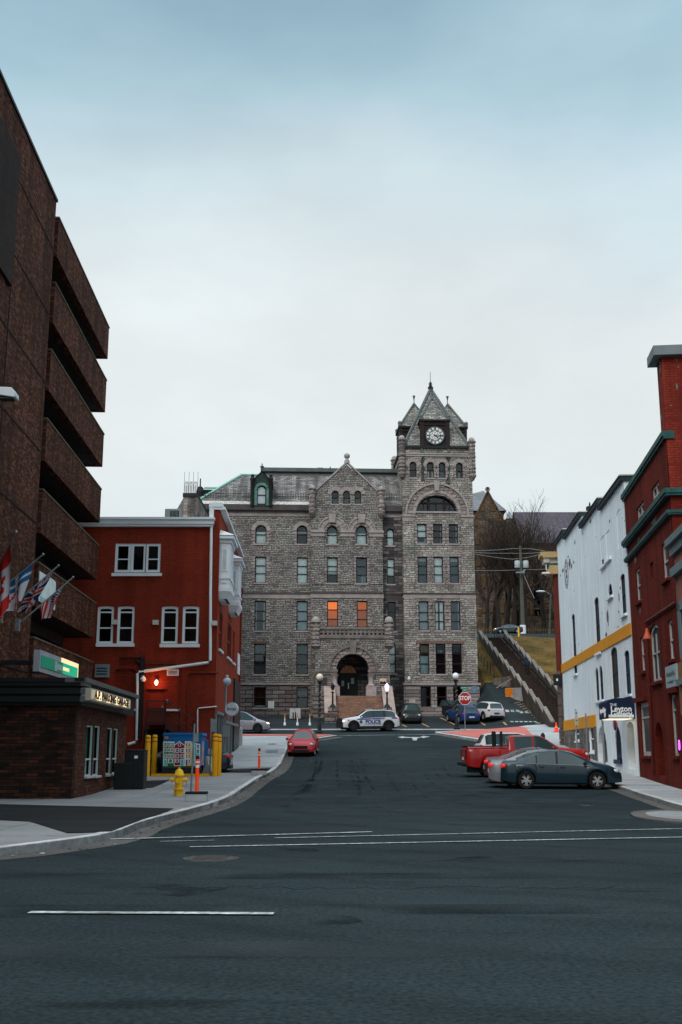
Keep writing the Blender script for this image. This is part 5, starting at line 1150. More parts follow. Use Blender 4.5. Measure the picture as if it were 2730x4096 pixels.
dp = MB(RF); dp.box(RF.A(c3(632, 860)) - .03, RF.A(c3(632, 860)) + .06, -.04, .08, RF.C(c3(632, 880)), RF.C(c3(632, 835))); dp.build('handle', STEEL, dr)
dp = MB(RF); dp.box(da0 - .05, da1 + .05, -.12, .02, dz1, dz1 + .05); dp.build('door_hood', REDW, dr)
aSF = RS.A(z1(145, 1400)) if False else 16.6
WRS = Wall(RS, rb)
def side_win(x0, x1, y0, y1, zf=a2, **k):
 a0, a1_v = RS.A(zf(x0, (y0 + y1) / 2)), RS.A(zf(x1, (y0 + y1) / 2)); c1_ = RS.C(zf(x0, y0)); c0_ = RS.C(zf(x0, y1)); WRS.win(a0, a1_v, c0_, c1_, **k)
FWR = basic('red_frame', (.16, .03, .02), .5)
for x0, x1, y0, y1 in ((1272, 1303, 1185, 1560), (1350, 1388, 1295, 1635), (1404, 1418, 1375, 1690)): side_win(x0, x1, y0, y1, rev=.12, frm=FWR, rails=(.5,), mull=(.33, .66) if x0 == 1350 else (.5,), sill=(WF, .1, .12, .1), glass=GLASSD, rw=.04)
mb = MB(RS); WRS.finish(mb, [(0, -.2), (aSF, -.2), (aSF, zpt - .8), (aSF * .9, zpt), (0, zpt)], 0)
mb.box(aSF - .05, aSF, .01, 12, -.2, zpt - .8); mb.box(0.01, aSF, .01, .3, zg_, zpt - .02)
mb.build('side_wall', masonry('skylight_tinted_red_brick', [(.26, .042, .02), (.29, .047, .023), (.315, .052, .026)], (.21, .033, .017), .25, .085, ms=.012, bump=.45, var=.1, fine=.1, streak=.15, rough=.7), rb)  # same red brick, open-sky light on this side put into the colour
mb = MB(RF); mb.box(-6, aPl + .05, -.32, .05, zg_, zgt - .1); mb.box(-6, aPl + .1, -.42, .05, zgt - .12, zgt); mb.box(-6, aPl, -.24, .05, zg_ - .12, zg_)
mb.box(aPl - .25, rw_ + .12, -.1, .35, zpt, zpt + .22); mb.box(aPl - .22, aPl + .02, -.08, .3, zgt, zpt)
mb.build('gutter', WF, rb)
mb = MB(RS); mb.box(-.1, aSF * .9, -.14, .35, zpt + .002, zpt + .24); mb.box(-.06, aSF * .9, -.3, .3, zpt - .14, zpt); mb.build('side_cornice', WF, rb)
mb = MB(RF); mb.box(-6, rw_ - .3, .1, 16, zg_ + .2, zgt - .05); mb.build('roof', LEADM, rb)
mb = MB(RS); mb.box(aSF + .02, aSF + .5, -.1, .6, 3, zpt - 2.2); mb.box(aSF, aSF + .55, -.15, .7, zpt - 2.2, zpt - 1.9); mb.build('corner_pier', REDW, rb)
def oriel(ax0, ax1, zt, zb, off):
 o = MB(RS); ap = ax1 - ax0; hz0 = zb + (zt - zb) * .33
 o.box(ax0, ax1, -off, -.002, zb + .55, zt - .45)
 o.box(ax0 - .08, ax1 + .08, -off - .08, -.002, zt - .62, zt - .42); o.box(ax0 - .05, ax1 + .05, -off - .05, -.002, hz0 - .06, hz0 + .06); o.box(ax0 - .08, ax1 + .08, -off - .08, -.002, zb + .5, zb + .72)
 o.grid([[(ax0 - .06, -off - .06, zb + .5), (ax1 + .06, -off - .06, zb + .5), (ax1 + .06, -.002, zb + .5), (ax0 - .06, -.002, zb + .5)], [(ax0 + .12, -off * .8, zb + .12), (ax1 - .12, -off * .8, zb + .12), (ax1 - .12, -.002, zb + .12), (ax0 + .12, -.002, zb + .12)]], closed=True)
 o.box(ax0 + .2, ax1 - .2, -off * .55, -.002, zb + .05, zb + .12)
 for q in ((ax0 - .25, ax1 + .25, off + .22, zt - .42, zt - .24),): o.box(q[0], q[1], -q[2], -.002, q[3], q[4])
 m_ = (ax0 + ax1) / 2
 root = o.build('oriel_window', WF, rb)
 o = MB(RS); o.grid([[(ax0 - .3, -off - .26, zt - .24), (ax1 + .3, -off - .26, zt - .24), (ax1 + .3, -.002, zt - .24), (ax0 - .3, -.002, zt - .24)], [(ax0 + .3, -.02, zt + .15), (ax1 - .3, -.02, zt + .15), (ax1 - .3, -.002, zt + .15), (ax0 + .3, -.002, zt + .15)]], closed=True); o.build('oriel_roof', WF, root)
 o = MB(Fr(RS(ax0, 0, 0), (1, 0)))
 o2 = MB(RS)
 for (z0, z1_) in ((hz0 + .35, zt - .95), (zb + .95, hz0 - .25)):
  w = off * .5;
  for zz0, zz1 in ((z0, z0 + .05), (z1_ - .05, z1_)): o2.box(ax0 - .03, ax0 - .001, -off * .72, -off * .28, zz0, zz1)
  for bb in (off * .72, off * .28): o2.box(ax0 - .028, ax0 - .001, -bb - .025, -bb + .025, z0, z1_)
  o2.box(ax0 - .012, ax0 - .001, -off * .7, -off * .3, z0, z1_, 1)
 npn = 4
 for i in range(npn):
  a0 = ax0 + .15 + (ap - .3) * i / npn; a1_v = ax0 + .15 + (ap - .3) * (i + 1) / npn
  o2.box(a0 - .03, a0 + .03, -off - .05, -off - .001, hz0 + .1, zt - .65)
  o2.box(a0 + .12, a1_v - .12, -off - .012, -off - .001, hz0 + .25, zt - .8, 2); o2.box(a0 + .15, a1_v - .15, -off - .03, -off - .001, zb + .85, zb + .9); o2.box(a0 + .15, a1_v - .15, -off - .03, -off - .001, hz0 - .25, hz0 - .2)
 o2.build('oriel_panels', [WF, basic('pale_panel', (.48, .55, .57), .5), GLASSD], root)
of = .56
oz1 = RS.C(a2(1300, 420), -of); oz0 = RS.C(a2(1268, 1090), 0)
A0 = .35; A1 = RS.A(a2(1393, 800), -of); A1 = max(A1, A0 + 2.5)
zt_o = at(*a2(1268, 425), RS(A0, 0, 0).y).z; zb_o = at(*a2(1268, 1040), RS(A0, 0, 0).y).z
oriel(A0, min(A1, 5.0), zt_o, zb_o - .3, of)
oriel(max(6.6, RS.A(a2(1395, 900), -of * .3)), 9.2, zt_o - .1, zb_o - .2, of)
mb = MB(RF); P_ = lambda uv, b=-.12: (RF.P(uv, b)[0], b, RF.P(uv, b)[1])
mb.tube([P_(a2(1197, 345)), P_(a2(1188, 1000)), P_(a2(1186, 1670)), P_(a2(1170, 1690)), P_(a2(500, 1780)), P_(a2(482, 1795)), P_(c3(262, 600)), P_(c3(252, 1350)), P_(c3(235, 1378)), P_(c3(122, 1412))], .075, 8); mb.build('downpipe', WF, rb, smooth=40)
mb = MB(RF); mb.tube([P_(c3(1160, 1240), -.06), P_(c3(1162, 880), -.06), P_(c3(1180, 870), -.06), P_(c3(1450, 845), -.06)], .035, 6); mb.build('conduit', WF, rb)
mb = MB(RF)
for (x0, y0, x1, y1) in ((0, 112, 330, 122), (318, 112, 332, 1330)):
 a0, c1_ = RF.P(c3(x0, y0)); a1_v, c0_ = RF.P(c3(x1, y1)); mb.box(a0, a1_v, -.18, -.01, c0_, c1_)
mb.tube([P_(c3(230, 140), -.1), P_(c3(290, 190), -.1), P_(c3(325, 300), -.1)], .05, 6)
mb.build('black_duct', BLACKM, rb)
mb = MB(RF); mb.tube([P_(c3(1005, 1240), -.05), P_(c3(1008, 420), -.05), P_(c3(1030, 365), -.05), P_(c3(1070, 342), -.05), P_(c3(1470, 342), -.05)], .045, 6)
mb.tube([P_(c3(0, 200), -.04), P_(c3(820, 205), -.04), P_(c3(860, 235), -.04)], .03, 6); mb.tube([P_(c3(880, 390), -.04), P_(c3(878, 880), -.04)], .03, 6)
mb.build('painted_conduit', basic('dark_red_pipe', (.12, .018, .012), .5), rb)
def fbox(uv0, uv1, b, th, mat, name, T=RF, lab=None, cat=None, slats=0):
 a0, c1_ = T.P(uv0, b); a1_v, c0_ = T.P(uv1, b); mb = MB(T); mb.box(a0, a1_v, b - th, b, c0_, c1_)
 if lab: r = thing(name, lab, cat, tuple(T(a0, b, c0_))); o = mb.build('case', mat, r)
 else: o = mb.build(name, mat, rb); r = rb
 if slats:
  m2 = MB(T); H = c1_ - c0_; W = a1_v - a0
  for i in range(slats): z = c0_ + H * (.2 + .6 * i / max(1, slats - .3)); m2.box(a0 + W * .12, a1_v - W * .12, b - th - .01, b - th + .001, z, z + H * .09)
  m2.build('slots', BLACKM, o)
 return o
VG = basic('grey_vent_metal', (.16, .21, .23), .5)
fbox(a2(85, 1710), a2(213, 1835), 0, .25, VG, 'vent', lab='grey slatted wall vent where the red building meets the garage', cat='vent', slats=3)
fbox(c3(706, 292), c3(880, 385), 0, .06, WF, 'vent', lab='white slatted vent on the red wall under the sloping downpipe', cat='vent', slats=3)
for x0, y0, l in ((243, 1280, 'pale wall light between the two left sash windows of the red building'), (636, 1283, 'pale wall light in the middle of the red front wall'), (1202, 1290, 'pale wall light right of the downpipe near the red corner')):
 fbox(a2(x0, y0), a2(x0 + 52, y0 + 44), 0, .22, basic('pale_lamp_case', (.5, .5, .48), .6), 'wall_light', lab=l, cat='wall light')
fbox(c3(682, 885), c3(898, 915), 0, .15, WF, 'white_ledge'); fbox(c3(165, 880), c3(240, 910), 0, .15, WF, 'white_ledge')
for x0, x1, y in ((85, 455, 1512), (700, 1085, 1517), (237, 720, 832)):
 a0, c1_ = RF.P(a2(x0, y)); a1_v, _ = RF.P(a2(x1, y)); mb = MB(RF); mb.box(a0, a1_v, -.12, .05, c1_ - .14, c1_ + .02); mb.build('sill', WF, rb)
fbox(c3(693, 742), c3(718, 795), 0, .08, STEEL, 'door_intercom')
la, lz = RF.P(c3(548, 488), -.12); root = thing('door_lamp', 'glowing orange bulb lamp above the red side door', 'lamp', tuple(RF(la, 0, lz)))
mb = MB(RF); mb.lathe([(.02, -.15), (.07, -.09), (.09, 0), (.07, .09), (.02, .13)], (la, -.18, lz), 10); mb.build('bulb', basic('lit_bulb', (1, .7, .5), .4, emit=(1, .55, .35), es=7), root, smooth=60)
mb = MB(RF); mb.box(la - .07, la + .07, -.18, 0, lz + .16, lz + .24); mb.build('fitting', BLACKM, root)
ld = bpy.data.lights.new('door_lamp_light', 'POINT'); ld.energy = 26; ld.color = (1, .25, .06); ld.shadow_soft_size = .12
lo_ = bpy.data.objects.new('lamp_light', ld); COL.objects.link(lo_); lo_.location = RF(la, -.5, lz) - Vector(root.location); lo_.parent = root
w0 = RF(RF.A(c3(352, 440), -.1), -.1, RF.C(c3(352, 440), -.1)); mb = MB(Fr(w0, (1, 0))); mb.ball((0, -.1, .1), .09); mb.lathe([(.1, 0), (.16, -.1), (.08, -.22)], (0, -.1, .1), 8); mb.box(-.03, .03, -.1, .1, .05, .12)
tag(mb.build('security_camera', WHITEM, loc=w0, smooth=40), 'small white camera on the red wall left of the glowing lamp', 'camera')
st = thing('metal_staircase', 'dark red metal stair with railings rising to the side door of the red building', 'staircase', tuple(RF(RF.A(c3(520, 1100), -1), -1, .5)))
lz0 = RF.C(c3(520, 1090), -1.2); l0, l1 = RF.A(c3(390, 1090), -1.2), RF.A(c3(678, 1090), -1.2); sx1, sz1_ = RF.P(c3(1090, 1380), -1.2)
RR = basic('dark_red_steel', (.09, .02, .014), .6)
mb = MB(RF); mb.box(l0, l1, -1.2, -.01, lz0 - .1, lz0); mb.box(l0, l1, -1.22, -1.19, lz0, lz0 + .75); n = 12
for i in range(n): x = l1 + (sx1 - l1) * i / n; z = lz0 - (lz0 - sz1_) * (i + 1) / n; mb.box(x, x + (sx1 - l1) / n + .02, -1.15, -.1, z, z + .04)
mb.prism([(l1, lz0 - .25), (sx1, sz1_ - .25), (sx1, sz1_ + .35), (l1, lz0 + .35)], -1.2, -1.16); mb.build('treads', RR, st)
mb = MB(RF); dzr = .95 * (1)
for h in (.95, .5):
 mb.tube([(l0, -1.2, lz0 + h * 1.15), (l1, -1.2, lz0 + h * 1.15), (sx1, -1.2, sz1_ + h * 1.15)], .03, 6)
for x, z in ((l0, lz0), (l1, lz0), ((l1 + sx1) / 2, (lz0 + sz1_) / 2), (sx1, sz1_)): mb.tube([(x, -1.2, z), (x, -1.2, z + 1.1)], .03, 6)
mb.tube([(l0, -1.2, .4), (l0, -1.2, lz0)], .05, 6); mb.tube([(l1, -1.2, .4), (l1, -1.2, lz0)], .05, 6); mb.build('railing', BLACKM, st)
mb = MB(RF); mb.box(l0 - .3, l1 + .8, -.02, -.005, .3, lz0 - .3); mb.build('dark_understair_sheet', DARKIN, st)  # dark sheet flat against the wall below the landing
mb = MB(RS); z_ = RS.C(c2(250, 780), 0)
mb.box(.05, 4.5, -.03, .02, .5, z_ - .9); mb.box(5.2, 15.5, -.03, .02, .5, z_ - 1.2)
o = mb.build('shopfront', basic('black_shopfront', (.016, .02, .022), .35, var=.2), rb)
mb = MB(RS)
for a in (.1, 1.6, 3.2, 4.5, 5.4, 8, 10.5, 13): mb.box(a - .05, a + .05, -.1, .0, .5, z_ - .6 + .0)
mb.box(.05, 4.6, -.12, 0, z_ - .75, z_ - .6); mb.box(5.2, 15.5, -.12, 0, z_ - 1.1, z_ - .95)
mb.build('shopfront_frame', STEEL, o)
a0 = RS.A(c2(600, 340)); a1_v = RS.A(c2(725, 420)); mb = MB(RS); mb.box(a0, min(a1_v, 16.5), -.1, .02, 1.5, RS.C(c2(600, 335))); mb.build('black_entrance_panel', basic('black_panel', (.012, .018, .02), .4), rb)
a0, c1_ = RS.P(c2(680, -40)); mb = MB(RS); mb.box(a0, a0 + 2.2, -.06, 0, RS.C(c2(680, 240)), c1_ + .5); mb.build('white_banner_sign', WHITEM, rb)
def roofthing(fn, uv0, uv1, Y, lab, cat, name):
 p0_, p1_ = at(*uv0, Y), at(*uv1, Y); zb_ = zgt - .1; T = Fr((p0_.x, Y, zb_), (1, 0)); r = thing(name, lab, cat, (p0_.x, Y, zb_)); fn(T, p1_.x - p0_.x, p0_.z - zb_, r); return r
def acf(T, w, h, r):
 mb = MB(T); mb.box(0, w, 0, w * .8, 0, h); mb.build('case', basic('ac_grey', (.34, .36, .36), .5, var=.1), r, bevel=.04)
 mb = MB(T)
 for i in range(7): x = w * (.36 + i * .088); mb.box(x, x + w * .05, -.012, .001, .1, h - .12)
 mb.build('grille', BLACKM, r)
roofthing(acf, a2(748, 203), a2(890, 312), 59, 'grey air-conditioning unit with a slatted front on the red building roof', 'air conditioner', 'air_conditioner')
def cvf(T, w, h, r):
 mb = MB(T); c = w / 2; mb.lathe([(c * .7, 0), (c * .7, h * .5), (c * 1.05, h * .52), (c * 1.05, h * .8), (c * .6, h * .88), (.03, h * 1.05)], (c, c, 0), 10); mb.build('cowl', COPPER, r, smooth=40)
roofthing(cvf, a2(992, 248), a2(1030, 312), 61, 'small green copper vent on the red building roof', 'vent', 'roof_vent')
def rlf(T, w, h, r):
 mb = MB(T); mb.tube([(0, 0, h), (w, 0, h)], .03, 6);
 for i in range(4): mb.tube([(w * i / 3, 0, 0), (w * i / 3, 0, h)], .025, 6)
 mb.build('rail', STEEL, r)
roofthing(rlf, a2(140, 288), a2(745, 300), 58.2, 'thin pipe rail along the red building roof edge', 'rail', 'roof_rail')
an = thing('slate_annex', 'stained slate mansard wing with iron cresting behind the red building', 'building', (-20, 96, 4))
AF = Fr((0, 96, 0), (1, 0)); p = [AF.P(b8(*q)) for q in ((305, 800), (395, 640), (420, 600), (655, 600), (655, 1000), (250, 1000))]
mb = MB(AF); q = [p[0], p[2], (p[3][0], p[2][1]), (p[3][0] + 0, p[5][1] - 4), (p[5][0] - .2, p[5][1] - 4), (p[5][0], p[5][1])]; mb.prism(q, 0, 14, 0); mb.build('slate_wall', masonry('rusty_slate', [(.25, .235, .23), (.34, .32, .31), (.42, .40, .38)], (.14, .12, .12), .6, .28, ms=.03, bump=.3, var=.2, streak=.75, tint=(.65, .45, .36)), an)
mb = MB(AF); mb.box(p[2][0] - .1, p[3][0], -.1, 14, p[2][1], p[2][1] + .35); mb.build('roof_edge', BLACKM, an)
mb = MB(AF); mb.box(p[5][0] - 6, p[3][0] - .05, .6, 13.5, 3.2, p[5][1] - 3.5); mb.build('wall', STONE_D, an)
mb = MB(AF); aa = p[2][0]; w = (p[3][0] - aa) / 3; z0 = p[2][1] + .35; hh = 2.0
for i in range(4): mb.tube([(aa + i * w, 0, z0), (aa + i * w, 0, z0 + hh)], .016, 4)
for i in range(3):
 for s_ in (.25, .5, .75): mb.tube([(aa + i * w + w * (s_ - .2), 0, z0)] + [(aa + i * w + w * s_ + w * .2 * math.cos(t), 0, z0 + 1.1 * math.sin(t)) for t in (2.6, 2, 1.57, 1, .5)] + [(aa + i * w + w * (s_ + .2), 0, z0)], .014, 4)
mb.build('roof_cresting', IRON, an)
_n = Vector((13.35, 50.0, 0)); dW = Vector((-.0727, -1, 0)).normalized(); LW = 25.4
WB = Fr(_n - dW * LW, dW)              # a: 0 far end -> LW near corner
wb = thing('white_building', 'tall white painted wall with peeling patches and an orange band, right side', 'building', tuple(WB(LW / 2, 0, 1)))
WHT = basic('white_wall_paint', (.74, .80, .84), .8, var=.06, scale=.5, bump=.12, bs=5, streak=.07, fine=.05, fs=8)
ww = Wall(WB, wb); NV = basic('navy_reveal', (.02, .04, .07), .6)
def wwin(x0, x1, y0, y1, zf=a6, **k):
 ym = (y0 + y1) / 2; a0, a1_v = WB.A(zf(x0, ym)), WB.A(zf(x1, ym)); c1_ = WB.C(zf((x0 + x1) / 2, y0)); c0_ = WB.C(zf((x0 + x1) / 2, y1)); ww.win(a0, a1_v, c0_, c1_, **k)
WS = (WHT, .15, .12, .12); kw = dict(rev=.11, fr=.05, frm=NV, rails=(.5,), glass=DPANE, rw=.04, sill=WS)
wwin(888, 938, 482, 895, kind='s', **dict(kw, sill=None)); wwin(718, 768, 768, 1085, **kw); wwin(776, 818, 712, 1020, **kw)
wwin(930, 978, 1155, 1600, kind='s', **kw); wwin(793, 840, 1262, 1408, kind='r', **kw); wwin(660, 707, 1398, 1999, kind='s', **kw)
wwin(425, 458, 1572, 2220, kind='s', **kw)
wwin(830, 900, 355, 900, a7, kind='s', **dict(kw, frm=basic('brown_frame', (.05, .04, .02), .5), sill=None)); wwin(972, 1026, 390, 862, a7, kind='s', **dict(kw, frm=basic('navy_frame', (.015, .04, .10), .5)))
wwin(664, 698, 570, 930, a7, kind='r', **dict(kw, sill=WS)); wwin(706, 742, 550, 918, a7, kind='r', **dict(kw, sill=WS))
wwin(452, 500, 1195, 1345, a7, **dict(kw, fr=.12, frm=WF, sill=(WF, .05, .1, .08))); wwin(600, 655, 1180, 1465, a7, **dict(kw, fr=.14, frm=WF, sill=(WF, .05, .1, .08)))
wwin(688, 782, 1185, 1570, a7, kind='r', rev=.35, frm=basic('grey_door_frame', (.1, .13, .15), .6), rails=(), glass=DPANE, name='arched_doorway')
wwin(866, 932, 1188, 1540, a7, kind='r', rev=.12, fr=.1, frm=basic('navy_shutter', (.012, .03, .09), .5), rails=tuple(i / 6 for i in range(1, 6)), rw=.3, name='arched_shutter', pane=False, sill=(NAVY, .05, .2, .12))
wwin(998, 1072, 1140, 1640, a7, kind='s', rev=.45, frm=basic('door_frame', (.05, .05, .05), .6), rails=(), glass=DPANE, name='lit_doorway')
steps_ = []
for x0, x1, yl in ((262, 345, 800), (335, 515, 740), (510, 722, 590), (722, 1015, 400)):
 steps_.append(x0)
segs = [((270, 335), (302, 800)), ((340, 512), (425, 690)), ((517, 722), (620, 550)), ((725, 937), (830, 352))]
outer_top = []
zz = []
for (xa, xb), (xm, ym) in segs:
 a0, a1_v, z_ = WB.A(a6(xa, 700)), WB.A(a6(xb, 500)), WB.C(a6(xm, ym)); zz.append((a0, a1_v, z_))
zz[0] = (0, zz[0][1], zz[0][2]); zz[-1] = (zz[-1][0], LW, zz[-1][2])
for i in range(3): m_ = (zz[i][1] + zz[i + 1][0]) / 2; zz[i] = (zz[i][0], m_, zz[i][2]); zz[i + 1] = (m_, zz[i + 1][1], zz[i + 1][2])
top = []
for a0, a1_v, z_ in zz: top += [(a0, z_), (a1_v, z_)]
mb = MB(WB); ww.finish(mb, [(0, -.5), (LW, -.5)] + top[::-1], 0)
for a0, a1_v, z_ in zz: mb.box(a0 + .01, a1_v - .01, .02, .4, z_ - 3, z_)
mb.box(LW - .05, LW, .02, 12, -.5, zz[-1][2]); mb.box(0, .05, .02, 12, -.5, zz[0][2]); mb.box(.1, LW - .1, .5, 12, zz[0][2] - 2.2, zz[0][2] - 1.9)
mb.build('wall', WHT, wb)
DG = basic('dark_blue_grey_cornice', (.02, .036, .045), .6, var=.2); CRM = basic('cream_cornice', (.5, .46, .40), .7)
for a0, a1_v, z_ in zz:
 mb = MB(WB); mb.box(a0 - .05, a1_v + .12, -.18, .45, z_, z_ + .17, 0); mb.box(a0 - .05, a1_v + .14, -.22, .5, z_ + .17, z_ + .23, 0); mb.box(a0 - .08, a1_v + .16, -.18, .55, z_ + .23, z_ + .29, 1); mb.build('parapet_cornice', [DG, CRM], wb)
mb = MB(WB)
def bandline(x0, y0, x1, y1, zf, th):
 a0, c0_ = WB.P(zf(x0, y0)); a1_v, c1_ = WB.P(zf(x1, y1)); c = (c0_ + c1_) / 2; return a0, a1_v, c
a0, a1_v, c = bandline(325, 575, 1028, 190, a7, .5); mb.box(0, LW - .02, -.06, .01, c - .28, c + .28)
oz = WB.C(a7(500, 1160)); aO = WB.A(a7(672, 1150)); mb.box(0, aO, -.07, .01, oz - .33, oz + .33)
mb.build('orange_band', ORANGEP, wb)
SB = masonry('mottled_base_stone', [(.09, .08, .075), (.15, .135, .125), (.2, .18, .165)], (.10, .09, .085), .9, .5, ms=.02, bump=.6, warp=.3, var=.35, vs=1.5)
sb0 = [(w['a0'], w['a1']) for w in ww.wins if w['c1'] < oz + .2 and w['a1'] < aO + .2]
edges = [0] + sorted([x for p in sb0 for x in p]) + [aO - .05]
mb = MB(WB)
for i in range(0, len(edges) - 1, 2): mb.box(edges[i], edges[i + 1], -.05, .01, -.5, oz - .33)
for (x0, x1) in sb0:
 w = [w for w in ww.wins if w['a0'] == x0][0]; mb.box(x0, x1, -.05, .01, -.5, w['c0'] - .1)
mb.build('stone_base', SB, wb)
mb = MB(WB); random.seed(3)
for (x, y, w, h, zf) in ((448, 830, 8, 60, a6), (532, 740, 5, 50, a6), (812, 615, 8, 45, a6), (612, 610, 9, 50, a6), (392, 1060, 14, 120, a6), (412, 1080, 10, 60, a6), (435, 1040, 9, 40, a6), (322, 1130, 12, 50, a6), (298, 1180, 5, 30, a6), (562, 988, 6, 10, a6), (505, 1218, 4, 8, a6), (302, 1312, 5, 8, a6), (443, 1340, 5, 14, a6), (398, 1325, 4, 8, a6), (910, 1400, 7, 110, a6), (922, 1310, 6, 40, a6), (793, 1620, 14, 190, a6), (732, 1580, 4, 30, a6), (490, 330, 4, 40, a7), (520, 400, 3, 30, a7), (900, 150, 7, 25, a7), (918, 185, 14, 20, a7), (776, 230, 12, 60, a7), (906, 1560, 8, 30, a6), (920, 1610, 8, 25, a6), (380, 985, 5, 40, a6), (367, 990, 4, 25, a6), (945, 580, 4, 16, a6), (968, 610, 5, 20, a6), (670, 780, 5, 12, a6), (1300, 0, 0, 0, a6)):
 if w == 0: continue
 ac_, cc_ = WB.P(zf(x, y)); hw = abs(WB.A(zf(x + w, y)) - ac_) * .8; hh = abs(WB.C(zf(x, y + h)) - cc_) * .5; pts = []
 for k in range(14): t = 2 * math.pi * k / 14; r = .55 + .6 * random.random(); pts.append((ac_ + hw * r * math.cos(t), cc_ + hh * r * math.sin(t)))
 mb.poly([(p[0], -.008, p[1]) for p in pts])
mb.build('peeled_patches', basic('bare_plaster', (.14, .12, .15), .9, var=.3, scale=4), wb)
ea, ez = WB.P(a6(360, 1165)); er = (WB.C(a6(360, 1005)) - WB.C(a6(360, 1328))) / 2; em = basic('faded_black_paint', (.05, .06, .07), .8, var=.3, scale=3)
mb = MB(WB)
def ering(r0, r1, dash=0, n=48, t0=0, t1=2 * math.pi):
 for i in range(n):
  if dash and i % 3 == 0: continue
  p, q_ = t0 + (t1 - t0) * i / n, t0 + (t1 - t0) * (i + 1) / n
  mb.poly([(ea + r * math.cos(t), -.012, ez + r * math.sin(t)) for r, t in ((r0, p), (r1, p), (r1, q_), (r0, q_))])
ering(er * .945, er); ering(er * .70, er * .745); ering(er * .79, er * .86, 1, 60); ering(er * .50, er * .57, 1, 30, R(200), R(340)); ering(er * .5, er * .57, 1, 30, R(20), R(160))
s_ = er * .24
for q_ in ([(-1, -1.2), (1, -1.2), (1, -.5), (.3, 0), (1, .5), (1, 1.2), (-1, 1.2), (-1, .6), (-.3, 0), (-1, -.5)],): mb.poly([(ea + x * s_, -.012, ez + y * s_) for x, y in q_])
emb = mb.build('round_emblem', em, wb)
AO = 1.25; nA = WB.A(a7(1060, 1100), 0); nA = LW - .25; fA = nA - 2.3
zt, zb_ = WB.C(a7(1055, 925), -.1) + .14, WB.C(a7(1060, 1108), -.1)
aw = thing('gallery_awning', 'rounded navy awning sign with white gallery lettering over the lit doorway', 'awning', tuple(WB(nA, -AO, zb_)))
H = zt - zb_; prof = [(0, 0)] + [(0, H * .78)] + [(AO * .06, H * .88), (AO * .2, H * .96), (AO * .4, H), (AO, H), (AO, 0)]
mb = MB(WB); rows = [[(fA, -AO + x, zb_ + z) for x, z in prof], [(nA, -AO + x, zb_ + z) for x, z in prof]]
mb.grid(rows, closed=True); mb.poly(rows[0]); mb.poly(rows[1]); mb.build('canvas', basic('navy_canvas', (.008, .02, .055), .7), aw)
TC = Fr(WB(nA + .01, -AO / 2, 0), (1, .0)); TC = Fr(WB(nA, -AO, 0), -1 * WB.ey * -1)  # a runs from street edge to wall on the camera-facing end
white_l = basic('white_lettering', (.75, .78, .78), .6, var=0, emit=(.8, .85, .9), es=.12)
text('THE', TC, .14, -.012, zb_ + H * .66, .17, white_l, aw, align='LEFT', sx=1)
text('Leyton', TC, AO / 2 + .01, -.012, zb_ + H * .46, .36, white_l, aw, sx=.95, bold=.008)
text('Gallery', TC, AO / 2 + .01, -.012, zb_ + H * .22, .36, white_l, aw, sx=.92, bold=.008)
mb = MB(TC); mb.box(.06, AO - .06, -.015, 0, zb_ + .04, zb_ + .17); mb.build('white_strip', WHITEM, aw)
text('Leyton Gallery', WB, (fA + nA) / 2, -AO - .012, zb_ + H * .42, .34, white_l, aw, sx=.8, bold=.006)
text('1787', WB, nA - .6, -AO - .012, zb_ + H * .16, .28, white_l, aw, sx=.8)
mb = MB(WB); mb.box(fA + .1, nA - .1, -AO + .1, -.1, zb_ - .02, zb_ + .0); mb.build('downlight', basic('lit_strip', (1, .9, .7), .5, emit=(1, .86, .58), es=1.3), aw)
ra, rz = WB.P(a7(824, 1175), -.3); rs_ = thing('round_sign', 'dark red round disc sign projecting beside the navy arched shutter', 'sign', tuple(WB(ra, 0, rz)))
mb = MB(WB); mb.lathe([(0.001, -.02), (.27, -.02), (.27, .05), (.001, .05)], (ra, -.12, rz), 24, axis='y'); mb.build('disc', basic('dark_red_disc', (.14, .012, .02), .4), rs_)
dR = Vector((-.1066, -1, 0)).normalized(); RR_ = Fr(_n + Vector((.02, 0, 0)), dR)
rr = thing('red_rendered_building', 'dark red rendered building with teal cornices and peeling paint, right edge', 'building', tuple(RR_(5, 0, .5)))
LR = 10.6; wr = Wall(RR_, rr)
def rwin(x0, x1, y0, y1, zf, **k):
 ym = (y0 + y1) / 2; a0, a1_v = RR_.A(zf(x0, ym)), RR_.A(zf(x1, ym)); c1_ = RR_.C(zf((x0 + x1) / 2, y0)); c0_ = RR_.C(zf((x0 + x1) / 2, y1)); wr.win(max(a0, .1), a1_v, c0_, c1_, **k)
FWH = basic('grubby_white_frame', (.38, .38, .36), .6, var=.15); RSL = (REDR, .12, .12, .12); kr_ = dict(rev=.12, frm=FWH, rails=(.5,), glass=DPANE, rw=.035, sill=RSL, fr=.1)
rwin(312, 388, 1868, 2075, b5, **dict(kr_, mull=(.5,), blinds=[(0, 1, 0, 1, BLIND3)])); rwin(468, 548, 1660, 1885, b5, **dict(kr_, mull=(.5,), blinds=[(0, 1, 0, 1, BLIND3)]))
rwin(148, 188, 385, 698, b6, **kr_); rwin(385, 436, 150, 500, b6, **kr_)
rwin(275, 305, 330, 490, b6, **dict(kr_, frm=REDR, rails=tuple(i / 8 for i in range(1, 8)), pane=False, name='louvre', sill=None))
rwin(190, 222, 1000, 1318, b6, **kr_); rwin(440, 482, 845, 1215, b6, **kr_)
rwin(280, 362, 880, 1412, b6, kind='s', **dict(kr_, mull=(.5,), fr=.14))
rwin(192, 272, 1590, 2070, b6, **dict(kr_, fr=.18, rails=(.72,))); rwin(325, 398, 1762, 2250, b6, kind='r', rev=.5, frm=basic('near_black_door', (.012, .014, .014), .5), rails=(.7,), glass=GLASSD, name='arched_doorway')
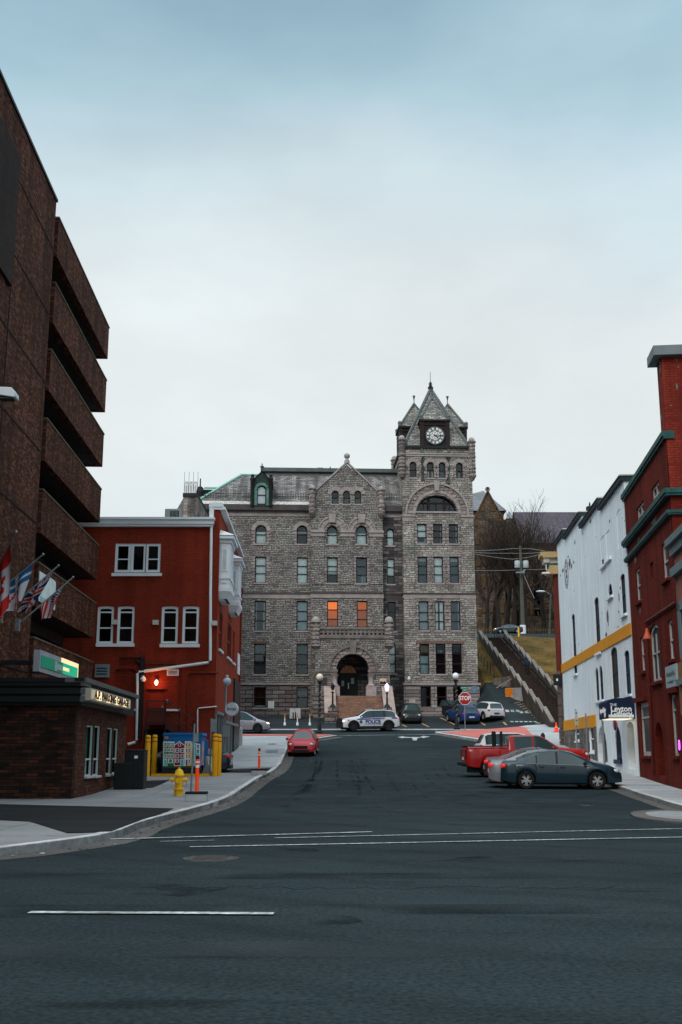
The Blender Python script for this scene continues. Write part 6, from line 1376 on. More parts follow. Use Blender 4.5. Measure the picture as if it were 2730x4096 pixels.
rwin(470, 515, 1520, 2070, b6, **dict(kr_, rails=(.75,)))
zRt = (RR_.C(b5(200, 1790)) + RR_.C(b5(540, 1280))) / 2
mb = MB(RR_); wr.finish(mb, [(0, -.5), (LR, -.5), (LR, zRt), (0, zRt)], 0); mb.box(LR - .02, LR, .02, 10, -.5, zRt - .01); mb.box(0, LR, 9.9, 10, 0, zRt); mb.build('wall', REDR, rr)
mb = MB(RR_); mb.box(-.1, LR + .1, -.16, .3, zRt, zRt + .2); mb.box(-.1, LR + .1, -.1, .3, zRt - .1, zRt); mb.box(0, LR, .3, 10, zRt + .0, zRt + .1); mb.build('eaves_cornice', [TEALM], rr)
RV = basic('red_reveal', (.16, .02, .016), .8)
c_u = (RR_.C(b5(180, 2330)) + RR_.C(b5(640, 1760))) / 2; c_l = (RR_.C(b5(310, 2370)) + RR_.C(b5(680, 1930))) / 2
mb = MB(RR_)
for cz2, h2, pr in ((c_u, .30, .24), (c_l, .2, .17)):
 mb.box(-.15, LR + pr, -pr, .02, cz2 - h2 * .2, cz2 + h2 * .4); mb.box(-.12, LR + pr * .8, -pr * .78, .02, cz2 - h2 * .5, cz2 - h2 * .2); mb.box(LR + .01, LR + pr, .0, 9, cz2 - h2 * .2, cz2 + h2 * .4 - .003); mb.box(LR + .01, LR + pr * .8, .0, 9, cz2 - h2 * .5, cz2 - h2 * .2 - .003)
mb.build('teal_cornice', TEALM, rr)
ch0 = RR_.A(b5(572, 1250)); chz = RR_.C(b5(600, 255));
mb = MB(RR_); mb.box(ch0, LR - .02, .01, 9, zRt - 1, chz); mb.box(LR - .02, LR + .015, .03, 9, c_u, chz);
mb.build('corner_block', REDR2, rr)
mb = MB(RR_); mb.box(ch0 - .3, LR + .3, -.3, 9, chz, chz + .38); mb.build('block_cap', basic('grey_cap', (.17, .20, .215), .7, var=.1), rr)
mb = MB(RR_); random.seed(11)
GP = basic('bare_grey_render', (.13, .125, .115), .9, var=.35, scale=3)
for (x, y, w, h, zf) in ((565, 400, 60, 300, b5), (597, 665, 14, 50, b5), (590, 790, 18, 50, b5), (573, 970, 20, 90, b5), (495, 2050, 70, 110, b5), (330, 2240, 30, 60, b5), (735, 2040, 40, 110, b5), (170, 130, 30, 40, b6), (140, 320, 30, 70, b6), (185, 770, 22, 90, b6), (115, 30, 14, 30, b6)):
 ac_, cc_ = RR_.P(zf(x, y)); hw = abs(RR_.A(zf(x + w, y)) - ac_) * .5; hh = abs(RR_.C(zf(x, y + h)) - cc_) * .5; pts = []
 for k in range(14): t = 2 * math.pi * k / 14; r = .5 + .6 * random.random(); pts.append((min(ac_ + hw * r * math.cos(t), LR - .05), cc_ + hh * r * math.sin(t)))
 mb.poly([(p[0], -.006, p[1]) for p in pts])
FRR = Fr(RR_(LR + .02, 0, 0), RR_.ey)
for (x, y, w, h) in ((640, 320, 20, 30), (725, 365, 22, 34), (745, 435, 26, 30), (665, 840, 34, 24), (770, 290, 30, 30), (730, 640, 30, 90)):
 a_, c_2 = FRR.P(b5(x, y)); k_ = 1 / 2.613 * 39 / F * .5; pts = [(a_ + w * k_ * (.5 + .6 * random.random()) * math.cos(t), c_2 + h * k_ * (.5 + .6 * random.random()) * math.sin(t)) for t in [2 * math.pi * q / 12 for q in range(12)]]
 mb.T = RR_; mb.poly([(LR + .022, a__[0], a__[1]) for a__ in pts])
mb.build('bare_patches', GP, rr)
mb = MB(RR_); pth = [RR_.P(b6(*q), -.07) for q in ((235, 870), (500, 695))]; mb.tube([(p[0], -.07, p[1]) for p in pth], .05, 6)
pth = [RR_.P(b6(*q), -.07) for q in ((235, 870), (262, 1350), (290, 1900), (300, 2245))]; mb.tube([(p[0], -.07, p[1]) for p in pth], .05, 6); mb.build('wall_pipe', basic('red_pipe', (.10, .016, .014), .5), rr)
for x0, x1, y in ((130, 245, 1578), (440, 530, 1490)): mb = MB(RR_); a0, c = RR_.P(b6(x0, y)); a1_v = RR_.A(b6(x1, y)); mb.box(max(.05, a0), a1_v, -.14, .01, c - .12, c + .08); mb.build('ledge', REDR, rr)
a0, c1_ = RR_.P(d5(430, 490), -.06); a1_v = RR_.A(d5(605, 490), -.06); c0_ = RR_.C(d5(445, 840), -.06)
sg = thing('hanging_board', 'pale grey sign board with faded script on the red wall', 'sign', tuple(RR_(a0, -.1, c0_))); mb = MB(RR_); mb.box(a0, a1_v, -.1, -.02, c0_, c1_); mb.build('board', basic('pale_grey_board', (.30, .38, .40), .7, var=.15, scale=4), sg)
FG = basic('faded_grey_lettering', (.10, .13, .14), .7); hB = c1_ - c0_; wB = a1_v - a0
text('Furnished Up', RR_, (a0 + a1_v) / 2, -.105, c0_ + hB * .62, hB * .24, FG, sg, sx=wB * .9 / (hB * .24 * 6.4), bold=.01)
text('TO LET', RR_, (a0 + a1_v) / 2, -.105, c0_ + hB * .25, hB * .13, FG, sg, sx=wB * .45 / (hB * .13 * 3.6), bold=.01)
mb = MB(RR_); mb.box(a0 + wB * .06, a0 + wB * .24, -.106, -.099, c0_ + hB * .24, c0_ + hB * .27); mb.box(a0 + wB * .76, a0 + wB * .94, -.106, -.099, c0_ + hB * .24, c0_ + hB * .27); mb.build('rule', FG, sg)
o_, oz_ = RR_.P(b6(236, 985), -.5); lp_ = thing('orange_wall_lamp', 'orange bell-shaped lamp on the red wall beside the white framed arched window', 'wall lamp', tuple(RR_(o_, 0, oz_)))
OL = basic('orange_enamel', (.55, .10, .05), .35); mb = MB(RR_); mb.lathe([(.05, .26), (.07, .12), (.1, .03), (.15, -.08), (.16, -.16), (.13, -.17)], (o_, -.45, oz_), 14); mb.build('shade', OL, lp_, smooth=40); mb = MB(RR_); mb.tube([(o_, 0, oz_ + .2), (o_, -.25, oz_ + .36), (o_, -.45, oz_ + .26)], .02, 6); mb.build('arm', BLACKM, lp_)
na, nz = RR_.P(d5(622, 1750), -.1); nn = thing('neon_sign', 'small pink and violet neon sign glowing in the red building window', 'neon sign', tuple(RR_(na, -.1, nz)))
mb = MB(RR_); mb.tube([(na + .09 * math.cos(t), -.05, nz + .17 * math.sin(t)) for t in [2 * math.pi * i / 24 for i in range(25)]], .02, 6); mb.build('violet_tube', basic('violet_neon', (.6, .2, 1), .5, emit=(.65, .08, 1), es=2.5), nn)
mb = MB(RR_); mb.tube([(na - .03, -.05, nz - .1), (na - .03, -.05, nz + .1)], .02, 6); mb.tube([(na + .03, -.05, nz - .1), (na + .03, -.05, nz + .1)], .02, 6); mb.build('pink_tube', basic('pink_neon', (1, .1, .3), .5, emit=(1, .03, .15), es=3), nn)
PKB = basic('dusty_pink_render', (.24, .10, .085), .8, var=.1, streak=.15); GYC = basic('grey_blue_trim', (.13, .18, .195), .6, var=.15)
pb = thing('pink_building', 'dusty pink building with a grey-blue cornice cut by the right edge of the picture', 'building', tuple(RR_(13, 0, .3)))
zp = RR_.C(b6(480, 230), -.25); zp2 = RR_.C(b6(500, 400), -.25)
mb = MB(RR_); mb.box(LR + .62, LR + 8, -.12, 8, -.5, zp); mb.build('wall', PKB, pb)
mb = MB(RR_); mb.box(LR + .5, LR + 8, -.25, .2, zp - .1, zp + .25); mb.box(LR + .4, LR + 8, -.38, .2, zp + .25, zp + .5); mb.box(LR + .5, LR + 8, -.28, .1, zp2 - .15, zp2 + .15); zq = RR_.C(b6(540, 1400), -.4); mb.box(LR + .75, LR + 8, -.35, .1, zq - .1, zq + .1); mb.build('cornice', GYC, pb)
z_a, z_b = RR_.C(b6(530, 700), -.15), RR_.C(b6(545, 1210), -.15); mb = MB(RR_); mb.box(LR + .95, LR + 1.4, -.2, 0, z_b, z_a); mb.box(LR + .95, LR + 8, -.2, 0, z_a - .3, z_a); mb.build('window_surround', GYC, pb); mb = MB(RR_); mb.box(LR + 1.4, LR + 3, -.16, 0, z_b, z_a - .3); mb.build('window', GLASSD, pb)
mb = MB(RR_); zc_ = RR_.C(b6(545, 1240), -.15); mb.box(LR + .63, LR + 8, -.24, 0, zc_ - 1.8, zc_); mb.build('shopfront_fascia', basic('tan_fascia', (.22, .12, .06), .6), pb)
NB = Fr(WB(0, 0, 0), -1 * WB.ex)     # runs further up the street
nbT = Fr(WB(-8.5, 0, 0), WB.ex)      # a 0 far -> 8.2 near
nb = thing('narrow_brick_building', 'narrow red brick building with a tan bracketed cornice beyond the white wall', 'building', tuple(nbT(5, 0, 2.3)))
ofn = .5; aN_ = 8.4
z_t = nbT.C(a6(235, 1110), -ofn * .6); z_bot = nbT.C(a7(290, 690), -ofn * .6)
mb = MB(nbT); mb.box(7.2, aN_, -.16, 9, z_bot, z_t + 1.5); mb.box(aN_ - 1.0, aN_ + .02, -.24, -.15, z_bot + .1, z_t - .1); mb.build('wall', basic('dull_red_brick', (.15, .028, .018), .8, var=.15, streak=.2, fine=.15, fs=12), nb)
TAN = basic('tan_cornice', (.42, .29, .14), .7, var=.12); zc1 = nbT.C(a6(200, 815), -.9); zc0 = nbT.C(a6(235, 1090), -.6)
mb = MB(nbT); Hc = zc1 - zc0
for o1, f0, f1, m_ in ((1.15, .82, 1.0, 0), (1.02, .74, .82, 0), (.66, .38, .48, 1), (.6, .2, .38, 0), (.74, .08, .2, 0), (.58, .0, .08, 0)): mb.box(7.0, aN_ + .3, -o1, .2, zc0 + Hc * f0, zc0 + Hc * f1, m_)
mb.box(7.1, aN_ + .02, -.56, .2, zc0 + Hc * .48, zc0 + Hc * .74, 2)
for i in range(3): mb.box(aN_ - .1 - i * .5, aN_ + .15 - i * .5, -.95, -.56, zc0 + Hc * .52, zc0 + Hc * .74, 2)
mb.build('cornice', [TAN, TEALM, CRM], nb)
mb = MB(nbT); mb.box(7.2, aN_, -.14, 9, -.5, z_bot, 0)
z = 1.5
while z < z_bot: mb.box(aN_ - .9, aN_ + .03, -.26, -.12, z, z + .72, 0); z += .78
mb.build('stone_ground_floor', basic('brown_pillar_stone', (.12, .095, .085), .9, var=.3, scale=1.5, fine=.25, fs=7), nb)
sa, sz_ = nbT.P(a7(285, 620), -1.2); bs_ = thing('black_projecting_sign', 'black box sign with a small white mark beside the stone pillar', 'sign', tuple(nbT(aN_, -1.2, sz_)))
mb = MB(nbT); hh_ = (nbT.C(a7(285, 560), -1.2) - nbT.C(a7(285, 690), -1.2)) / 2; mb.box(aN_ + .05, aN_ + .3, -.62, -.1, sz_ - hh_, sz_ + hh_); mb.build('case', BLACKM, bs_)
mb = MB(nbT); mb.box(aN_ + .3, aN_ + .31, -.45, -.33, sz_ - .08, sz_ + .08); mb.build('white_mark', WHITEM, bs_)
mb = MB(nbT); mb.tube([(aN_ + .2, -.8, z_t + .4), (aN_ + .2, -.8, z_t)], .03, 5); mb.box(aN_ - .1, aN_ + .3, -1.1, -.5, z_t - .25, z_t - .15); tag(mb.build('eaves_lamp', WHITEM, loc=nbT(aN_, -1.5, z_t)), 'small pale lamp head under the tan cornice', 'lamp')
def paint(name, col, rough=.28, metal=.3, coat=.6): return basic(name, tuple(c * .75 for c in col), rough + .08, metal=metal * .5, var=.04, coat=coat * .5, spec=.3)
CG = bpy.data.materials.new('car_glass'); CG.use_nodes = True; _b = CG.node_tree.nodes['Principled BSDF']; _b.inputs['Base Color'].default_value = (.028, .05, .055, 1); _b.inputs['Roughness'].default_value = .04; _b.inputs['Specular IOR Level'].default_value = .38; _b.inputs['Coat Weight'].default_value = .0
PLAST = basic('black_plastic', (.018, .02, .022), .55, var=0)
TAILR = basic('red_lamp', (.35, .01, .01), .2, var=0, emit=(1, .03, .02), es=.12); TAILL = basic('red_lamp_lit', (.6, .02, .02), .2, var=0, emit=(1, .05, .04), es=.3)
HEADM = basic('headlamp', (.55, .6, .62), .1, var=0, coat=1); HEADL = basic('headlamp_lit', (.8, .7, .6), .1, var=0, emit=(1, .55, .35), es=2.2)
RIMS = basic('silver_rim', (.45, .46, .47), .3, metal=.7, var=0); RIMD = basic('dark_rim', (.03, .03, .032), .5, var=0)
PLATE = basic('number_plate', (.55, .58, .6), .5, var=0)
KINDS = {
 'sedan': dict(L=4.6, W=1.8, H=1.48, ra=.97, fa=3.66, r=.33, top=[(0, .72), (.03, .96), (.12, 1.05), (.6, 1.075), (1.45, 1.395), (1.95, 1.47), (2.3, 1.475), (2.75, 1.39), (3.56, 1.01), (4.15, .90), (4.45, .76), (4.56, .62), (4.6, .52)], belt=[(0, .70), (.1, .93), (.9, .96), (2.2, .93), (3.5, .88), (4.2, .77), (4.6, .50)], ws=(2.5, 3.5), rg=(.64, 1.5), side=[(1.08, 1.36), (1.41, 2.12), (2.2, 3.3)], WR=.56, sill=.24),
 'suv': dict(L=4.65, W=1.84, H=1.68, ra=.95, fa=3.65, r=.36, top=[(0, .70), (.02, 1.02), (.1, 1.12), (.34, 1.56), (.5, 1.63), (1.2, 1.68), (2.2, 1.67), (2.6, 1.60), (3.4, 1.14), (4.2, 1.0), (4.5, .86), (4.62, .66), (4.65, .5)], belt=[(0, .68), (.06, 1.0), (.8, 1.04), (2.2, 1.0), (3.4, .98), (4.2, .88), (4.65, .5)], ws=(2.45, 3.38), rg=(.08, .36), side=[(.5, 1.1), (1.2, 2.1), (2.18, 3.2)], WR=.6, sill=.28, clad=True),
 'police': dict(L=5.02, W=1.98, H=1.76, ra=1.0, fa=4.0, r=.39, top=[(0, .72), (.02, 1.05), (.12, 1.18), (.42, 1.60), (.62, 1.70), (1.4, 1.765), (2.5, 1.75), (2.85, 1.70), (3.62, 1.22), (4.5, 1.09), (4.85, .96), (4.98, .72), (5.02, .5)], belt=[(0, .7), (.06, 1.08), (1.0, 1.12), (2.4, 1.08), (3.6, 1.05), (4.5, .97), (5.02, .5)], ws=(2.72, 3.6), rg=(.1, .44), side=[(.38, 1.22), (1.42, 2.22), (2.3, 3.42)], WR=.64, sill=.30, clad=True),
 'hatch': dict(L=3.8, W=1.68, H=1.53, ra=.65, fa=3.08, r=.30, top=[(0, .66), (.02, .9), (.1, 1.0), (.42, 1.42), (.7, 1.49), (1.3, 1.53), (1.9, 1.51), (2.3, 1.42), (3.02, 1.02), (3.5, .88), (3.7, .72), (3.78, .58), (3.8, .48)], belt=[(0, .64), (.06, .9), (.6, .96), (2.0, .92), (3.0, .90), (3.5, .76), (3.8, .46)], ws=(2.1, 3.0), rg=(.1, .46), side=[(.5, .95), (1.0, 1.75), (1.82, 2.8)], WR=.54, sill=.24),
 'minivan': dict(L=5.1, W=1.98, H=1.74, ra=1.0, fa=4.1, r=.35, top=[(0, .70), (.02, 1.0), (.12, 1.15), (.4, 1.62), (.6, 1.70), (1.5, 1.74), (2.9, 1.72), (3.2, 1.64), (4.1, 1.12), (4.7, .95), (4.95, .80), (5.05, .62), (5.1, .5)], belt=[(0, .68), (.06, 1.0), (1.0, 1.04), (2.9, 1.0), (4.1, .96), (4.7, .84), (5.1, .5)], ws=(3.05, 4.08), rg=(.12, .44), side=[(.5, 1.5), (1.6, 2.6), (2.7, 3.95)], WR=.66, sill=.24),
 'pickup': dict(L=5.85, W=2.03, H=1.90, ra=1.15, fa=4.85, r=.41, top=[(0, .86), (.02, 1.30), (.08, 1.36), (1.98, 1.38), (2.02, 1.40), (2.10, 1.83), (2.2, 1.88), (3.4, 1.90), (3.65, 1.84), (4.35, 1.36), (4.6, 1.33), (5.5, 1.26), (5.74, 1.18), (5.82, .9), (5.85, .6)], belt=[(0, .82), (.05, 1.24), (1.98, 1.26), (3.6, 1.24), (4.4, 1.20), (5.5, 1.10), (5.85, .6)], ws=(3.58, 4.36), rg=(2.03, 2.12), side=[(2.3, 3.12), (3.2, 4.25)], WR=.70, sill=.42, clad=False, bed=(.12, 1.98)),
}
def pl2(P, x):
 if x <= P[0][0]: return P[0][1]
 for (a, b), (c, d) in zip(P, P[1:]):
  if x <= c: return b + (d - b) * (x - a) / (c - a)
 return P[-1][1]
def build_car(name, kind, mat, label, cat, pos, ang, group=None, rims=None, lit=False, tail=None, grille=PLAST, lights=HEADM, zoff=0, plate=PLATE):
 k = KINDS[kind]; L, W, H, r = k['L'], k['W'], k['H'], k['r']; hw = W / 2; xm = (k['ra'] + k['fa']) / 2
 root = thing(name, label, cat, (0, 0, 0), group)
 rad = r * 1.17; xs = set([x for x, _ in k['top']] + [x for x, _ in k['belt']] + [.3, .45, L - .5, L - .3])
 for a in (k['ws'], k['rg'], *k['side']): xs |= {a[0], a[1]}
 for xa in (k['ra'], k['fa']):
  for t in range(0, 13): xs.add(xa + rad * math.cos(math.pi * t / 12))
  xs |= {xa - rad - .01, xa + rad + .01}
 if 'bed' in k: xs |= set(k['bed'])
 xs = sorted(x for x in xs if 0 <= x <= L); ys = [xs[0]]
 for x in xs[1:]:
  if x - ys[-1] > .008: ys.append(x)
 xs = ys; rings = []
 for x in xs:
  d0 = x; d1 = L - x
  f = 1 - .16 * max(0, 1 - d0 / .3) ** 2 - .24 * max(0, 1 - d1 / .55) ** 2
  w = hw * f; tp = pl2(k['top'], x); be = min(pl2(k['belt'], x), tp - .02)
  sill = k['sill'] + (.10 * max(0, 1 - d0 / .4)) + (.04 * max(0, 1 - d1 / .5)); zl = sill; inarch = False
  for xa in (k['ra'], k['fa']):
   if abs(x - xa) < rad: zl = max(zl, r + math.sqrt(max(0, rad * rad - (x - xa) ** 2))); inarch = True
  zl = min(zl, be - .06); fr = max(0, min(1, (tp - be) / (H - be - .02)))
  wt = (w - .08) * (1 - fr) + k['WR'] * fr * (hw / .9) if fr > .1 else w - .08
  dt = (tp - be) * .5 * (1 - fr) + .07 * fr
  bulge = .018 if inarch else 0
  rings.append([(w - .16, max(sill - .04, zl - .02)), (w - .02 + bulge, zl), (w + bulge, zl + (be - zl) * .4), (w - .008, zl + (be - zl) * .82), (w - .045, be), (wt, tp - dt), (wt - .11, tp - .022 * fr - .008), ((wt - .11) * .5, tp - .002), (0, tp)])
 def ptc(i, j, s): y, z = rings[i][j]; return (xs[i] - xm, s * y, z)
 B = MB(); Gm = MB(); n = len(xs)
 for i in range(n - 1):
  m = (xs[i] + xs[i + 1]) / 2
  for j in range(8):
   gl = False
   if j == 4: gl = any(a <= m <= b for a, b in k['side'])
   if j >= 6: gl = k['ws'][0] + .12 <= m <= k['ws'][1] or k['rg'][0] <= m <= k['rg'][1]
   if j == 4 and k['ws'][0] <= m <= k['ws'][1] and rings[i + 1][8][1] - rings[i + 1][4][1] < .12: gl = False
   mm = 0
   if 'bed' in k and j >= 6 and k['bed'][0] <= m <= k['bed'][1]: mm = 1
   if j == 0 or (k.get('clad') and j == 1 and False): mm = 1
   if j == 4 and not gl and rings[i][8][1] - rings[i][4][1] > .35 and kind != 'pickup' and any(a - .12 <= m <= b + .1 for a, b in k['side']): mm = 1
   for s in (1, -1):
    q = [ptc(i, j, s), ptc(i + 1, j, s), ptc(i + 1, j + 1, s), ptc(i, j + 1, s)]
    (Gm if gl else B).poly(q if s > 0 else q[::-1], 0 if gl else mm)
 for i, rev in ((0, 1), (n - 1, 0)):
  for j in range(8):
   q = [ptc(i, j, 1), ptc(i, j + 1, 1), ptc(i, j + 1, -1), ptc(i, j, -1)]
   B.poly(q if rev else q[::-1])
 body = B.build('body', [mat, PLAST], root, smooth=32, local=True)
 Gm.build('windows', CG, root, smooth=30, local=True)
 mb = MB(); mb.box(.25 - xm, L - .25 - xm, -hw + .3, hw - .3, .17, k['sill'] + .38); mb.box(k['ra'] + rad - xm, k['fa'] - rad - xm, -hw + .1, hw - .1, .17, k['sill'] + .06); mb.build('underbody', PLAST, root, local=True)
 rm = rims or RIMS
 for xa in (k['ra'], k['fa']):
  for s in (1, -1):
   y0 = s * (hw - .115); mb = MB(); x = xa - xm
   mb.lathe([(r * .62, -.1), (r * .93, -.105), (r, -.07), (r, .07), (r * .93, .105), (r * .62, .10)], (x, y0, r), 22, axis='y', caps=False); wh = mb.build('wheel', RUBBER, root, smooth=35, local=True)
   mb = MB(); o_ = s * .085
   mb.lathe([(r * .6, o_ * .2), (r * .66, o_ * 1.02), (r * .62, o_ * 1.12), (r * .58, o_ * .6)], (x, y0, r), 22, axis='y', caps=False); mb.lathe([(.0005, o_ * 1.02), (r * .15, o_ * 1.02), (r * .16, o_ * .5)], (x, y0, r), 12, axis='y')
   for q in range(10):
    t = 2 * math.pi * q / 10 + (.12 if q % 2 else -.12); c_, s_ = math.cos(t), math.sin(t); w0, w1 = r * .075, r * .05
    p = [(x + c_ * r * .1 - s_ * w0, r + s_ * r * .1 + c_ * w0), (x + c_ * r * .1 + s_ * w0, r + s_ * r * .1 - c_ * w0), (x + c_ * r * .61 + s_ * w1, r + s_ * r * .61 - c_ * w1), (x + c_ * r * .61 - s_ * w1, r + s_ * r * .61 + c_ * w1)]
    ya, yb = y0 + o_ * .55, y0 + o_ * .98; mb.prism(p, min(ya, yb), max(ya, yb))
   mb.build('rim', rm, wh, local=True, smooth=30)
   mb = MB(); mb.lathe([(.0005, s * .02), (r * .6, s * .02)], (x, y0, r), 14, axis='y'); mb.build('brake_disc', PLAST, wh, local=True)
 def zat(x): return pl2(k['top'], x)
 for s in (1, -1):
  mb = MB(); xh = L - .2; zt = pl2(k['belt'], L - .45) - .05
  mb.ball((xh - .07 - xm, s * (hw * .74), zt - .04), .1, 10, sc=(2.0, 1.35, .85)); mb.build('headlight', lights, root, smooth=60, local=True)
  mb = MB(); zt = (.93 if kind in ('suv', 'police', 'minivan') else .86) if kind != 'pickup' else 1.05
  if kind == 'pickup': mb.box(-.01 - xm, .12 - xm, s * (hw * .84 - .1), s * (hw * .84 + .055), .82, 1.22)
  else: mb.ball((.13 - xm, s * hw * .80, zt), .1, 10, sc=(1.5, 1.55, 1.0 if kind == 'sedan' else 1.1))
  mb.build('tail_light', tail or TAILR, root, smooth=60, local=True)
  xmir = k['ws'][1] - .28; zm = pl2(k['belt'], xmir) + .08
  mb = MB(); mb.ball((xmir - xm, s * (hw + .08), zm), .1, 8, sc=(.8, 1.0, .8)); mb.box(xmir - .03 - xm, xmir + .03 - xm, min(s * (hw - .1), s * (hw + .05)), max(s * (hw - .1), s * (hw + .05)), zm - .05, zm - .01); mb.build('mirror', mat if kind != 'sedan' else PLAST, root, smooth=50, local=True)
  for a, b in k['side'][-2:]:
   mb = MB(); xa = a + .06; zd = pl2(k['belt'], xa) - .13; mb.box(xa - xm, xa + .2 - xm, s * (hw - .02), s * (hw + .022), zd, zd + .035); mb.build('door_handle', mat, root, local=True)
   mb = MB(); xj = a - .045; rows = []
   for (f0) in (0, .4, .82, 1.0):
    z0 = k['sill'] + .02; be_ = pl2(k['belt'], xj); z = z0 + (be_ - z0) * f0; y = s * (hw + (.002 if f0 < .9 else -.042)); rows.append([(xj - .008 - xm, y, z), (xj + .008 - xm, y, z)])
   mb.grid(rows); mb.build('door_gap', PLAST, root, local=True)
 mb = MB(); gz = .62 if kind != 'pickup' else .85; gw = hw * .5; gh = .07 if kind == 'sedan' else .11
 if kind == 'pickup': gh = .22; gw = hw * .62
 mb.box(L - .07 - xm, L + .012 - xm, -gw, gw, gz - gh - .05, gz + gh - .09); mb.box(L - .1 - xm, L + .015 - xm, -hw * .62, hw * .62, k['sill'] + .04, k['sill'] + .16); mb.build('grille', grille, root, local=True)
 mb = MB(); mb.box(-.015 - xm, .1 - xm, -hw * .78, hw * .78, k['sill'] - .02 + .06, k['sill'] + .2); mb.build('rear_bumper', PLAST, root, local=True)
 if kind != 'police':
  mb = MB(); mb.box(-.02 - xm, .0 - xm, -.26, .26, k['sill'] + .32, k['sill'] + .46); mb.build('number_plate', plate, root, local=True)
 if k.get('clad'):
  for xa in (k['ra'], k['fa']):
   for s in (1, -1):
    mb = MB(); voussoirs(mb, xa - xm, r, rad - .02, rad + .06, s * (hw - .06), s * (hw + .024), 12, gap=0); mb.build('arch_trim', PLAST, root, local=True)
  for s in (1, -1): mb = MB(); mb.box(k['ra'] + rad - xm, k['fa'] - rad - xm, s * (hw - .08), s * (hw + .004), k['sill'] - .06, k['sill'] + .1); mb.build('sill_trim', PLAST, root, local=True)
 if kind == 'sedan':
  for s in (1, -1):
   rows = []
   for x in [.95, 1.4, 2.0, 2.6, 3.2, 3.35]: y = s * (hw - .04); z = pl2(k['belt'], x); rows.append([(x - xm, y, z - .012), (x - xm, y, z + .016)])
   mb = MB(); mb.grid(rows); mb.build('window_trim', CHROME, root, local=True)
 c, s_ = math.cos(ang), math.sin(ang); wbh = (k['fa'] - k['ra']) / 2
 pf = Vector((pos[0] + c * wbh, pos[1] + s_ * wbh, 0)); pr = Vector((pos[0] - c * wbh, pos[1] - s_ * wbh, 0)); pf.z = zg(*pf.xy); pr.z = zg(*pr.xy)
 side = Vector((-s_, c, 0)); pl_ = Vector((pos[0], pos[1], 0)) + side * .75; pq_ = Vector((pos[0], pos[1], 0)) - side * .75
 ex = (pf - pr).normalized(); lat = Vector((side.x * 1.5, side.y * 1.5, zg(*pl_.xy) - zg(*pq_.xy))).normalized() if abs(zg(*pl_.xy) - zg(*pq_.xy)) < .04 else side
 ez = ex.cross(lat).normalized(); ey = ez.cross(ex).normalized()
 M = Matrix.Identity(4); ct = (pf + pr) / 2 + Vector((0, 0, .012 + zoff))
 for i in range(3): M[i][0] = ex[i]; M[i][1] = ey[i]; M[i][2] = ez[i]; M[i][3] = ct[i]
 root.matrix_world = M; root['_L'] = L
 del root['_L']
 return root, xm, hw, k
def fromwheels(ur, uf):
 p, q = G(*ur), G(*uf); return ((p.x + q.x) / 2, (p.y + q.y) / 2), math.atan2(q.y - p.y, q.x - p.x)
def add(root, mbx, name, mat, **k): return mbx.build(name, mat, root, local=True, **k)
p, q = G(*c6(637, 612)), G(*c6(1312, 617)); ang = math.atan2(q.y - p.y, q.x - p.x)
mid = (p + q) / 2; side = Vector((-math.sin(ang), math.cos(ang), 0))
B1 = (mid.x + side.x * .8, mid.y + side.y * .8)
car, xm, hw, k = build_car('parked_car', 'sedan', paint('dark_teal_blue_paint', (.008, .030, .046), .22, .2), 'dark blue-green saloon parked nose to the right kerb, nearest of the row', 'car', B1, ang, 'cars parked side by side on the right', tail=TAILL)
mb = MB(); mb.lathe([(.0005, 0), (.09, 0)], (.72 - xm, -hw - .004, .78), 16, axis='y'); add(car, mb, 'fuel_flap', paint('flap_paint', (.014, .05, .075), .3, .4))
mb = MB(); mb.tube([(1.5 - xm, 0, 1.46), (1.35 - xm, 0, 1.62)], .012, 5); add(car, mb, 'aerial', PLAST)
dv = Vector((.10, 1, 0))
def rowcar(name, kind, mat, lab, cat, rear_uv_x, Y, ang_, **kw):
 x = at(rear_uv_x, 3040, Y).x; L = KINDS[kind]; xm_ = (L['ra'] + L['fa']) / 2
 return build_car(name, kind, mat, lab, cat, (x + math.cos(ang_) * xm_, Y + .9 + math.sin(ang_) * xm_), ang_, 'cars parked side by side on the right', **kw)
rowcar('parked_car', 'sedan', paint('silver_paint', (.26, .27, .29), .3, .6), 'silver saloon parked right behind the dark blue-green saloon, mostly hidden', 'car', 1966, 43.9, ang, tail=TAILL)
rowcar('parked_car', 'sedan', paint('dark_maroon_paint', (.10, .035, .04), .25, .4), 'dark maroon saloon between the silver saloon and the red pickup', 'car', 1948, 46.9, ang, tail=TAILL)
pk_, xm, hw, k = rowcar('pickup_truck', 'pickup', paint('red_truck_paint', (.42, .010, .012), .28, .1), 'red pickup truck with black rack posts standing in its bed', 'pickup truck', 1862, 51.6, R(.5), tail=basic('dark_red_lamp', (.06, .005, .006), .2, var=0))
mb = MB()
for x, y in ((1.35, -.55), (1.5, -.1), (1.75, -.6), (1.85, .2), (1.6, .45)): mb.tube([(x - xm, y, 1.3), (x - xm, y, 2.0)], .05, 8); mb.ball((x - xm, y, 2.02), .055, 8); mb.tube([(x - xm, y, 1.86), (x - xm, y, 1.94)], .07, 8)
add(pk_, mb, 'rack_posts', PLAST)
mb = MB(); mb.box(0 - xm + .02, 2 - xm, -hw + .02, -hw + .12, 1.355, 1.40); mb.box(0 - xm + .02, 2 - xm, hw - .12, hw - .02, 1.355, 1.40); mb.box(0.02 - xm, .12 - xm, -hw + .1, hw - .1, 1.355, 1.40); add(pk_, mb, 'bed_rail', PLAST)
mb = MB(); mb.box(-.18 - xm, .08 - xm, -hw + .1, hw - .1, .5, .66); add(pk_, mb, 'step_bumper', PLAST, bevel=.03)
rowcar('parked_car', 'sedan', paint('dark_grey_paint', (.05, .055, .06), .25, .4), 'dark grey saloon glimpsed over the bed of the red pickup', 'car', 1925, 56.4, R(3))
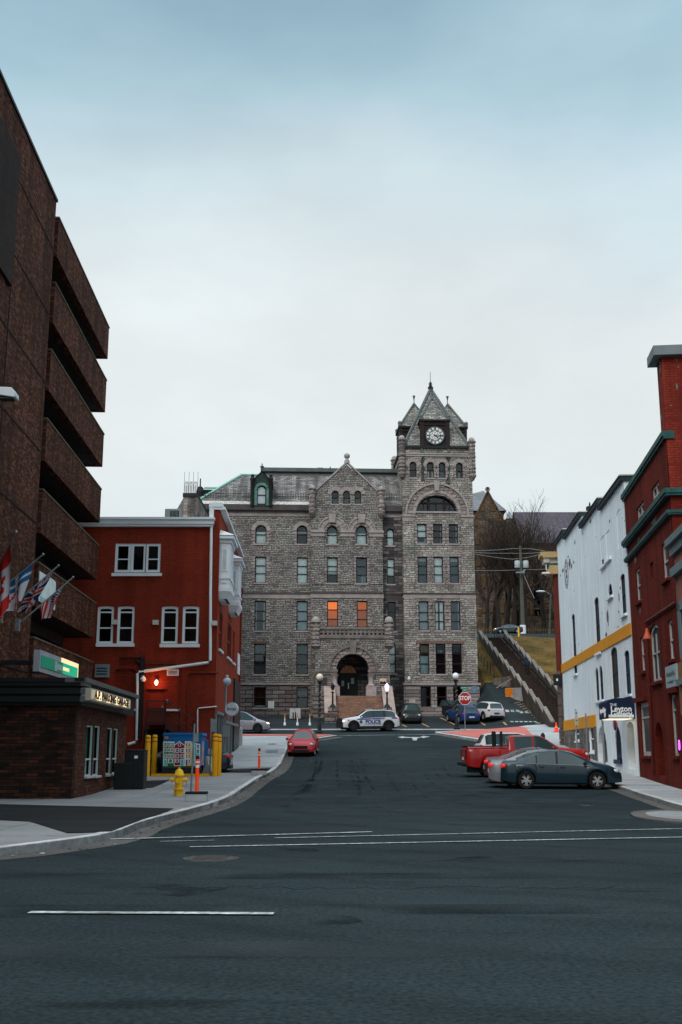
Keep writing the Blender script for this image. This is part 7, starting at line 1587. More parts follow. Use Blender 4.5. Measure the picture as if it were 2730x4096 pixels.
rowcar('parked_car', 'suv', paint('white_car_paint', (.62, .64, .65), .35, 0), 'white hatchback parked beyond the red pickup beside the red paving', 'car', 1917, 60.6, R(4), zoff=0)
p, q = G(*b7(1243, 512)), G(*b7(745, 518)); ang = math.atan2(q.y - p.y, q.x - p.x); mid = (p + q) / 2; side = Vector((math.sin(ang), -math.cos(ang), 0))
if side.y < 0: side = -side
WPT = paint('police_white_paint', (.66, .68, .72), .35, 0)
pc_, xm, hw, k = build_car('police_car', 'police', WPT, 'white police car with blue stripes standing in front of the courthouse steps', 'police car', (mid.x + side.x * .85, mid.y + side.y * .85), ang, lights=HEADL, tail=TAILL, rims=RIMD)
BLS = basic('police_blue', (.015, .04, .19), .4, var=0); GYS = basic('police_grey_line', (.35, .2, .25), .5, var=0); L = k['L']
ext = []
for s in (1, -1):
 def sy(z): return s * (hw + (.012 if z < 1.02 else -.025))
 rows = [[(x - xm, s * (hw + .008 - .24 * hw * max(0, 1 - (L - x) / .55) ** 2 - .16 * hw * max(0, 1 - x / .3) ** 2 - (0.03 if i else .0)), z + i * .10 - .02 * 0) for x, z in [(.25, .99), (1.0, .98), (2.2, .95), (3.4, .93), (4.1, .90), (4.5, .84)]] for i in (0, 1)]
 mb = MB(); mb.grid(rows); add(pc_, mb, 'blue_stripe', BLS)
 rows = [[(x - xm, s * (hw - .012 - .24 * hw * max(0, 1 - (L - x) / .55) ** 2 - .16 * hw * max(0, 1 - x / .3) ** 2), z + i * .025) for x, z in [(.25, 1.0 + .045), (1.0, 1.04), (2.2, 1.005), (3.4, .985)]] for i in (0, 1)]
 mb = MB(); mb.grid([[(x, y, z + .03) for x, y, z in r_] for r_ in rows]); add(pc_, mb, 'thin_stripe', GYS)
 T_ = Fr((0, 0, 0), (-1 if s > 0 else 1, 0))
 T_ = Fr((0, s * (hw + .012), 0), (-s, 0))
 xc = -(2.35 - xm) * s
 text('POLICE', T_, xc, 0, .74, .40, BLS, pc_, sx=1.0, bold=.016, ex=.004, local=True)
 text('ROYAL NEWFOUNDLAND CONSTABULARY', T_, xc, 0, .54, .075, BLS, pc_, ex=.003, local=True)
 text('911', T_, -(.38 - xm) * s, 0.05, .72, .22, BLS, pc_, bold=.008, ex=.02, local=True)
 mb = MB(); mb.lathe([(.0005, s * .018), (.13, s * .018), (.14, s * .0)], (3.38 - xm, s * hw, .75), 16, axis='y'); add(pc_, mb, 'crest', basic('crest_blue', (.05, .08, .2), .5, var=.4, scale=20))
mb = MB(); mb.tube([(L + .02 - xm, -.5, .35), (L + .14 - xm, -.5, .8), (L + .05 - xm, -.5, 1.08)], .05, 6); mb.tube([(L + .02 - xm, .5, .35), (L + .14 - xm, .5, .8), (L + .05 - xm, .5, 1.08)], .05, 6)
mb.tube([(L + .05 - xm, -.5, 1.08), (L + .05 - xm, .5, 1.08)], .05, 6); mb.box(L - .12 - xm, L + .15 - xm, -.85, .85, .32, .72); mb.box(L - .05 - xm, L + .1 - xm, -.9, .9, .72, 1.05); add(pc_, mb, 'push_bar', PLAST)
mb = MB(); mb.box(2.3 - xm, 2.7 - xm, -.55, .55, 1.75, 1.82); add(pc_, mb, 'roof_light_bar', basic('clear_grey', (.4, .42, .45), .3), bevel=.02)
mb = MB(); mb.box(4.55 - xm, 4.8 - xm, -.7, .7, .94, .96); add(pc_, mb, 'hood_reflection_plate', BLS)
p = G(*c2(1095, 1490)); mv = (p.x - 1.55, p.y + .85)
build_car('minivan', 'minivan', paint('silver_lilac_paint', (.30, .30, .34), .3, .5), 'silver minivan with lit headlamp emerging past the red building on the cross street', 'minivan', mv, R(2), lights=HEADL, rims=RIMD)
p = G(*c1(1376, 378)); build_car('parked_car', 'hatch', paint('cherry_red_paint', (.62, .018, .035), .25, .1), 'small cherry red hatchback facing the camera at the left kerb', 'car', (p.x + .0, p.y + 1.9), R(-90 - 3), grille=PLAST)
p = G(*c5(222, 645)); e6, xm, hw, k = build_car('parked_car', 'suv', paint('black_paint', (.012, .013, .015), .25, .2), 'black SUV facing the camera against the clock tower base', 'car', (p.x + .1, p.y + 2.3), R(-92))
mb = MB(); mb.box(k['L'] - xm, k['L'] + .03 - xm, -.4, .4, .70, .74); mb.box(k['L'] - xm, k['L'] + .03 - xm, -.42, .42, .58, .61); add(e6, mb, 'chrome_grille_bar', CHROME)
p = G(*c5(700, 545)); build_car('parked_car', 'suv', paint('black_paint_dull', (.010, .012, .013), .35, .1), 'black SUV half hidden in the dark behind the lamp post by the tower windows', 'car', (p.x + .3, p.y + 2.0), R(-58))
p = G(*c5(990, 650)); build_car('parked_car', 'suv', paint('royal_blue_paint', (.012, .045, .19), .3, .2), 'blue SUV seen from behind, behind the stop sign', 'car', (p.x - .55, p.y + 2.1), R(90 + 17))
p = G(*c5(1335, 612)); build_car('parked_car', 'suv', paint('pearl_white_paint', (.68, .69, .70), .35, 0), 'white SUV seen from behind in the courthouse car park, right of the blue one', 'car', (p.x - .75, p.y + 2.05), R(90 + 19), plate=basic('navy_plate', (.03, .03, .10), .5))
build_car('parked_car', 'sedan', paint('slate_blue_paint', (.10, .16, .20), .3, .3), 'grey-blue saloon facing out between the tower corner and the white SUV', 'car', (12.6, 106.0), R(-38))
build_car('parked_car', 'sedan', paint('hill_car_paint', (.03, .06, .065), .25, .3), 'dark saloon on the upper road at the top of the stairs', 'car', (at(*c7(575, 360), 174).x, 174), R(180), lights=HEADL)
build_car('parked_car', 'sedan', paint('midnight_paint', (.012, .018, .035), .25, .3), 'dark car parked behind the painted refuse container', 'car', (at(735, 3000, 54).x, 54.2), R(180))
stt = thing('hillside_stairs', 'long dark flight of outdoor stairs with stepped pale parapets climbing the hill', 'stairs', ST0)
nS = 92; mb = MB()
DK = basic('dark_brown_steps', (.034, .023, .019), .9, var=.25, scale=1.2, fine=.2, fs=8); NOSE = basic('worn_nosing', (.06, .042, .035), .9, var=.3, scale=3)
for i in range(nS):
 y0 = ST0[1] + (ST1[1] - ST0[1]) * i / nS; y1 = ST0[1] + (ST1[1] - ST0[1]) * (i + 1) / nS; z = zst(y1); x = xst(y0)
 land = (i % 13) == 12
 mb.box(x + .15, x + SW - .1, y0, y1 + .02, z - 1.6, z); mb.box(x + .15, x + SW - .1, y0 - .025, y0, z - .05, z + .004, 1)
mb.build('flight', [DK, NOSE], stt)
COP = basic('pale_coping_concrete', (.20, .178, .162), .85, var=.25, scale=1, fine=.15, fs=9, streak=.2)
def parapet(dx, name):
 mb = MB(); m2 = MB(); nP = 12
 for i in range(nP):
  y0 = ST0[1] + (ST1[1] - ST0[1]) * i / nP; y1 = ST0[1] + (ST1[1] - ST0[1]) * (i + 1) / nP; x0 = xst(y0) + dx; x1 = xst(y1) + dx
  za, zb = zst(y0) + .36, zst(y1) + .80; w = .28
  def pr(m, zlo0, zlo1, zhi0, zhi1, wa, g=0):
   m.grid([[(x0 - wa, y0 + g, zlo0), (x0 + w + wa, y0 + g, zlo0), (x0 + w + wa, y0 + g, zhi0), (x0 - wa, y0 + g, zhi0)], [(x1 - wa, y1, zlo1), (x1 + w + wa, y1, zlo1), (x1 + w + wa, y1, zhi1), (x1 - wa, y1, zhi1)]], closed=True)
   m.poly([(x0 - wa, y0 + g, zlo0), (x0 + w + wa, y0 + g, zlo0), (x0 + w + wa, y0 + g, zhi0), (x0 - wa, y0 + g, zhi0)]); m.poly([(x1 - wa, y1, zlo1), (x1 + w + wa, y1, zlo1), (x1 + w + wa, y1, zhi1), (x1 - wa, y1, zhi1)])
  pr(mb, zst(y0) - 4, zst(y1) - 5, za, zb, 0); pr(m2, za, zb, za + .14, zb + .14, .04, -.05)
 o = mb.build('parapet', basic('dark_parapet_concrete', (.075, .06, .05), .9, var=.3, scale=.8, streak=.4, fine=.2, fs=8), stt); m2.build('coping', COP, o)
parapet(-.2, 'left'); parapet(SW - .12, 'right')
mb = MB()
for dx in (SW * .55, SW * .72):
 for i in range(9):
  y0 = ST0[1] + 1.5 + i * 3.6; y1 = y0 + 2.7; x0, x1 = xst(y0) + dx, xst(y1) + dx
  if y1 > ST1[1]: break
  mb.tube([(x0, y0, zst(y0)), (x0, y0, zst(y0) + .95), (x1, y1, zst(y1) + .95), (x1, y1, zst(y1))], .035, 6);
  ym = (y0 + y1) / 2; mb.tube([(xst(ym) + dx, ym, zst(ym)), (xst(ym) + dx, ym, zst(ym) + .95)], .03, 5)
mb.build('handrail', IRON, stt)
def wallthing(pts, name, label, th=.4, cat='retaining wall', parts=None):
 """pts = [(u,v top),(u,v bottom)] * 2 at given depths"""
rw1 = thing('retaining_wall', 'low concrete retaining wall with an orange notice beside the stairs foot', 'retaining wall', (16.4, 108, zg(16.4, 108)))
def quadwall(uvs, Ys, root, name, mat, th=.35):
 P4 = [at(u, v, Y) for (u, v), Y in zip(uvs, Ys)]; mb = MB(); bk = [p + Vector((0, th, 0)) for p in P4]
 mb.poly(P4); mb.poly(bk[::-1]);
 for i in range(4): j = (i + 1) % 4; mb.poly([P4[i], P4[j], bk[j], bk[i]])
 return mb.build(name, mat, root)
quadwall([c7(535, 1132), c7(772, 1122), c7(800, 1330), c7(535, 1270)], [110, 106.5, 106.5, 110], rw1, 'wall', CONC)
rw2 = thing('retaining_wall', 'graffitied concrete retaining wall holding the grass bank between tower and stairs', 'retaining wall', (15.4, 112, zg(15.4, 112)))
quadwall([c7(352, 988), c7(660, 938), c7(690, 1160), c7(356, 1190)], [113.6, 112, 112, 113.6], rw2, 'wall', CONCD)
mb = MB()
for (q0, q1) in (((400, 1130), (600, 1010)), ((600, 1010), (650, 985)), ((480, 1120), (560, 1060))):
 A_, B_ = at(*c7(*q0), 112.2), at(*c7(*q1), 111.7); mb.tube([A_, B_], .05, 5)
mb.build('pale_graffiti_line', basic('pale_graffiti', (.3, .28, .26), .9), rw2)
mb = MB(); A_ = at(*c7(640, 990), 111.6); mb.ball(tuple(A_), .22, 8, sc=(.6, .15, 1.2)); mb.build('red_paint_mark', basic('red_graffiti', (.4, .06, .04), .8), rw2)
_q = at(*c7(535, 1262), 106.0); T_ = Fr((_q.x, 106.0, 0), (1, 0)); a0, c1_ = T_.P(c7(533, 1132)); a1_v, c0_ = T_.P(c7(643, 1260))
sg = thing('orange_notice', 'orange warning notice with dark print fixed in front of the concrete wall', 'sign', tuple(T_(a0, 0, c0_))); mb = MB(T_); mb.box(a0, a1_v, -.04, 0, c0_, c1_); mb.build('board', basic('orange_board', (.72, .20, .01), .6, var=.1), sg)
H = c1_ - c0_
for i, s in enumerate(['AUTHORIZED', 'PARKING ONLY', 'ALL OTHERS', 'WILL BE TOWED', 'AWAY']): text(s, T_, (a0 + a1_v) / 2, -.045, c1_ - H * (.14 + .18 * i), H * .15, basic('dark_print', (.12, .04, .01), .6), sg, sx=.9)
rl = thing('iron_railing', 'dark iron railing running down the grass bank beside the clock tower', 'railing', tuple(at(*c7(365, 985), 114)))
mb = MB(); pts = []
for i, (x, yt, yb) in enumerate(((128, 575, 690), (172, 625, 745), (215, 680, 805), (265, 735, 860), (310, 790, 920), (365, 850, 985))):
 Y = 122 - i * 1.6; t = at(*c7(x, yt), Y); b = at(*c7(x, yb), Y); mb.tube([b, t], .045, 6); mb.ball(tuple(t), .07, 6); pts.append(t)
mb.tube([p - Vector((0, 0, .1)) for p in pts], .03, 5); mb.build('posts_and_rail', IRON, rl)
def person():
 x, y = xst(108.6) + SW * .80, 108.6
 d_ = ray(*c7(868, 950)); y = 108.0
 for k_ in range(400):
  yy = 98 + k_ * .06; xx = d_.x / d_.y * yy; zz = zst(yy)
  if 1.6 + d_.z / d_.y * yy <= zz: y = yy; x = xx; break
 z = zst(y) + .05
 root = thing('person', 'person in dark blue hooded jacket and dark trousers walking up the hillside stairs', 'person', (x, y, z))
 sc = 1.0
 V = {'pel': (0, 0, .95), 'sp': (0, .02, 1.2), 'ch': (0, .04, 1.42), 'nk': (0, .06, 1.53), 'hd': (0, .09, 1.66), 'ht': (0, .1, 1.76),
         'hL': (-.1, 0, .9), 'kL': (-.12, .1, .50), 'aL': (-.12, -.06, .1), 'tL': (-.12, .08, .04), 'hR': (.1, 0, .9), 'kR': (.12, .16, .56), 'aR': (.12, .22, .24), 'tR': (.12, .36, .20),
         'sL': (-.19, .03, 1.44), 'eL': (-.27, -.02, 1.16), 'wL': (-.26, .12, .95), 'nL': (-.25, .15, .87), 'sR': (.19, .03, 1.44), 'eR': (.27, .04, 1.16), 'wR': (.25, -.08, .95), 'nR': (.24, -.1, .87)}
 E = [('pel', 'sp'), ('sp', 'ch'), ('ch', 'nk'), ('nk', 'hd'), ('hd', 'ht'), ('pel', 'hL'), ('hL', 'kL'), ('kL', 'aL'), ('aL', 'tL'), ('pel', 'hR'), ('hR', 'kR'), ('kR', 'aR'), ('aR', 'tR'), ('ch', 'sL'), ('sL', 'eL'), ('eL', 'wL'), ('wL', 'nL'), ('ch', 'sR'), ('sR', 'eR'), ('eR', 'wR'), ('wR', 'nR')]
 Rd = {'pel': .15, 'sp': .15, 'ch': .17, 'nk': .06, 'hd': .095, 'ht': .07, 'hL': .11, 'kL': .075, 'aL': .055, 'tL': .045, 'hR': .11, 'kR': .075, 'aR': .055, 'tR': .045, 'sL': .085, 'eL': .06, 'wL': .04, 'nL': .035, 'sR': .085, 'eR': .06, 'wR': .04, 'nR': .035}
 def skin(name, keys, grow, mat, parent):
  ks = [k_ for k_ in V if k_ in keys]; me = bpy.data.meshes.new(name); me.from_pydata([V[k_] for k_ in ks], [(ks.index(a), ks.index(b)) for a, b in E if a in keys and b in keys], [])
  me.materials.append(mat); o = bpy.data.objects.new(name, me); COL.objects.link(o); o.parent = parent
  m = o.modifiers.new('skin', 'SKIN'); me.skin_vertices.new() if not me.skin_vertices else None
  for i, k_ in enumerate(ks): me.skin_vertices[0].data[i].radius = (Rd[k_] + grow, Rd[k_] * (.8 if k_ in ('ch', 'sp', 'pel') else 1) + grow); me.skin_vertices[0].data[i].use_root = (i == 0)
  o.modifiers.new('s', 'SUBSURF').levels = 1; o.modifiers['s'].render_levels = 2; m.use_smooth_shade = True; return o
 body = skin('body', list(V), 0, basic('dark_trousers', (.014, .017, .022), .9), root)
 skin('jacket', ['pel', 'sp', 'ch', 'nk', 'sL', 'eL', 'wL', 'sR', 'eR', 'wR'], .022, basic('navy_jacket', (.014, .03, .05), .85, var=.15), body)
 mb = MB(); mb.ball((0, .085, 1.665), .135, 12, sc=(.9, 1, 1.1)); o = mb.build('hood', basic('blue_hood', (.018, .04, .085), .85), body, local=True, smooth=60)
 for s in (-1, 1):
  mb = MB()
  c = V['nL'] if s < 0 else V['nR']
  for f in range(4): mb.tube([(c[0] - .02 + f * .013, c[1], c[2]), (c[0] - .02 + f * .013, c[1] + .01, c[2] - .07 + abs(f - 1.5) * .008), (c[0] - .02 + f * .013, c[1] + .025, c[2] - .1 + abs(f - 1.5) * .01)], .008, 6)
  mb.tube([(c[0] - s * .03, c[1], c[2] + .01), (c[0] - s * .045, c[1] + .02, c[2] - .04)], .009, 6); mb.build('hand', basic('skin', (.35, .2, .15), .6), body, local=True, smooth=60)
person()
ch = thing('stone_church', 'brown stone church with grey and purple slate roofs on the hilltop behind bare trees', 'church', (20, 225, 24))
BS = masonry('brown_church_stone', [(.055, .046, .038), (.085, .07, .056), (.12, .095, .072), (.17, .105, .07)], (.05, .042, .036), 1.1, .45, ms=.04, bump=.6, var=.3, vs=.2, warp=.3, tint=(.65, .7, .65))
OB = basic('ochre_dressing', (.10, .058, .033), .9, var=.3, scale=.8)
D1 = 215; Cf = Fr((0, D1, 0), (1, 0)); pg = [Cf.P(z6(*q)) for q in ((300, 348), (110, 740), (480, 690), (118, 480), (555, 472), (250, 332))]
gx, gz = pg[0]; sl = (pg[0][1] - pg[2][1]) / (pg[2][0] - gx); hwg = pg[2][0] - gx; zb_ = 23
mb = MB(Cf); mb.prism([(gx - hwg, zb_), (gx + hwg, zb_), (gx + hwg, pg[2][1]), (gx, gz), (gx - hwg, pg[2][1])], 0, 8, 0)
xr = pg[4][0]; mb.box(gx - 14, xr, 8.1, 28, zb_, pg[4][1], 0); mb.build('wall', BS, ch)
mb = MB(Cf); x0_, x1_ = gx - 16, xr + .6; apx_ = Cf.A(z6(250, 332), 18); apz_ = Cf.C(z6(250, 332), 18)
mb.grid([[(x0_, 7.5, pg[4][1]), (x1_, 7.5, pg[4][1]), (x1_, 29, pg[4][1]), (x0_, 29, pg[4][1])], [(apx_, 18, apz_)] * 4], closed=True); mb.build('tower_roof', SLATE_G, ch)
mb = MB(Cf)
for s in (-1, 1): mb.prism([(gx, gz), (gx + s * (hwg + .3), pg[2][1] - .3), (gx + s * (hwg + .3), pg[2][1] + .1), (gx, gz + .55)], -.3, .4)
for i in range(3):
 for s in (-1, 1): xx = gx + s * hwg * (.4 + .25 * i); mb.box(xx - .4, xx + .4, -.15, .01, gz - sl * abs(xx - gx) - 1.6, gz - sl * abs(xx - gx) - .5)
random.seed(2)
for x in (-hwg * .8, -hwg * .45, 0, hwg * .35, hwg * .75):
 for k_ in range(5): z_ = zb_ + k_ * 4.5 + random.uniform(0, 1.5); mb.box(gx + x - .3, gx + x + .3, -.3, .01, z_, z_ + random.uniform(1, 2.6))
for x in (hwg + 5, hwg + 9.5, hwg + 14, hwg + 18.5, hwg + 23, hwg + 28):
 for k_ in range(4): z_ = zb_ + k_ * 4.2 + random.uniform(0, 1.5); mb.box(gx + x, gx + x + .5, 1.0, 2.0, z_, z_ + random.uniform(1, 2.8))
for z in (zb_ + 6, zb_ + 10): mb.box(gx - hwg, gx + 40, -.1 if False else 1.4, 2.05, z, z + .35)
mb.build('ochre_dressings', OB, ch)
mb = MB(Cf); zc_ = Cf.C(z6(297, 315))
voussoirs(mb, gx, zc_, .36, .48, -.1, .1, 16, gap=0, t0=0, t1=2 * math.pi)
for k_ in range(4): t = k_ * math.pi / 4; c_, s_ = math.cos(t), math.sin(t); mb.tube([(gx - c_ * .5, 0, zc_ - s_ * .5), (gx + c_ * .5, 0, zc_ + s_ * .5)], .045, 5)
mb.tube([(gx, 0, gz + .3), (gx, 0, zc_ - .3)], .07, 6); mb.lathe([(.3, 0), (.25, .4), (.1, .5)], (gx, 0, gz + .5), 6); mb.build('gable_cross', basic('dark_finial', (.035, .03, .028), .7), ch)
nv = thing('church_nave', 'long purple slate nave roof of the church behind the bare trees on the right', 'church nave', (45, 240, 24))
rl0, rl1 = Cf.P(z6(590, 572), 12), Cf.P(z6(1471, 552), 12); eaz = Cf.C(z6(900, 968), 4)
mb = MB(Cf); X0, X1 = rl0[0] + .3, rl0[0] + 110; mb.poly([(X0, 2.2, eaz), (X1, 2.2, eaz), (X1, 13, rl0[1]), (X0, 13, rl0[1])]); mb.poly([(X0, 24, eaz), (X1, 24, eaz), (X1, 13, rl0[1]), (X0, 13, rl0[1])][::-1]); mb.build('roof', SLATE_P, nv)
mb = MB(Cf); mb.box(X0, X1, 3, 23, zb_, eaz - .05); mb.poly([(X0, 2.2, eaz), (X0, 13, rl0[1]), (X0, 24, eaz)]); mb.build('wall', BS, nv)
mb = MB(Cf)
for i in range(8):
 x = X0 + 2.6 + i * 5.6; mb.box(x - .9, x - .6, 2.85, 3.0, zb_ + 5, zb_ + 13); mb.box(x + .6, x + .9, 2.85, 3.0, zb_ + 5, zb_ + 13); ringband(mb, x, zb_ + 13, .6, .95, 2.85, 3.0, 8)
mb.build('window_dressings', OB, nv)
mb = MB(Cf)
for i in range(8): x = X0 + 2.6 + i * 5.6; mb.box(x - .6, x + .6, 2.9, 2.99, zb_ + 5, zb_ + 13.4)
mb.build('window', GLASSD, nv)
w_ = Cf.P(z6(555, 540), 1); mb = MB(Cf); x0_ = Cf.A(z6(515, 650), 1); x1_ = Cf.A(z6(596, 650), 1); zz_ = Cf.C(z6(555, 650), 1); mb.poly([(x0_, .9, zz_), (x1_, .9, zz_), (x1_, 4, w_[1]), (x0_ + 1, 4, w_[1])]); mb.build('porch_roof', basic('pale_slate', (.22, .26, .28), .7, var=.2), ch)
mb = MB(Cf); mb.box(x0_, x1_, 1, 4, zb_, zz_ - .1); mb.build('stair_turret', BS, ch)
sp = thing('distant_chimney', 'dark pointed chimney rising behind the white wall parapet', 'chimney', tuple(at(*a6(610, 520), 120)))
p = at(*a6(612, 500), 150); mb = MB(Fr((p.x, 150, 0), (1, 0))); z0, z1v, z2v = at(*a6(612, 520), 150).z, at(*a6(612, 455), 150).z, at(*a6(606, 402), 150).z
sp.location = (p.x, 150, z0 - 12); mb.box(-.45, .45, 0, .9, z0 - 12, z1v); mb.lathe([(.16, z1v), (.1, z2v - .5), (.14, z2v - .4), (.01, z2v)], (0, .4, 0), 6); mb.build('stack', BLACKM, sp)
BARK = basic('dark_bark', (.030, .024, .021), .95, var=.3, scale=2)
TWIG = basic('brown_twigs', (.045, .033, .028), .95, var=.3, scale=1)
def make_tree(seed, h, lean=0, spread=1.0, depth=6, vis=1.0):
 rnd = random.Random(seed); tr = MB(); tw = MB()
 def seg(mb, p, q, r0, r1, n):
  d = (q - p).normalized(); up = Vector((0, 0, 1)) if abs(d.z) < .9 else Vector((1, 0, 0)); x = d.cross(up).normalized(); y = d.cross(x)
  b = len(mb.v)
  for (c, r) in ((p, r0), (q, r1)):
   for k_ in range(n): t = 2 * math.pi * k_ / n; mb.v.append(c + x * math.cos(t) * r + y * math.sin(t) * r)
  for k_ in range(n): j = (k_ + 1) % n; mb.f.append([b + k_, b + j, b + n + j, b + n + k_]); mb.m.append(0)
 def grow(p, d, L, r, lev):
  steps = 5 if lev == 0 else (4 if lev < 3 else 3); q = p; rr = r
  mb = tr if lev < 1 else tw; n = 7 if lev < 1 else (5 if lev < 3 else 3)
  for s in range(steps):
   d = (d + Vector((rnd.uniform(-1, 1), rnd.uniform(-1, 1), rnd.uniform(-.5, .8))) * (.10 + .05 * lev)).normalized()
   q2 = q + d * (L / steps); r2 = rr * (.90 if lev < 2 else .82); seg(mb, q, q2, rr, r2, n)
   if lev < depth and (s > 1 or (lev > 0 and s > 0)):
    for c in range(rnd.choice((1, 1, 2)) if lev < 2 else rnd.choice((0, 1, 1))):
     a = rnd.uniform(0, 2 * math.pi); e = rnd.uniform(.35, .8) * spread
     side = Vector((math.cos(a), math.sin(a), 0)); nd = (d * math.cos(e) + side * math.sin(e) + Vector((0, 0, .18))).normalized()
     grow(q2, nd, L * rnd.uniform(.55, .8), max(.026, r2 * rnd.uniform(.5, .68)), lev + 1)
   q = q2; rr = r2
  if lev < depth:
   for c in range(2): nd = (d + Vector((rnd.uniform(-1, 1), rnd.uniform(-1, 1), rnd.uniform(-.1, .6))) * .45).normalized(); grow(q, nd, L * .62, rr * .75, lev + 1)
 grow(Vector((0, 0, -.3)), Vector((lean, 0, 1)).normalized(), h * .40, h * .026, 0)
 return tr, tw
protos = []
def place_tree(pi, x, y, s, rz, label, group='bare trees on the churchyard hill', vis=True):
 root, tr, tw = protos[pi]
 if root.get('used'):
  r = root.copy(); COL.objects.link(r)
  if 'used' in r: del r['used']
  for c in (tr, tw): cc_ = c.copy(); COL.objects.link(cc_); cc_.parent = r
 else: r = root; root['used'] = 1
 r.location = (x, y, zg(x, y) + .05); r.scale = (s, s, s); r.rotation_euler = (0, 0, rz); r['label'] = label; r['group'] = group
 return r
for i, (sd, hh, ln, sprd) in enumerate(((3, 15, .15, .95), (8, 16, -.2, 1.0), (21, 14, .05, .9))):
 t_, w_ = make_tree(sd, hh, ln, sprd, 4)
 rt = thing('bare_tree', 'x', 'tree', (0, 0, 0)); o1 = t_.build('trunk', BARK, rt, local=True); o2 = w_.build('crown', TWIG, rt, local=True); protos.append((rt, o1, o2))
tl = [(0, z6(270, 1990), 192, 1.15, .3, 'bare tree leaning right just beside the clock tower wall'), (1, z6(360, 1990), 196, 1.2, 1.9, 'bare tree with paired trunks left of the hill car'), (2, z6(420, 2000), 190, 1.15, 3.3, 'bare forked tree right behind the hill car roof, left part'),
      (0, z6(605, 1975), 191, 1.35, 4.4, 'thick-trunked bare tree left of the utility pole'), (1, z6(800, 1990), 190, 1.3, .4, 'thick dark bare tree right of the utility pole'), (2, z6(690, 1960), 203, 1.35, 2.2, 'tall bare tree behind the utility pole, reaching above the church roof'),
      (0, z6(950, 1960), 200, 1.25, 1.0, 'bare tree beyond the curved street lamp'), (1, z6(1060, 1950), 196, 1.2, 3.9, 'bare tree beside the narrow brick building'),
      (0, z6(500, 1960), 206, 1.45, 5.2, 'bare tree in front of the church gable foot'), (1, z6(1290, 1950), 198, 1.1, 2.7, 'bare tree whose twigs rise over the first step of the white wall'), (2, z6(1420, 1950), 196, 1.15, 4.9, 'bare tree with twigs over the lower parapet of the white building'), (0, a6(790, 1900), 150, .95, 1.2, 'lone bare tree top above the highest parapet of the white building')]
for pi, uv, Y, s, rz, lab in tl:
 p = at(uv[0], 2400, Y); place_tree(pi, p.x, Y, s * 1.12, rz, lab)
for r_, _, _ in protos:
 if 'used' in r_: del r_['used']
for o in list(bpy.data.objects):
 if 'used' in o: del o['used']
fn = thing('hilltop_fence', 'pale pointed iron fence along the hilltop road behind the trees', 'fence', (18, 186, zg(18, 186)))
mb = MB(); x = 14.0; FP = basic('tan_iron_fence', (.13, .09, .05), .8)
while x < 50:
 z = zg(x, 186); mb.box(x - .035, x + .035, 185.97, 186.03, z, z + 1.25);
 mb.poly([(x - .09, 186, z + 1.22), (x + .09, 186, z + 1.22), (x, 186, z + 1.45)]); x += .42
mb.box(14, 50, 185.96, 186.04, zg(20, 186) + .95, zg(20, 186) + 1.03); mb.box(14, 50, 185.96, 186.04, zg(20, 186) + .2, zg(20, 186) + .28); mb.build('palings', FP, fn)
mb = MB(); mb.box(13, 52, 184.9, 185.3, zg(20, 185) - .5, zg(20, 185) + .25); mb.build('kerb_wall', BLACKM, fn)
def globe_post(uv, Y, hpx_uv, lab, globe, wrap=False, dz=0):
 b = G(*uv, dz) if Y is None else at(*uv, Y); t = at(*hpx_uv, b.y); H = t.z - b.z; T = Fr(tuple(b), (1, 0))
 r = thing('lamp_post', lab, 'lamp post', tuple(b)); mb = MB(T)
 mb.lathe([(.26, 0), (.26, .12), (.17, .2), (.15, .7), (.11, .8), (.10, H * .5), (.095, H - .75), (.14, H - .7), (.09, H - .62), (.11, H - .5), (.22, H - .36), (.2, H - .3)], (0, 0, 0), 12); mb.build('post', BLACKM, r, smooth=35)
 mb = MB(T); mb.ball((0, 0, H), .28, 16); mb.build('globe', globe, r, smooth=80)
 if wrap:
  mb = MB(T); mb.tube([(.12 * math.cos(k_ * .7), .12 * math.sin(k_ * .7), .9 + k_ * (H - 1.8) / 60) for k_ in range(60)], .006, 3); mb.build('string_lights', WHITEM, r)
 return r
GL1 = basic('cream_globe', (.68, .62, .50), .4, var=0); GL2 = basic('white_globe', (.75, .77, .78), .4, var=0)
globe_post(b7(275, 535), None, z3(846, 692), 'black lamp post with cream globe left of the courthouse steps', GL1, True, KZ)
globe_post(c5(812, 712), None, c5(792, 15), 'black lamp post with white globe beside the stop sign', GL2, True, KZ)
def lantern(uv_b, uv_t, lab, lit):
 b = CH(CH.A(uv_b, -7.3), -7.3, CH.C(uv_b, -7.3)); t = CH(CH.A(uv_t, -7.3), -7.3, CH.C(uv_t, -7.3)); H = t.z - b.z; T = Fr(tuple(b), (1, 0)); r = thing('step_lamp', lab, 'lamp', tuple(b))
 mb = MB(T); mb.box(-.45, .45, -.3, .3, -2.6, -.02, 1); mb.lathe([(.34, 0), (.2, .2), (.09, .35), (.075, H - .7), (.16, H - .6), (.05, H - .5)], (0, 0, 0), 10); mb.build('post', [BLACKM, ROCKF], r, smooth=30)
 mb = MB(T); mb.lathe([(.1, H - .4), (.19, H - .1), (.19, H + .02), (.22, H + .05), (.08, H + .22), (.02, H + .3)], (0, 0, 0), 8); mb.build('lantern', basic('lit_violet_white', (1, 1, 1), .4, emit=(.6, .55, 1), es=3.5) if lit else BLACKM, r, smooth=30)
lantern(z3(967, 962), z3(967, 772), 'black unlit lantern on the left pier of the courthouse steps', False)
lantern(z3(1455, 962), z3(1458, 778), 'lit lantern glowing violet-white on the right pier of the courthouse steps', True)
T_ = Fr(CH(0, -7.75, 0), CH.ex); a0, c1_ = T_.P(z3(950, 1026)); a1_v, c0_ = T_.P(z3(996, 1085))
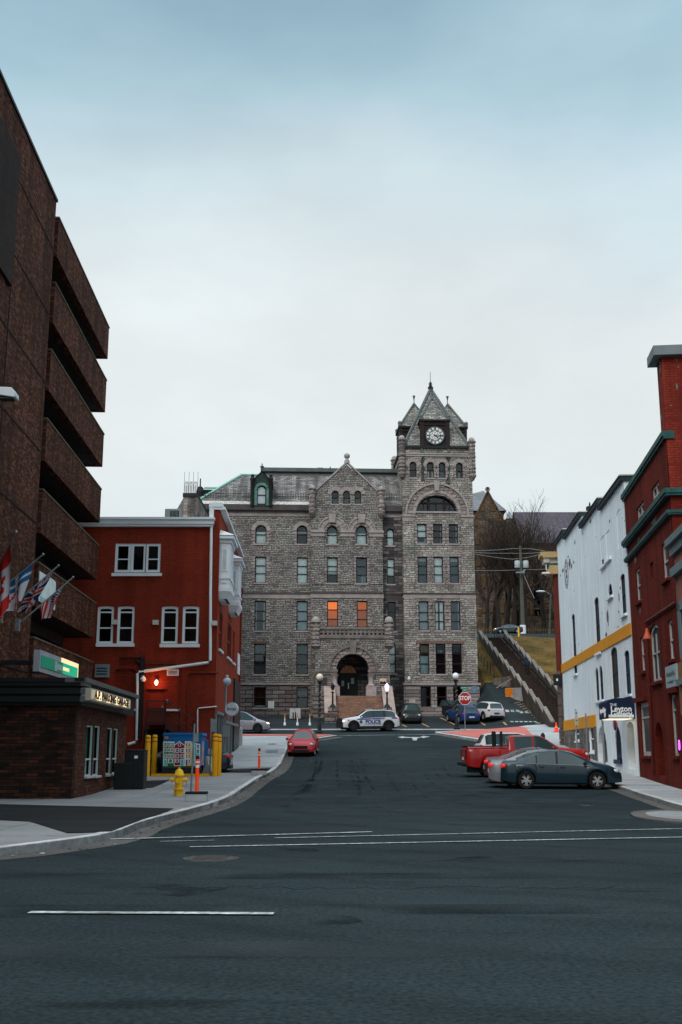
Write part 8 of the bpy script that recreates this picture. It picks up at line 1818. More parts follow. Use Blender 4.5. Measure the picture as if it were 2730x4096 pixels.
sg = thing('parking_notice', 'white notice with purple print on the left pier of the courthouse steps', 'sign', tuple(T_(a0, 0, c0_))); mb = MB(T_); mb.box(a0, a1_v, -.04, 0, c0_, c1_); mb.build('board', WHITEM, sg)
H = c1_ - c0_
for i, s in enumerate(['SUPREME', 'COURT', 'PARKING', 'PERMIT ONLY']): text(s, T_, (a0 + a1_v) / 2, -.045, c1_ - H * (.16 + .22 * i), H * .2, basic('purple_print', (.1, .06, .2), .6), sg, sx=.85 if i < 3 else .6)
b = G(*c5(922, 738), KZ); T = Fr(tuple(b), (1, 0)); ct = T.P(c5(916, 310)); rr_ = (T.P(c5(996, 310))[0] - T.P(c5(836, 310))[0]) / 2
ss = thing('stop_sign', 'red octagonal stop sign on a thin post with green street name plates', 'sign', tuple(b)); mb = MB(T)
zt = T.C(c5(916, 155)); mb.tube([(0, 0.03, 0), (0, .03, zt)], .035, 8); mb.build('post', STEEL, ss)
oct_ = lambda r_: [(ct[0] + r_ / math.cos(math.pi / 8) * math.cos(math.pi / 8 + k_ * math.pi / 4), ct[1] + r_ / math.cos(math.pi / 8) * math.sin(math.pi / 8 + k_ * math.pi / 4)) for k_ in range(8)]
mb = MB(T); mb.prism(oct_(rr_), -.03, 0); pl_o = mb.build('plate', WHITEM, ss); mb = MB(T); mb.prism(oct_(rr_ * .93), -.036, -.03); mb.build('red_face', basic('stop_red', (.30, .018, .02), .5, var=.12, scale=6), ss)
text('STOP', T, ct[0], -.04, ct[1] + .02, rr_ * .95, WHITEM, ss, sx=.78, bold=.012)
GRN = basic('street_sign_green', (.01, .20, .13), .5)
for (x0, y0, x1, y1, s) in ((858, 155, 962, 184, 'WATER ST'), (890, 188, 938, 213, 'CLIFTS')):
 a0, c1_ = T.P(c5(x0, y0)); a1_v, c0_ = T.P(c5(x1, y1)); mb = MB(T); mb.box(a0, a1_v, -.02, .0, c0_, c1_); mb.build('name_plate', GRN, ss); text(s, T, (a0 + a1_v) / 2, -.025, (c0_ + c1_) / 2, (c1_ - c0_) * .75, WHITEM, ss, sx=.8)
def post_thing(name, lab, cat, uvb, uvt, r, mat, dz=KZ, group=None, base=None, extra=None, Y=None):
 b = G(*uvb, dz) if Y is None else at(*uvb, Y); T = Fr(tuple(b), (1, 0)); H = T.C(uvt) ; root = thing(name, lab, cat, tuple(b), group); mb = MB(T); H = H - 0
 mb = MB(T); mb.tube([(0, 0, 0), (0, 0, T.P(uvt)[1])], r, 10); mb.build('post', mat, root, smooth=40)
 return root, T, T.P(uvt)[1]
FOOT = basic('pale_concrete_foot', (.36, .38, .39), .8, var=.15)
def delineator(uvb, uvt, lab, foot=True, dz=KZ, w=.3):
 r, T, H = post_thing('marker_post', lab, 'marker post', uvb, uvt, .055, ORSAFE, dz, 'orange flexible marker posts')
 mb = MB(T); mb.lathe([(.06, H * .985), (.058, H + .05), (.03, H + .09)], (0, 0, 0), 8); mb.build('cap', BLACKM, r); mb = MB(T); mb.tube([(0, 0, H * .78), (0, 0, H * .84)], .058, 10); mb.tube([(0, 0, H * .9), (0, 0, H * .93)], .058, 10); mb.build('reflective_band', WHITEM, r)
 if foot: mb = MB(T); mb.box(-w, w, -w * .8, w * .8, -.02, .22); mb.build('foot', FOOT, r, bevel=.03); mb = MB(T); mb.box(-w * 1.05, w * 1.05, -w * .85, w * .85, .2, .27); mb.build('rubber_pad', RUBBER, r, bevel=.02)
delineator(c1(480, 752), c1(482, 390), 'orange marker post on a pale block beside the yellow hydrant')
delineator(c1(1010, 530), c1(1013, 320), 'orange marker post standing on the pale slabs left of the red hatchback', w=.34)
delineator(c6(1228, 392), c6(1226, 278), 'orange marker post beside the nose of the red pickup', foot=False)
p = at(*c6(793, 160), 66); r = thing('marker_post', 'orange marker post with a black bag over its top beyond the pickup roof', 'marker post', (p.x, 66, zg(p.x, 66) + KZ), 'orange flexible marker posts'); T = Fr((p.x, 66, 0), (1, 0)); zt = T.C(c6(793, 75)); z0 = zg(p.x, 66) + KZ
mb = MB(T); mb.tube([(0, 0, z0), (0, 0, zt - .45)], .05, 8); mb.build('post', ORSAFE, r); mb = MB(T); mb.lathe([(.05, zt - .6), (.12, zt - .4), (.14, zt - .15), (.05, zt)], (0, 0, 0), 8); mb.build('bag', BLACKM, r, smooth=50)
b = G(*c7(1297, 1788), KZ); T = Fr(tuple(b), (1, 0)); H = T.P(c7(1297, 1640))[1]; r = thing('traffic_cone', 'orange traffic cone on the pavement at the foot of the hillside stairs', 'cone', tuple(b))
mb = MB(T); mb.lathe([(.19, .04), (.045, H), (.03, H)], (0, 0, 0), 14); mb.box(-.27, .27, -.27, .27, 0, .045); mb.build('cone', ORSAFE, r, smooth=40); mb = MB(T); mb.lathe([(.125, H * .48), (.085, H * .72)], (0, 0, 0), 14); mb.build('reflective_band', WHITEM, r)
b = G(*c1(327, 709), KZ); T = Fr(tuple(b), (1, 0)); H = T.P(c1(327, 467))[1]; hy = thing('fire_hydrant', 'yellow fire hydrant on the left pavement in front of the refuse container', 'fire hydrant', tuple(b)); s_ = H / .92
mb = MB(T); mb.lathe([(.145 * s_, 0), (.145 * s_, .2 * s_), (.20 * s_, .2 * s_), (.20 * s_, .25 * s_), (.13 * s_, .27 * s_), (.125 * s_, .62 * s_), (.17 * s_, .64 * s_), (.17 * s_, .69 * s_), (.15 * s_, .71 * s_), (.13 * s_, .8 * s_), (.07 * s_, .86 * s_), (.04 * s_, .87 * s_), (.04 * s_, .92 * s_)], (0, 0, 0), 18); mb.build('barrel', HYDY, hy, smooth=35)
mb = MB(T); mb.lathe([(.075 * s_, -.2 * s_), (.075 * s_, .0)], (0, 0, .5 * s_), 12, axis='y'); mb.lathe([(.09 * s_, -.23 * s_), (.09 * s_, -.2 * s_)], (0, 0, .5 * s_), 8, axis='y'); mb.build('front_outlet', HYDY, hy)
for sgn in (1, -1): mb = MB(T); mb.lathe([(.06 * s_, 0), (.06 * s_, sgn * .22 * s_), (.075 * s_, sgn * .22 * s_), (.075 * s_, sgn * .27 * s_), (.025 * s_, sgn * .27 * s_), (.025 * s_, sgn * .31 * s_)], (0, 0, .52 * s_), 10, axis='x'); mb.build('side_outlet', HYDY, hy)
mb = MB(T); mb.tube([(.24 * s_, -.02, .5 * s_), (.27 * s_, -.03, .38 * s_), (.23 * s_, -.04, .3 * s_), (.14 * s_, -.1, .33 * s_)], .012, 5); mb.build('chain', STEEL, hy)
b = G(*c1(432, 690), KZ); T = Fr(tuple(b), (1, 0)); H = T.P(c1(438, 98))[1]; r = thing('sign_post', 'thin galvanised post leaning beside the orange marker post near the hydrant', 'post', tuple(b)); mb = MB(T); mb.tube([(0, 0, 0), (.06, 0, H)], .032, 8); mb.build('post', STEEL, r); mb = MB(T); z1v = T.P(c1(445, 178))[1]; z0v = T.P(c1(445, 250))[1]; mb.box(.05, .20, -.02, .14, z0v, z1v); mb.build('sign_edge', STEEL, r)
b = at(*c1(595, 480), 50.5); b.z = zg(b.x, b.y) + KZ; T = Fr(tuple(b), (1, 0)); H = T.P(c1(597, 48))[1]; r = thing('sign_post', 'thin post with a small sign left of the right yellow bollards', 'post', tuple(b)); mb = MB(T); mb.tube([(0, 0, 0), (0, 0, H)], .035, 8); mb.build('post', STEEL, r); mb = MB(T); mb.box(-.02, .24, -.05, -.02, H - .62, H - .05); mb.build('sign', STEEL, r)
def bollard(uvb, uvt, lab, Y=None):
 b = G(*uvb, KZ);
 if Y: b = at(*uvb, Y); b.z = zg(b.x, b.y) + KZ
 T = Fr(tuple(b), (1, 0)); H = T.P(uvt)[1]; r = thing('bollard', lab, 'bollard', tuple(b), 'yellow bollards round the refuse container'); mb = MB(T); mb.lathe([(.125, 0), (.125, H - .06), (.1, H - .02), (.03, H)], (0, 0, 0), 16); mb.build('sleeve', YELLOWP, r, smooth=40)
 mb = MB(T);
 for f in (.93, .83): mb.tube([(0, 0, H * f - .015), (0, 0, H * f + .015)], .129, 16)
 mb.build('band', basic('dark_band', (.1, .02, .01), .5), r); return b
B0 = bollard(c3(400, 1892), c3(412, 1272), 'yellow bollard at the front left corner of the refuse bay')
bollard(c3(503, 1846), c3(516, 1266), 'yellow bollard behind the front left one beside the refuse container', 52)
B1_ = bollard(c3(1412, 1888), c3(1420, 1250), 'yellow bollard at the front right corner of the refuse bay')
bollard(c3(1470, 1860), c3(1475, 1262), 'yellow bollard half hidden at the right rear of the refuse bay', 50.6)
bb = thing('bay_edge', 'low yellow edging bar along the ground between the bollards', 'edging bar', tuple(B0)); mb = MB(); mb.box(B0.x + .2, B1_.x - .2, B0.y - .03, B0.y + .12, B0.z, B0.z + .12); mb.build('bar', YELLOWP, bb); mb = MB(); mb.box(B0.x + .2, B1_.x - .2, B0.y + .5, B0.y + .62, B0.z - .02, B0.z + .06); mb.build('rear_bar', basic('rust_bar', (.14, .04, .02), .8), bb)
DY = B0.y + .75; T = Fr((0, DY, 0), (1, 0)); x0, zt = T.P(c3(652, 1240)); x1, zb_ = T.P(c3(1205, 1862)); W_ = x1 - x0; gz_ = zg(x0, DY) + KZ; zt = T.C(c3(652, 1240))
dm = thing('refuse_container', 'blue refuse container painted with a row of bright coloured houses', 'container', (x0 + W_ / 2, DY, gz_)); zmb = T.C(c3(652, 1790))
BLU = basic('container_blue', (.008, .13, .36), .5, var=.1)
mb = MB(T); mb.box(x0, x1, 0, 1.7, zmb, zt - .12); mb.prism([(x0 - .03, zt - .13), (x1 + .06, zt - .13), (x1 + .02, zt), (x0, zt)], -.03, 1.7); mb.box(x0 - .02, x1 + .05, -.05, .01, T.C(c3(700, 1268)), T.C(c3(700, 1255))); mb.build('body', BLU, dm, bevel=.01)
mb = MB(T); mb.prism([(x0 - .05, gz_ + .1), (x1 + .05, gz_ + .1), (x1, zmb - .01), (x0, zmb - .01)], -.04, 1.7); mb.box(x0 + .1, x1 - .1, .1, 1.5, gz_, gz_ + .11); mb.build('base', basic('dark_container_base', (.02, .028, .035), .6), dm)
def tq(x, y): return T.P(c3(x, y), -.01)
MUR = [basic('mural_green', (.01, .17, .07), .6), basic('mural_maroon', (.27, .012, .06), .6), basic('mural_yellow', (.8, .42, .05), .6), basic('mural_turquoise', (.05, .5, .52), .6), basic('mural_white', (.8, .8, .8), .6), basic('mural_black', (.02, .02, .025), .6), basic('mural_blue', (.01, .09, .33), .6), basic('mural_orange', (.6, .22, .04), .6), basic('mural_grass', (.05, .07, .015), .7)]
mb = MB(T)
def mp(pts, m, lvl): q = [tq(*p) for p in pts]; mb.poly([(a, -.004 - .003 * lvl, c) for a, c in q], m)
def rect(xa, ya, xb, yb, m, lvl): mp([(xa, ya), (xb, ya), (xb, yb), (xa, yb)], m, lvl)
rect(642, 1745, 1205, 1790, 5, 0); rect(642, 1735, 1205, 1765, 8, 1)
rect(646, 1370, 815, 1735, 4, 2); rect(655, 1380, 806, 1735, 0, 3)
mp([(806, 1735), (806, 1425), (890, 1362), (972, 1425), (972, 1735)], 4, 4); mp([(815, 1725), (815, 1430), (890, 1374), (964, 1430), (964, 1725)], 1, 5)
rect(972, 1366, 1062, 1735, 4, 2); rect(980, 1376, 1062, 1735, 2, 3)
mp([(1066, 1735), (1066, 1376), (1200, 1408), (1200, 1735)], 4, 2); mp([(1072, 1728), (1072, 1386), (1192, 1415), (1192, 1728)], 3, 3)
def mw(x, y, w, h): rect(x - w, y - h, x + w, y + h, 4, 6); rect(x - w * .62, y - h * .7, x + w * .62, y + h * .7, 5, 7); rect(x - w * .6, y - h * .08, x + w * .6, y + h * .08, 4, 8)
for x in (685, 735, 778):
 for y in (1412, 1495, 1585): mw(x, y, 19, 32)
mw(757, 1660, 36, 32); rect(655, 1628, 708, 1738, 4, 6); rect(662, 1636, 701, 1738, 3, 7)
for x in (858, 935): mw(x, 1503, 30, 33); mw(x, 1583, 28, 26)
mw(856, 1655, 30, 28); rect(902, 1628, 958, 1738, 4, 6); rect(909, 1636, 951, 1738, 3, 7)
c0 = tq(890, 1420);
for rad_, m, lv in ((.075, 4, 6), (.052, 5, 7)): mb.poly([(c0[0] + rad_ * math.cos(t), -.004 - .003 * lv, c0[1] + rad_ * math.sin(t)) for t in [2 * math.pi * i / 14 for i in range(14)]], m)
for x in (998, 1038):
 for y in (1420, 1500, 1590): mw(x, y, 15, 32)
rect(978, 1632, 1018, 1728, 4, 6); rect(985, 1640, 1011, 1728, 6, 7); mw(1040, 1665, 13, 36)
for x in (1098, 1168):
 for y in (1440, 1515, 1600): mw(x, y, 24, 32)
mw(1100, 1670, 26, 26); rect(1142, 1645, 1178, 1728, 4, 6); rect(1148, 1652, 1172, 1728, 1, 7)
rect(668, 1290, 722, 1325, 7, 2)
for x, y in ((790, 1355), (938, 1375), (1168, 1365)): rect(x - 8, y - 14, x + 8, y + 14, 5, 3)
mb.build('painted_houses', MUR, dm)
mb = MB(T); mb.box(x1 + .001, x1 + .12, .1, 1.4, zmb + .2, zt - .35);
for i in range(7): mb.box(x1 + .12, x1 + .16, .1 + i * .19, .18 + i * .19, zmb + .1, zt - .3, 1)
mb.build('side_ribs', [basic('pink_mural_side', (.5, .36, .42), .6, var=.3, scale=6), BLU], dm)
jb = thing('concrete_barrier', 'pale concrete barrier end between the container and the right bollards', 'barrier', tuple(T((T.P(c3(1290, 1800)))[0], .3, gz_))); q = [T.P(c3(*p), .3) for p in ((1238, 1590), (1300, 1590), (1318, 1700), (1365, 1800), (1372, 1850), (1215, 1850), (1245, 1790))]
mb = MB(T); mb.prism(q, .3, 2.2); mb.build('block', CONC, jb)
bp = at(*c2(425, 1300), 57.0); bp.z = zg(bp.x, bp.y) + KZ; T = Fr((bp.x, 57.0, 0), (1, 0)); sg = thing('round_cafe_sign', 'white round cafe sign on a tall grey pole topped by a globe', 'sign', tuple(bp))
ztp = T.C(c2(440, 470)); mb = MB(T); mb.tube([(0, 0, bp.z), (0, 0, ztp)], .055, 8); mb.build('pole', STEEL, sg)
cx_, cz2 = T.P(c2(560, 980), -.2); rr2 = (T.P(c2(705, 980), -.2)[0] - T.P(c2(415, 980), -.2)[0]) / 2; mb = MB(T); mb.lathe([(.001, -.3), (rr2 * .9, -.3), (rr2, -.26), (rr2, .0), (rr2 * .9, .05), (.001, .05)], (cx_, 0, cz2), 32, axis='y')
mb.build('drum', basic('pale_sign_drum', (.50, .54, .58), .5, var=.06), sg, smooth=30)
mb = MB(T); voussoirs(mb, cx_, cz2, rr2 * .93, rr2 * .97, -.315, -.29, 24, gap=0, t0=R(60), t1=R(250)); mb.build('rim_line', basic('dull_mauve', (.2, .13, .18), .6), sg)
text('bosa', T, cx_, -.31, cz2 + .03, rr2 * .62, basic('charcoal_lettering', (.03, .03, .04), .6), sg, sx=1.15)
mb = MB(T); mb.prism([(cx_ + rr2 * .05, cz2 - rr2 * .14), (cx_ + rr2 * .45, cz2 - rr2 * .16), (cx_ + rr2 * .5, cz2 - rr2 * .22), (cx_ + rr2 * .2, cz2 - rr2 * .17)], -.316, -.3); mb.build('orange_swoosh', basic('orange_mark', (.5, .15, .04), .6), sg)
gx_, gz3 = T.P(c2(463, 405), 0); mb = MB(T); mb.ball((gx_, 0, gz3), .22, 14); mb.lathe([(.06, .2), (.09, .28), (.02, .34)], (gx_, 0, gz3), 8); mb.build('globe', basic('grey_globe', (.42, .48, .54), .4), sg, smooth=70); mb = MB(T); mb.tube([(0, 0, ztp), (gx_, 0, gz3 - .2)], .04, 6); mb.build('bracket', BLACKM, sg)
mb = MB(T); mb.box(-.12, .25, -.1, .15, T.C(c2(430, 1560)), T.C(c2(430, 1310))); mb.build('meter_box', STEEL, sg)
p = G(*c2(410, 2180), KZ); T = Fr(tuple(p), (1, 0)); mb = MB(T); mb.ball((0, 0, .1), .28, 8, sc=(1, .7, .4)); o = mb.build('rubble_bag', basic('dark_bag', (.06, .05, .055), .8), loc=p, smooth=60); tag(o, 'small dark sack lying on the pale slabs beside the red building foot', 'sack')
p = at(*c2(705, 1510), 75); r = thing('white_post', 'short white rounded post at the far corner of the red building', 'post', (p.x, 75, zg(p.x, 75) + KZ)); T = Fr((p.x, 75, 0), (1, 0)); z0 = zg(p.x, 75) + KZ; z1v = T.C(c2(705, 1352)); mb = MB(T); mb.lathe([(.28, z0), (.26, z1v - .1), (.15, z1v)], (0, 0, 0), 12); mb.build('post', CONC, r, smooth=40)
T = Fr((0, 107, 0), (1, 0)); x0, z1v = T.P(a4(1293, 362)); x1, z0v = T.P(a4(1377, 442)); r = thing('utility_cabinet', 'pale grey utility cabinet standing by the courthouse wall', 'cabinet', ((x0 + x1) / 2, 107, zg(x0, 107))); mb = MB(T); mb.box(x0, x1, 0, 1.2, z0v, z1v); mb.build('case', basic('cabinet_grey', (.42, .43, .43), .6, var=.08), r, bevel=.03); mb = MB(T); mb.box(x0 + .1, x1 - .1, .1, 1.1, zg(x0, 107), z0v); mb.build('plinth', BLACKM, r); mb = MB(T); mb.box((x0 + x1) / 2 - .01, (x0 + x1) / 2 + .01, -.01, .001, z0v, z1v); mb.build('door_gap', BLACKM, r)
mb = MB(T)
for x in (1322, 1340): mb.box(T.A(a4(x, 400)) - .06, T.A(a4(x, 400)) + .06, -.5, -.4, zg(x0, 107), T.C(a4(1322, 392)))
mb.build('black_pipes', BLACKM, r)
for i, (xb, yb, yt, l) in enumerate(((1254, 494, 400, 'white and orange marker post left of the grey cabinet'), (1353, 494, 404, 'white and orange marker post in front of the grey cabinet'), (1450, 494, 404, 'white and orange marker post right of the grey cabinet'))):
 b = G(*a4(xb, yb)); T = Fr(tuple(b), (1, 0)); H = T.P(a4(xb, yt))[1]; r = thing('marker_post', l, 'marker post', tuple(b), 'white posts by the courthouse cabinet'); mb = MB(T); mb.tube([(0, 0, 0), (0, 0, H * .6)], .045, 8); mb.box(-.1, .1, -.1, .1, 0, .25); mb.build('post', WHITEM, r); mb = MB(T); mb.tube([(0, 0, H * .6), (0, 0, H)], .05, 8); mb.build('orange_top', basic('dull_orange', (.62, .25, .08), .6), r)
def psign(uvb, uvt, Y, lab, plates, r_=.04):
 b = at(*uvb, Y); b.z = zg(b.x, Y) + KZ; T = Fr((b.x, Y, 0), (1, 0)); zt = T.C(uvt); r = thing('sign_post', lab, 'sign post', tuple(b)); mb = MB(T); mb.tube([(0, 0, b.z), (0, 0, zt)], r_, 8); mb.build('post', STEEL, r)
 for (x0, y0, x1, y1, kind) in plates:
  a0, c1_ = T.P(d4(x0, y0)); a1_v, c0_ = T.P(d4(x1, y1)); mb = MB(T); mb.box(a0, a1_v, -.06, -.03, c0_, c1_); o = mb.build('plate', basic('pale_sign_plate', (.42, .48, .47), .5), r); cx_ = (a0 + a1_v) / 2; cz3 = c0_ + (c1_ - c0_) * .68; w = (a1_v - a0) * .3
  mb = MB(T); voussoirs(mb, cx_, cz3, w * .72, w, -.066, -.06, 14, gap=0, t0=0, t1=2 * math.pi); mb.box(cx_ - w * .8, cx_ + w * .8, -.066, -.06, cz3 - .012, cz3 + .012); mb.build('ring', basic('sign_red', (.3, .02, .06), .5) if kind else basic('sign_green', (.02, .15, .08), .5), r); text('P', T, cx_, -.062, cz3, w * 1.3, BLACKM, r)
  text('ONE HOUR', T, cx_, -.064, c0_ + (c1_ - c0_) * .2, w * .55, BLACKM, r, sx=.8)
 return r
psign(d4(385, 1160), d4(362, 418), 66, 'grey post with two stacked parking plates in front of the stone base', [(330, 448, 392, 572, 1), (332, 592, 398, 718, 0)])
psign(d4(575, 1200), d4(570, 500), 61, 'bare grey post in front of the orange band and stone base', [])
r = psign(d4(905, 1455), d4(860, 405), 52.5, 'grey post in front of the arched grey doorway of the white building', [], .05)
b = G(*d5(640, 2340), KZ); T = Fr(tuple(b), (1, 0)); r = thing('sign_post', 'dark post at the right edge in front of the red building', 'sign post', tuple(b)); mb = MB(T); mb.tube([(0, 0, 0), (0, 0, 3.1)], .035, 8); mb.build('post', STEEL, r)
PY = 178; T = Fr((at(*z6(720, 2400 - 350), PY).x, PY, 0), (1, 0)); pz0 = zg(T.o.x, PY); up_ = thing('utility_pole', 'tall leaning wooden utility pole with two pale transformers and a white lower part', 'utility pole', (T.o.x, PY, pz0))
tp_ = T.P(z6(685, 985)); bt_ = (T.A(z6(718, 2040)), pz0); mid_ = T.P(z6(718, 1915));
mb = MB(T); mb.tube([(bt_[0], 0, pz0), (tp_[0], 0, tp_[1])], .38, 10, r2=.2); mb.build('pole', WOODP, up_, smooth=50)
mb = MB(T); f = (mid_[1] - pz0) / (tp_[1] - pz0); mb.tube([(bt_[0], 0, pz0), (bt_[0] + (tp_[0] - bt_[0]) * f, 0, mid_[1])], .48, 12); mb.build('white_sleeve', WHITEM, up_, smooth=50)
for xx in (650, 748):
 q = T.P(z6(xx, 1200)); mb = MB(T); mb.lathe([(.44, -.6), (.47, -.55), (.47, .5), (.4, .6), (.1, .65)], (q[0], 0, q[1]), 12); o = mb.build('transformer', basic('pale_transformer', (.38, .43, .45), .5), up_, smooth=40); mb = MB(T); mb.lathe([(.1, .6), (.14, .75), (.08, .9), (.1, 1.0), (.05, 1.1)], (q[0] + .1, 0, q[1]), 6); mb.build('insulator', basic('brown_insulator', (.1, .04, .03), .4), o)
q = T.P(z6(640, 1305)); mb = MB(T); mb.tube([(tp_[0] + .1, 0, q[1] + .3), (q[0] + 1.4, -.6, q[1] + .5), (q[0] + .8, -.8, q[1])], .09, 6); mb.box(q[0] - .2, q[0] + 1.2, -1.1, -.6, q[1] - .12, q[1] + .12); mb.build('street_light', STEEL, up_)
WIRE = basic('grey_wire', (.22, .22, .22), .6, var=0)
def wire(pts, r_, lab, uvs=None):
 P_ = []
 for (a, b) in zip(pts, pts[1:]):
  for i in range(10): t = i / 10; p = a.lerp(b, t); p = p - Vector((0, 0, 4 * t * (1 - t) * (a - b).length * .012)); P_.append(p)
 P_.append(pts[-1]); mb = MB(); mb.tube(P_, r_, 4); o = mb.build('overhead_wire', WIRE, loc=pts[0]); tag(o, lab, 'wire', 'overhead wires on the utility pole')
top_ = T(tp_[0], 0, tp_[1] - .4)
wire([at(*z6(100, 1040), 175), top_ + Vector((-1.2, 0, 0)), top_ + Vector((1.5, 0, 0)), at(*z6(980, 1040), 176)], .045, 'upper overhead wire crossing the top of the utility pole')
wire([at(*z6(100, 1055), 176), top_ + Vector((-1.5, 0, -.8)), top_ + Vector((1.6, 0, -.8)), at(*z6(980, 1052), 177)], .045, 'middle overhead wire just below the pole top')
wire([at(*z6(100, 1070), 177), top_ + Vector((-1.5, 0, -1.8)), top_ + Vector((1.6, 0, -1.4)), at(*z6(980, 1060), 178)], .045, 'lower overhead wire of the three at the pole top')
wire([at(*z6(100, 1268), 176), T(T.A(z6(700, 1262)), 0, T.C(z6(700, 1262))), at(*z6(1060, 1250), 178)], .04, 'single thin wire below the transformers')
wire([T(tp_[0] + .3, 0, T.C(z6(700, 1300))), at(*z6(850, 1600), 172)], .04, 'slanting guy wire right of the utility pole')
b = at(*z6(1020, 2250), 135); b.z = zst(129.5) + .4; T = Fr((b.x, 135, 0), (1, 0)); r = thing('street_lamp', 'grey street lamp with a curved arm beside the narrow brick building', 'street lamp', tuple(b)); z0 = b.z
aa = [T.P(z6(*q)) for q in ((1042, 1560), (1020, 1548), (985, 1528), (940, 1520))]; mb = MB(T); mb.tube([(T.P(z6(1022, 2200))[0], 0, z0 - 1)] + [(a, 0, c) for a, c in aa], .12, 7); mb.build('pole', WOODP, r, smooth=40); e = T.P(z6(925, 1519)); mb = MB(T); mb.ball((e[0], 0, e[1]), .3, 8, sc=(2.1, .8, .5)); mb.build('lamp_head', basic('pale_lamp_head', (.55, .62, .65), .4), r, smooth=50)
p0_ = at(*c7(714, 462), 128); p1_ = at(*c7(728, 230), 131); r = thing('yellow_cable_guard', 'leaning yellow cable guard at the top of the grass slope', 'cable guard', tuple(p0_)); mb = MB(); mb.tube([p0_, at(*c7(735, 340), 129.5), p1_], .10, 6); mb.build('guard', YELLOWP, r)
LY = 17.0; hd = at(*b4(75, 590), LY); r = thing('street_lamp', 'white flat street lamp head reaching in from the left edge in front of the garage', 'street lamp', (hd.x - 3.4, LY, 0))
mb = MB(); mb.tube([(hd.x - 3.4, LY, 0), (hd.x - 3.4, LY, hd.z + .1), (hd.x - 2.8, LY, hd.z + .35), (hd.x - .2, LY, hd.z + .1)], .07, 10); mb.build('pole', STEEL, r, smooth=40)
hl = abs(at(*b4(150, 590), LY).x - hd.x); T = Fr((hd.x, LY, hd.z), (1, 0)); mb = MB(T); mb.prism([(-hl * 1.3, .0), (-hl * .9, .09), (hl * .5, .08), (hl * .93, .0), (hl, -.07), (hl * .9, -.09), (-hl * 1.3, -.04)], -.12, .12); mb.build('lamp_head', basic('white_lamp_head', (.45, .5, .52), .4), r, bevel=.02)
mb = MB(T); mb.box(-hl, hl * .6, -.09, .09, -.10, -.085); mb.build('lens', BLACKM, r)
cam = bpy.data.cameras.new('camera'); cam.sensor_fit = 'HORIZONTAL'; cam.sensor_width = 24; cam.lens = F / 2730 * 24; cam.clip_end = 4000; cam.clip_start = .1
co = bpy.data.objects.new('camera', cam); COL.objects.link(co); co.location = EYE; co.rotation_euler = (R(90) + PITCH, 0, 0); scene.camera = co
w = bpy.data.worlds.new('World'); scene.world = w; w.use_nodes = True; nt = w.node_tree; bg = nt.nodes['Background']
SUN_EL, SUN_AZ = R(38), R(205)      # sun direction azimuth (from +Y clockwise), behind the camera to the left
sky = N(nt, 'ShaderNodeTexSky'); sky.sky_type = 'NISHITA'; sky.sun_disc = False; sky.sun_elevation = SUN_EL; sky.sun_rotation = SUN_AZ; sky.air_density = 1.0; sky.dust_density = 1.5; sky.ozone_density = 2.0
tc = N(nt, 'ShaderNodeTexCoord'); sx = N(nt, 'ShaderNodeSeparateXYZ'); nt.links.new(tc.outputs['Generated'], sx.inputs[0])
ra = N(nt, 'ShaderNodeValToRGB'); cr = ra.color_ramp
STOPS = [(0, (6.0, 7.1, 7.5)), (.12, (6.5, 7.4, 7.6)), (.30, (7.1, 7.5, 7.35)), (.40, (7.0, 7.5, 7.5)), (.49, (5.8, 6.9, 7.3)), (.58, (3.9, 5.5, 6.25)), (.66, (2.6, 4.1, 5.1)), (.78, (3, 4.5, 5.5)), (.88, (17, 19, 20)), (1.0, (18, 20, 21))]
while len(cr.elements) < len(STOPS): cr.elements.new(.5)
for e, (p, c) in zip(cr.elements, STOPS): e.position = p; e.color = (c[0] / 10, c[1] / 10, c[2] / 10, 1)
no = N(nt, 'ShaderNodeTexNoise'); no.inputs['Scale'].default_value = 2.2; no.inputs['Detail'].default_value = 5; no.inputs['Roughness'].default_value = .5
mp = N(nt, 'ShaderNodeMapping'); mp.inputs['Scale'].default_value = (1, 1, 2.2); nt.links.new(tc.outputs['Generated'], mp.inputs[0]); nt.links.new(mp.outputs[0], no.inputs['Vector'])
mr = N(nt, 'ShaderNodeMapRange'); mr.inputs[1].default_value = .3; mr.inputs[2].default_value = .7; mr.inputs[3].default_value = -.05; mr.inputs[4].default_value = .05; nt.links.new(no.outputs[0], mr.inputs[0])
ab = N(nt, 'ShaderNodeMath', operation='ABSOLUTE'); nt.links.new(sx.outputs[0], ab.inputs[0])
sq = N(nt, 'ShaderNodeMath', operation='POWER'); nt.links.new(ab.outputs[0], sq.inputs[0]); sq.inputs[1].default_value = 2
m3 = N(nt, 'ShaderNodeMath', operation='MULTIPLY'); nt.links.new(sq.outputs[0], m3.inputs[0]); m3.inputs[1].default_value = .35
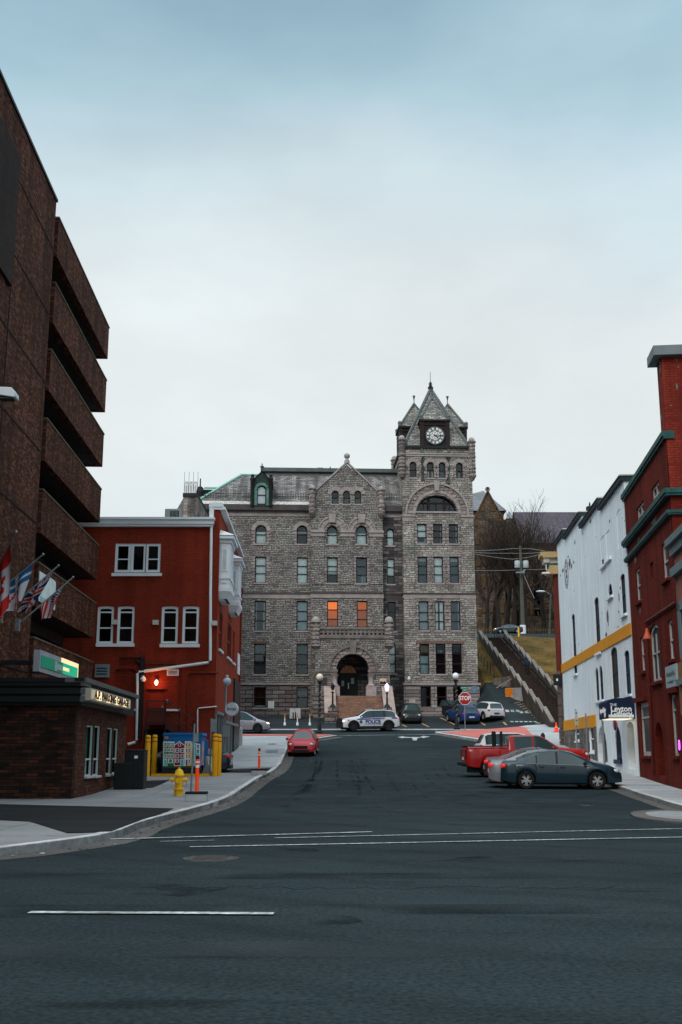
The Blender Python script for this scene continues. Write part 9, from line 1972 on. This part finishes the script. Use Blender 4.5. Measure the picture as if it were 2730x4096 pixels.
a1n = N(nt, 'ShaderNodeMath', operation='ADD'); nt.links.new(sx.outputs[2], a1n.inputs[0]); nt.links.new(mr.outputs[0], a1n.inputs[1])
a2n = N(nt, 'ShaderNodeMath', operation='ADD'); nt.links.new(a1n.outputs[0], a2n.inputs[0]); nt.links.new(m3.outputs[0], a2n.inputs[1]); a2n.use_clamp = True
mn = N(nt, 'ShaderNodeMath', operation='MINIMUM'); nt.links.new(a2n.outputs[0], mn.inputs[0]); mn.inputs[1].default_value = 1
nt.links.new(mn.outputs[0], ra.inputs[0])
sc = N(nt, 'ShaderNodeVectorMath', operation='SCALE'); nt.links.new(ra.outputs[0], sc.inputs[0])
n2 = N(nt, 'ShaderNodeTexNoise'); n2.inputs['Scale'].default_value = 3.2; n2.inputs['Detail'].default_value = 6; n2.inputs['Roughness'].default_value = .55; nt.links.new(mp.outputs[0], n2.inputs['Vector'])
m2_ = N(nt, 'ShaderNodeMapRange'); m2_.inputs[1].default_value = .32; m2_.inputs[2].default_value = .68; m2_.inputs[3].default_value = 9.2; m2_.inputs[4].default_value = 10.7; nt.links.new(n2.outputs[0], m2_.inputs[0]); nt.links.new(m2_.outputs[0], sc.inputs['Scale'])
mx = N(nt, 'ShaderNodeMix', data_type='RGBA'); mx.inputs[0].default_value = .9; nt.links.new(sky.outputs[0], mx.inputs[6]); nt.links.new(sc.outputs[0], mx.inputs[7])
nt.links.new(mx.outputs[2], bg.inputs[0]); bg.inputs[1].default_value = .12
sd = bpy.data.lights.new('sun', 'SUN'); sd.energy = 1.5; sd.angle = R(25); sd.color = (1, .93, .86)
so = bpy.data.objects.new('sun', sd); COL.objects.link(so)
dirv = Vector((math.sin(SUN_AZ) * math.cos(SUN_EL), math.cos(SUN_AZ) * math.cos(SUN_EL), math.sin(SUN_EL)))
so.rotation_euler = dirv.to_track_quat('Z', 'Y').to_euler(); so.location = (0, 0, 60)
scene.view_settings.view_transform = 'Standard'; scene.view_settings.look = 'None'; scene.view_settings.exposure = 0; scene.view_settings.gamma = 1
scene.cycles.use_denoising = True; scene.cycles.max_bounces = 6; scene.cycles.transparent_max_bounces = 8
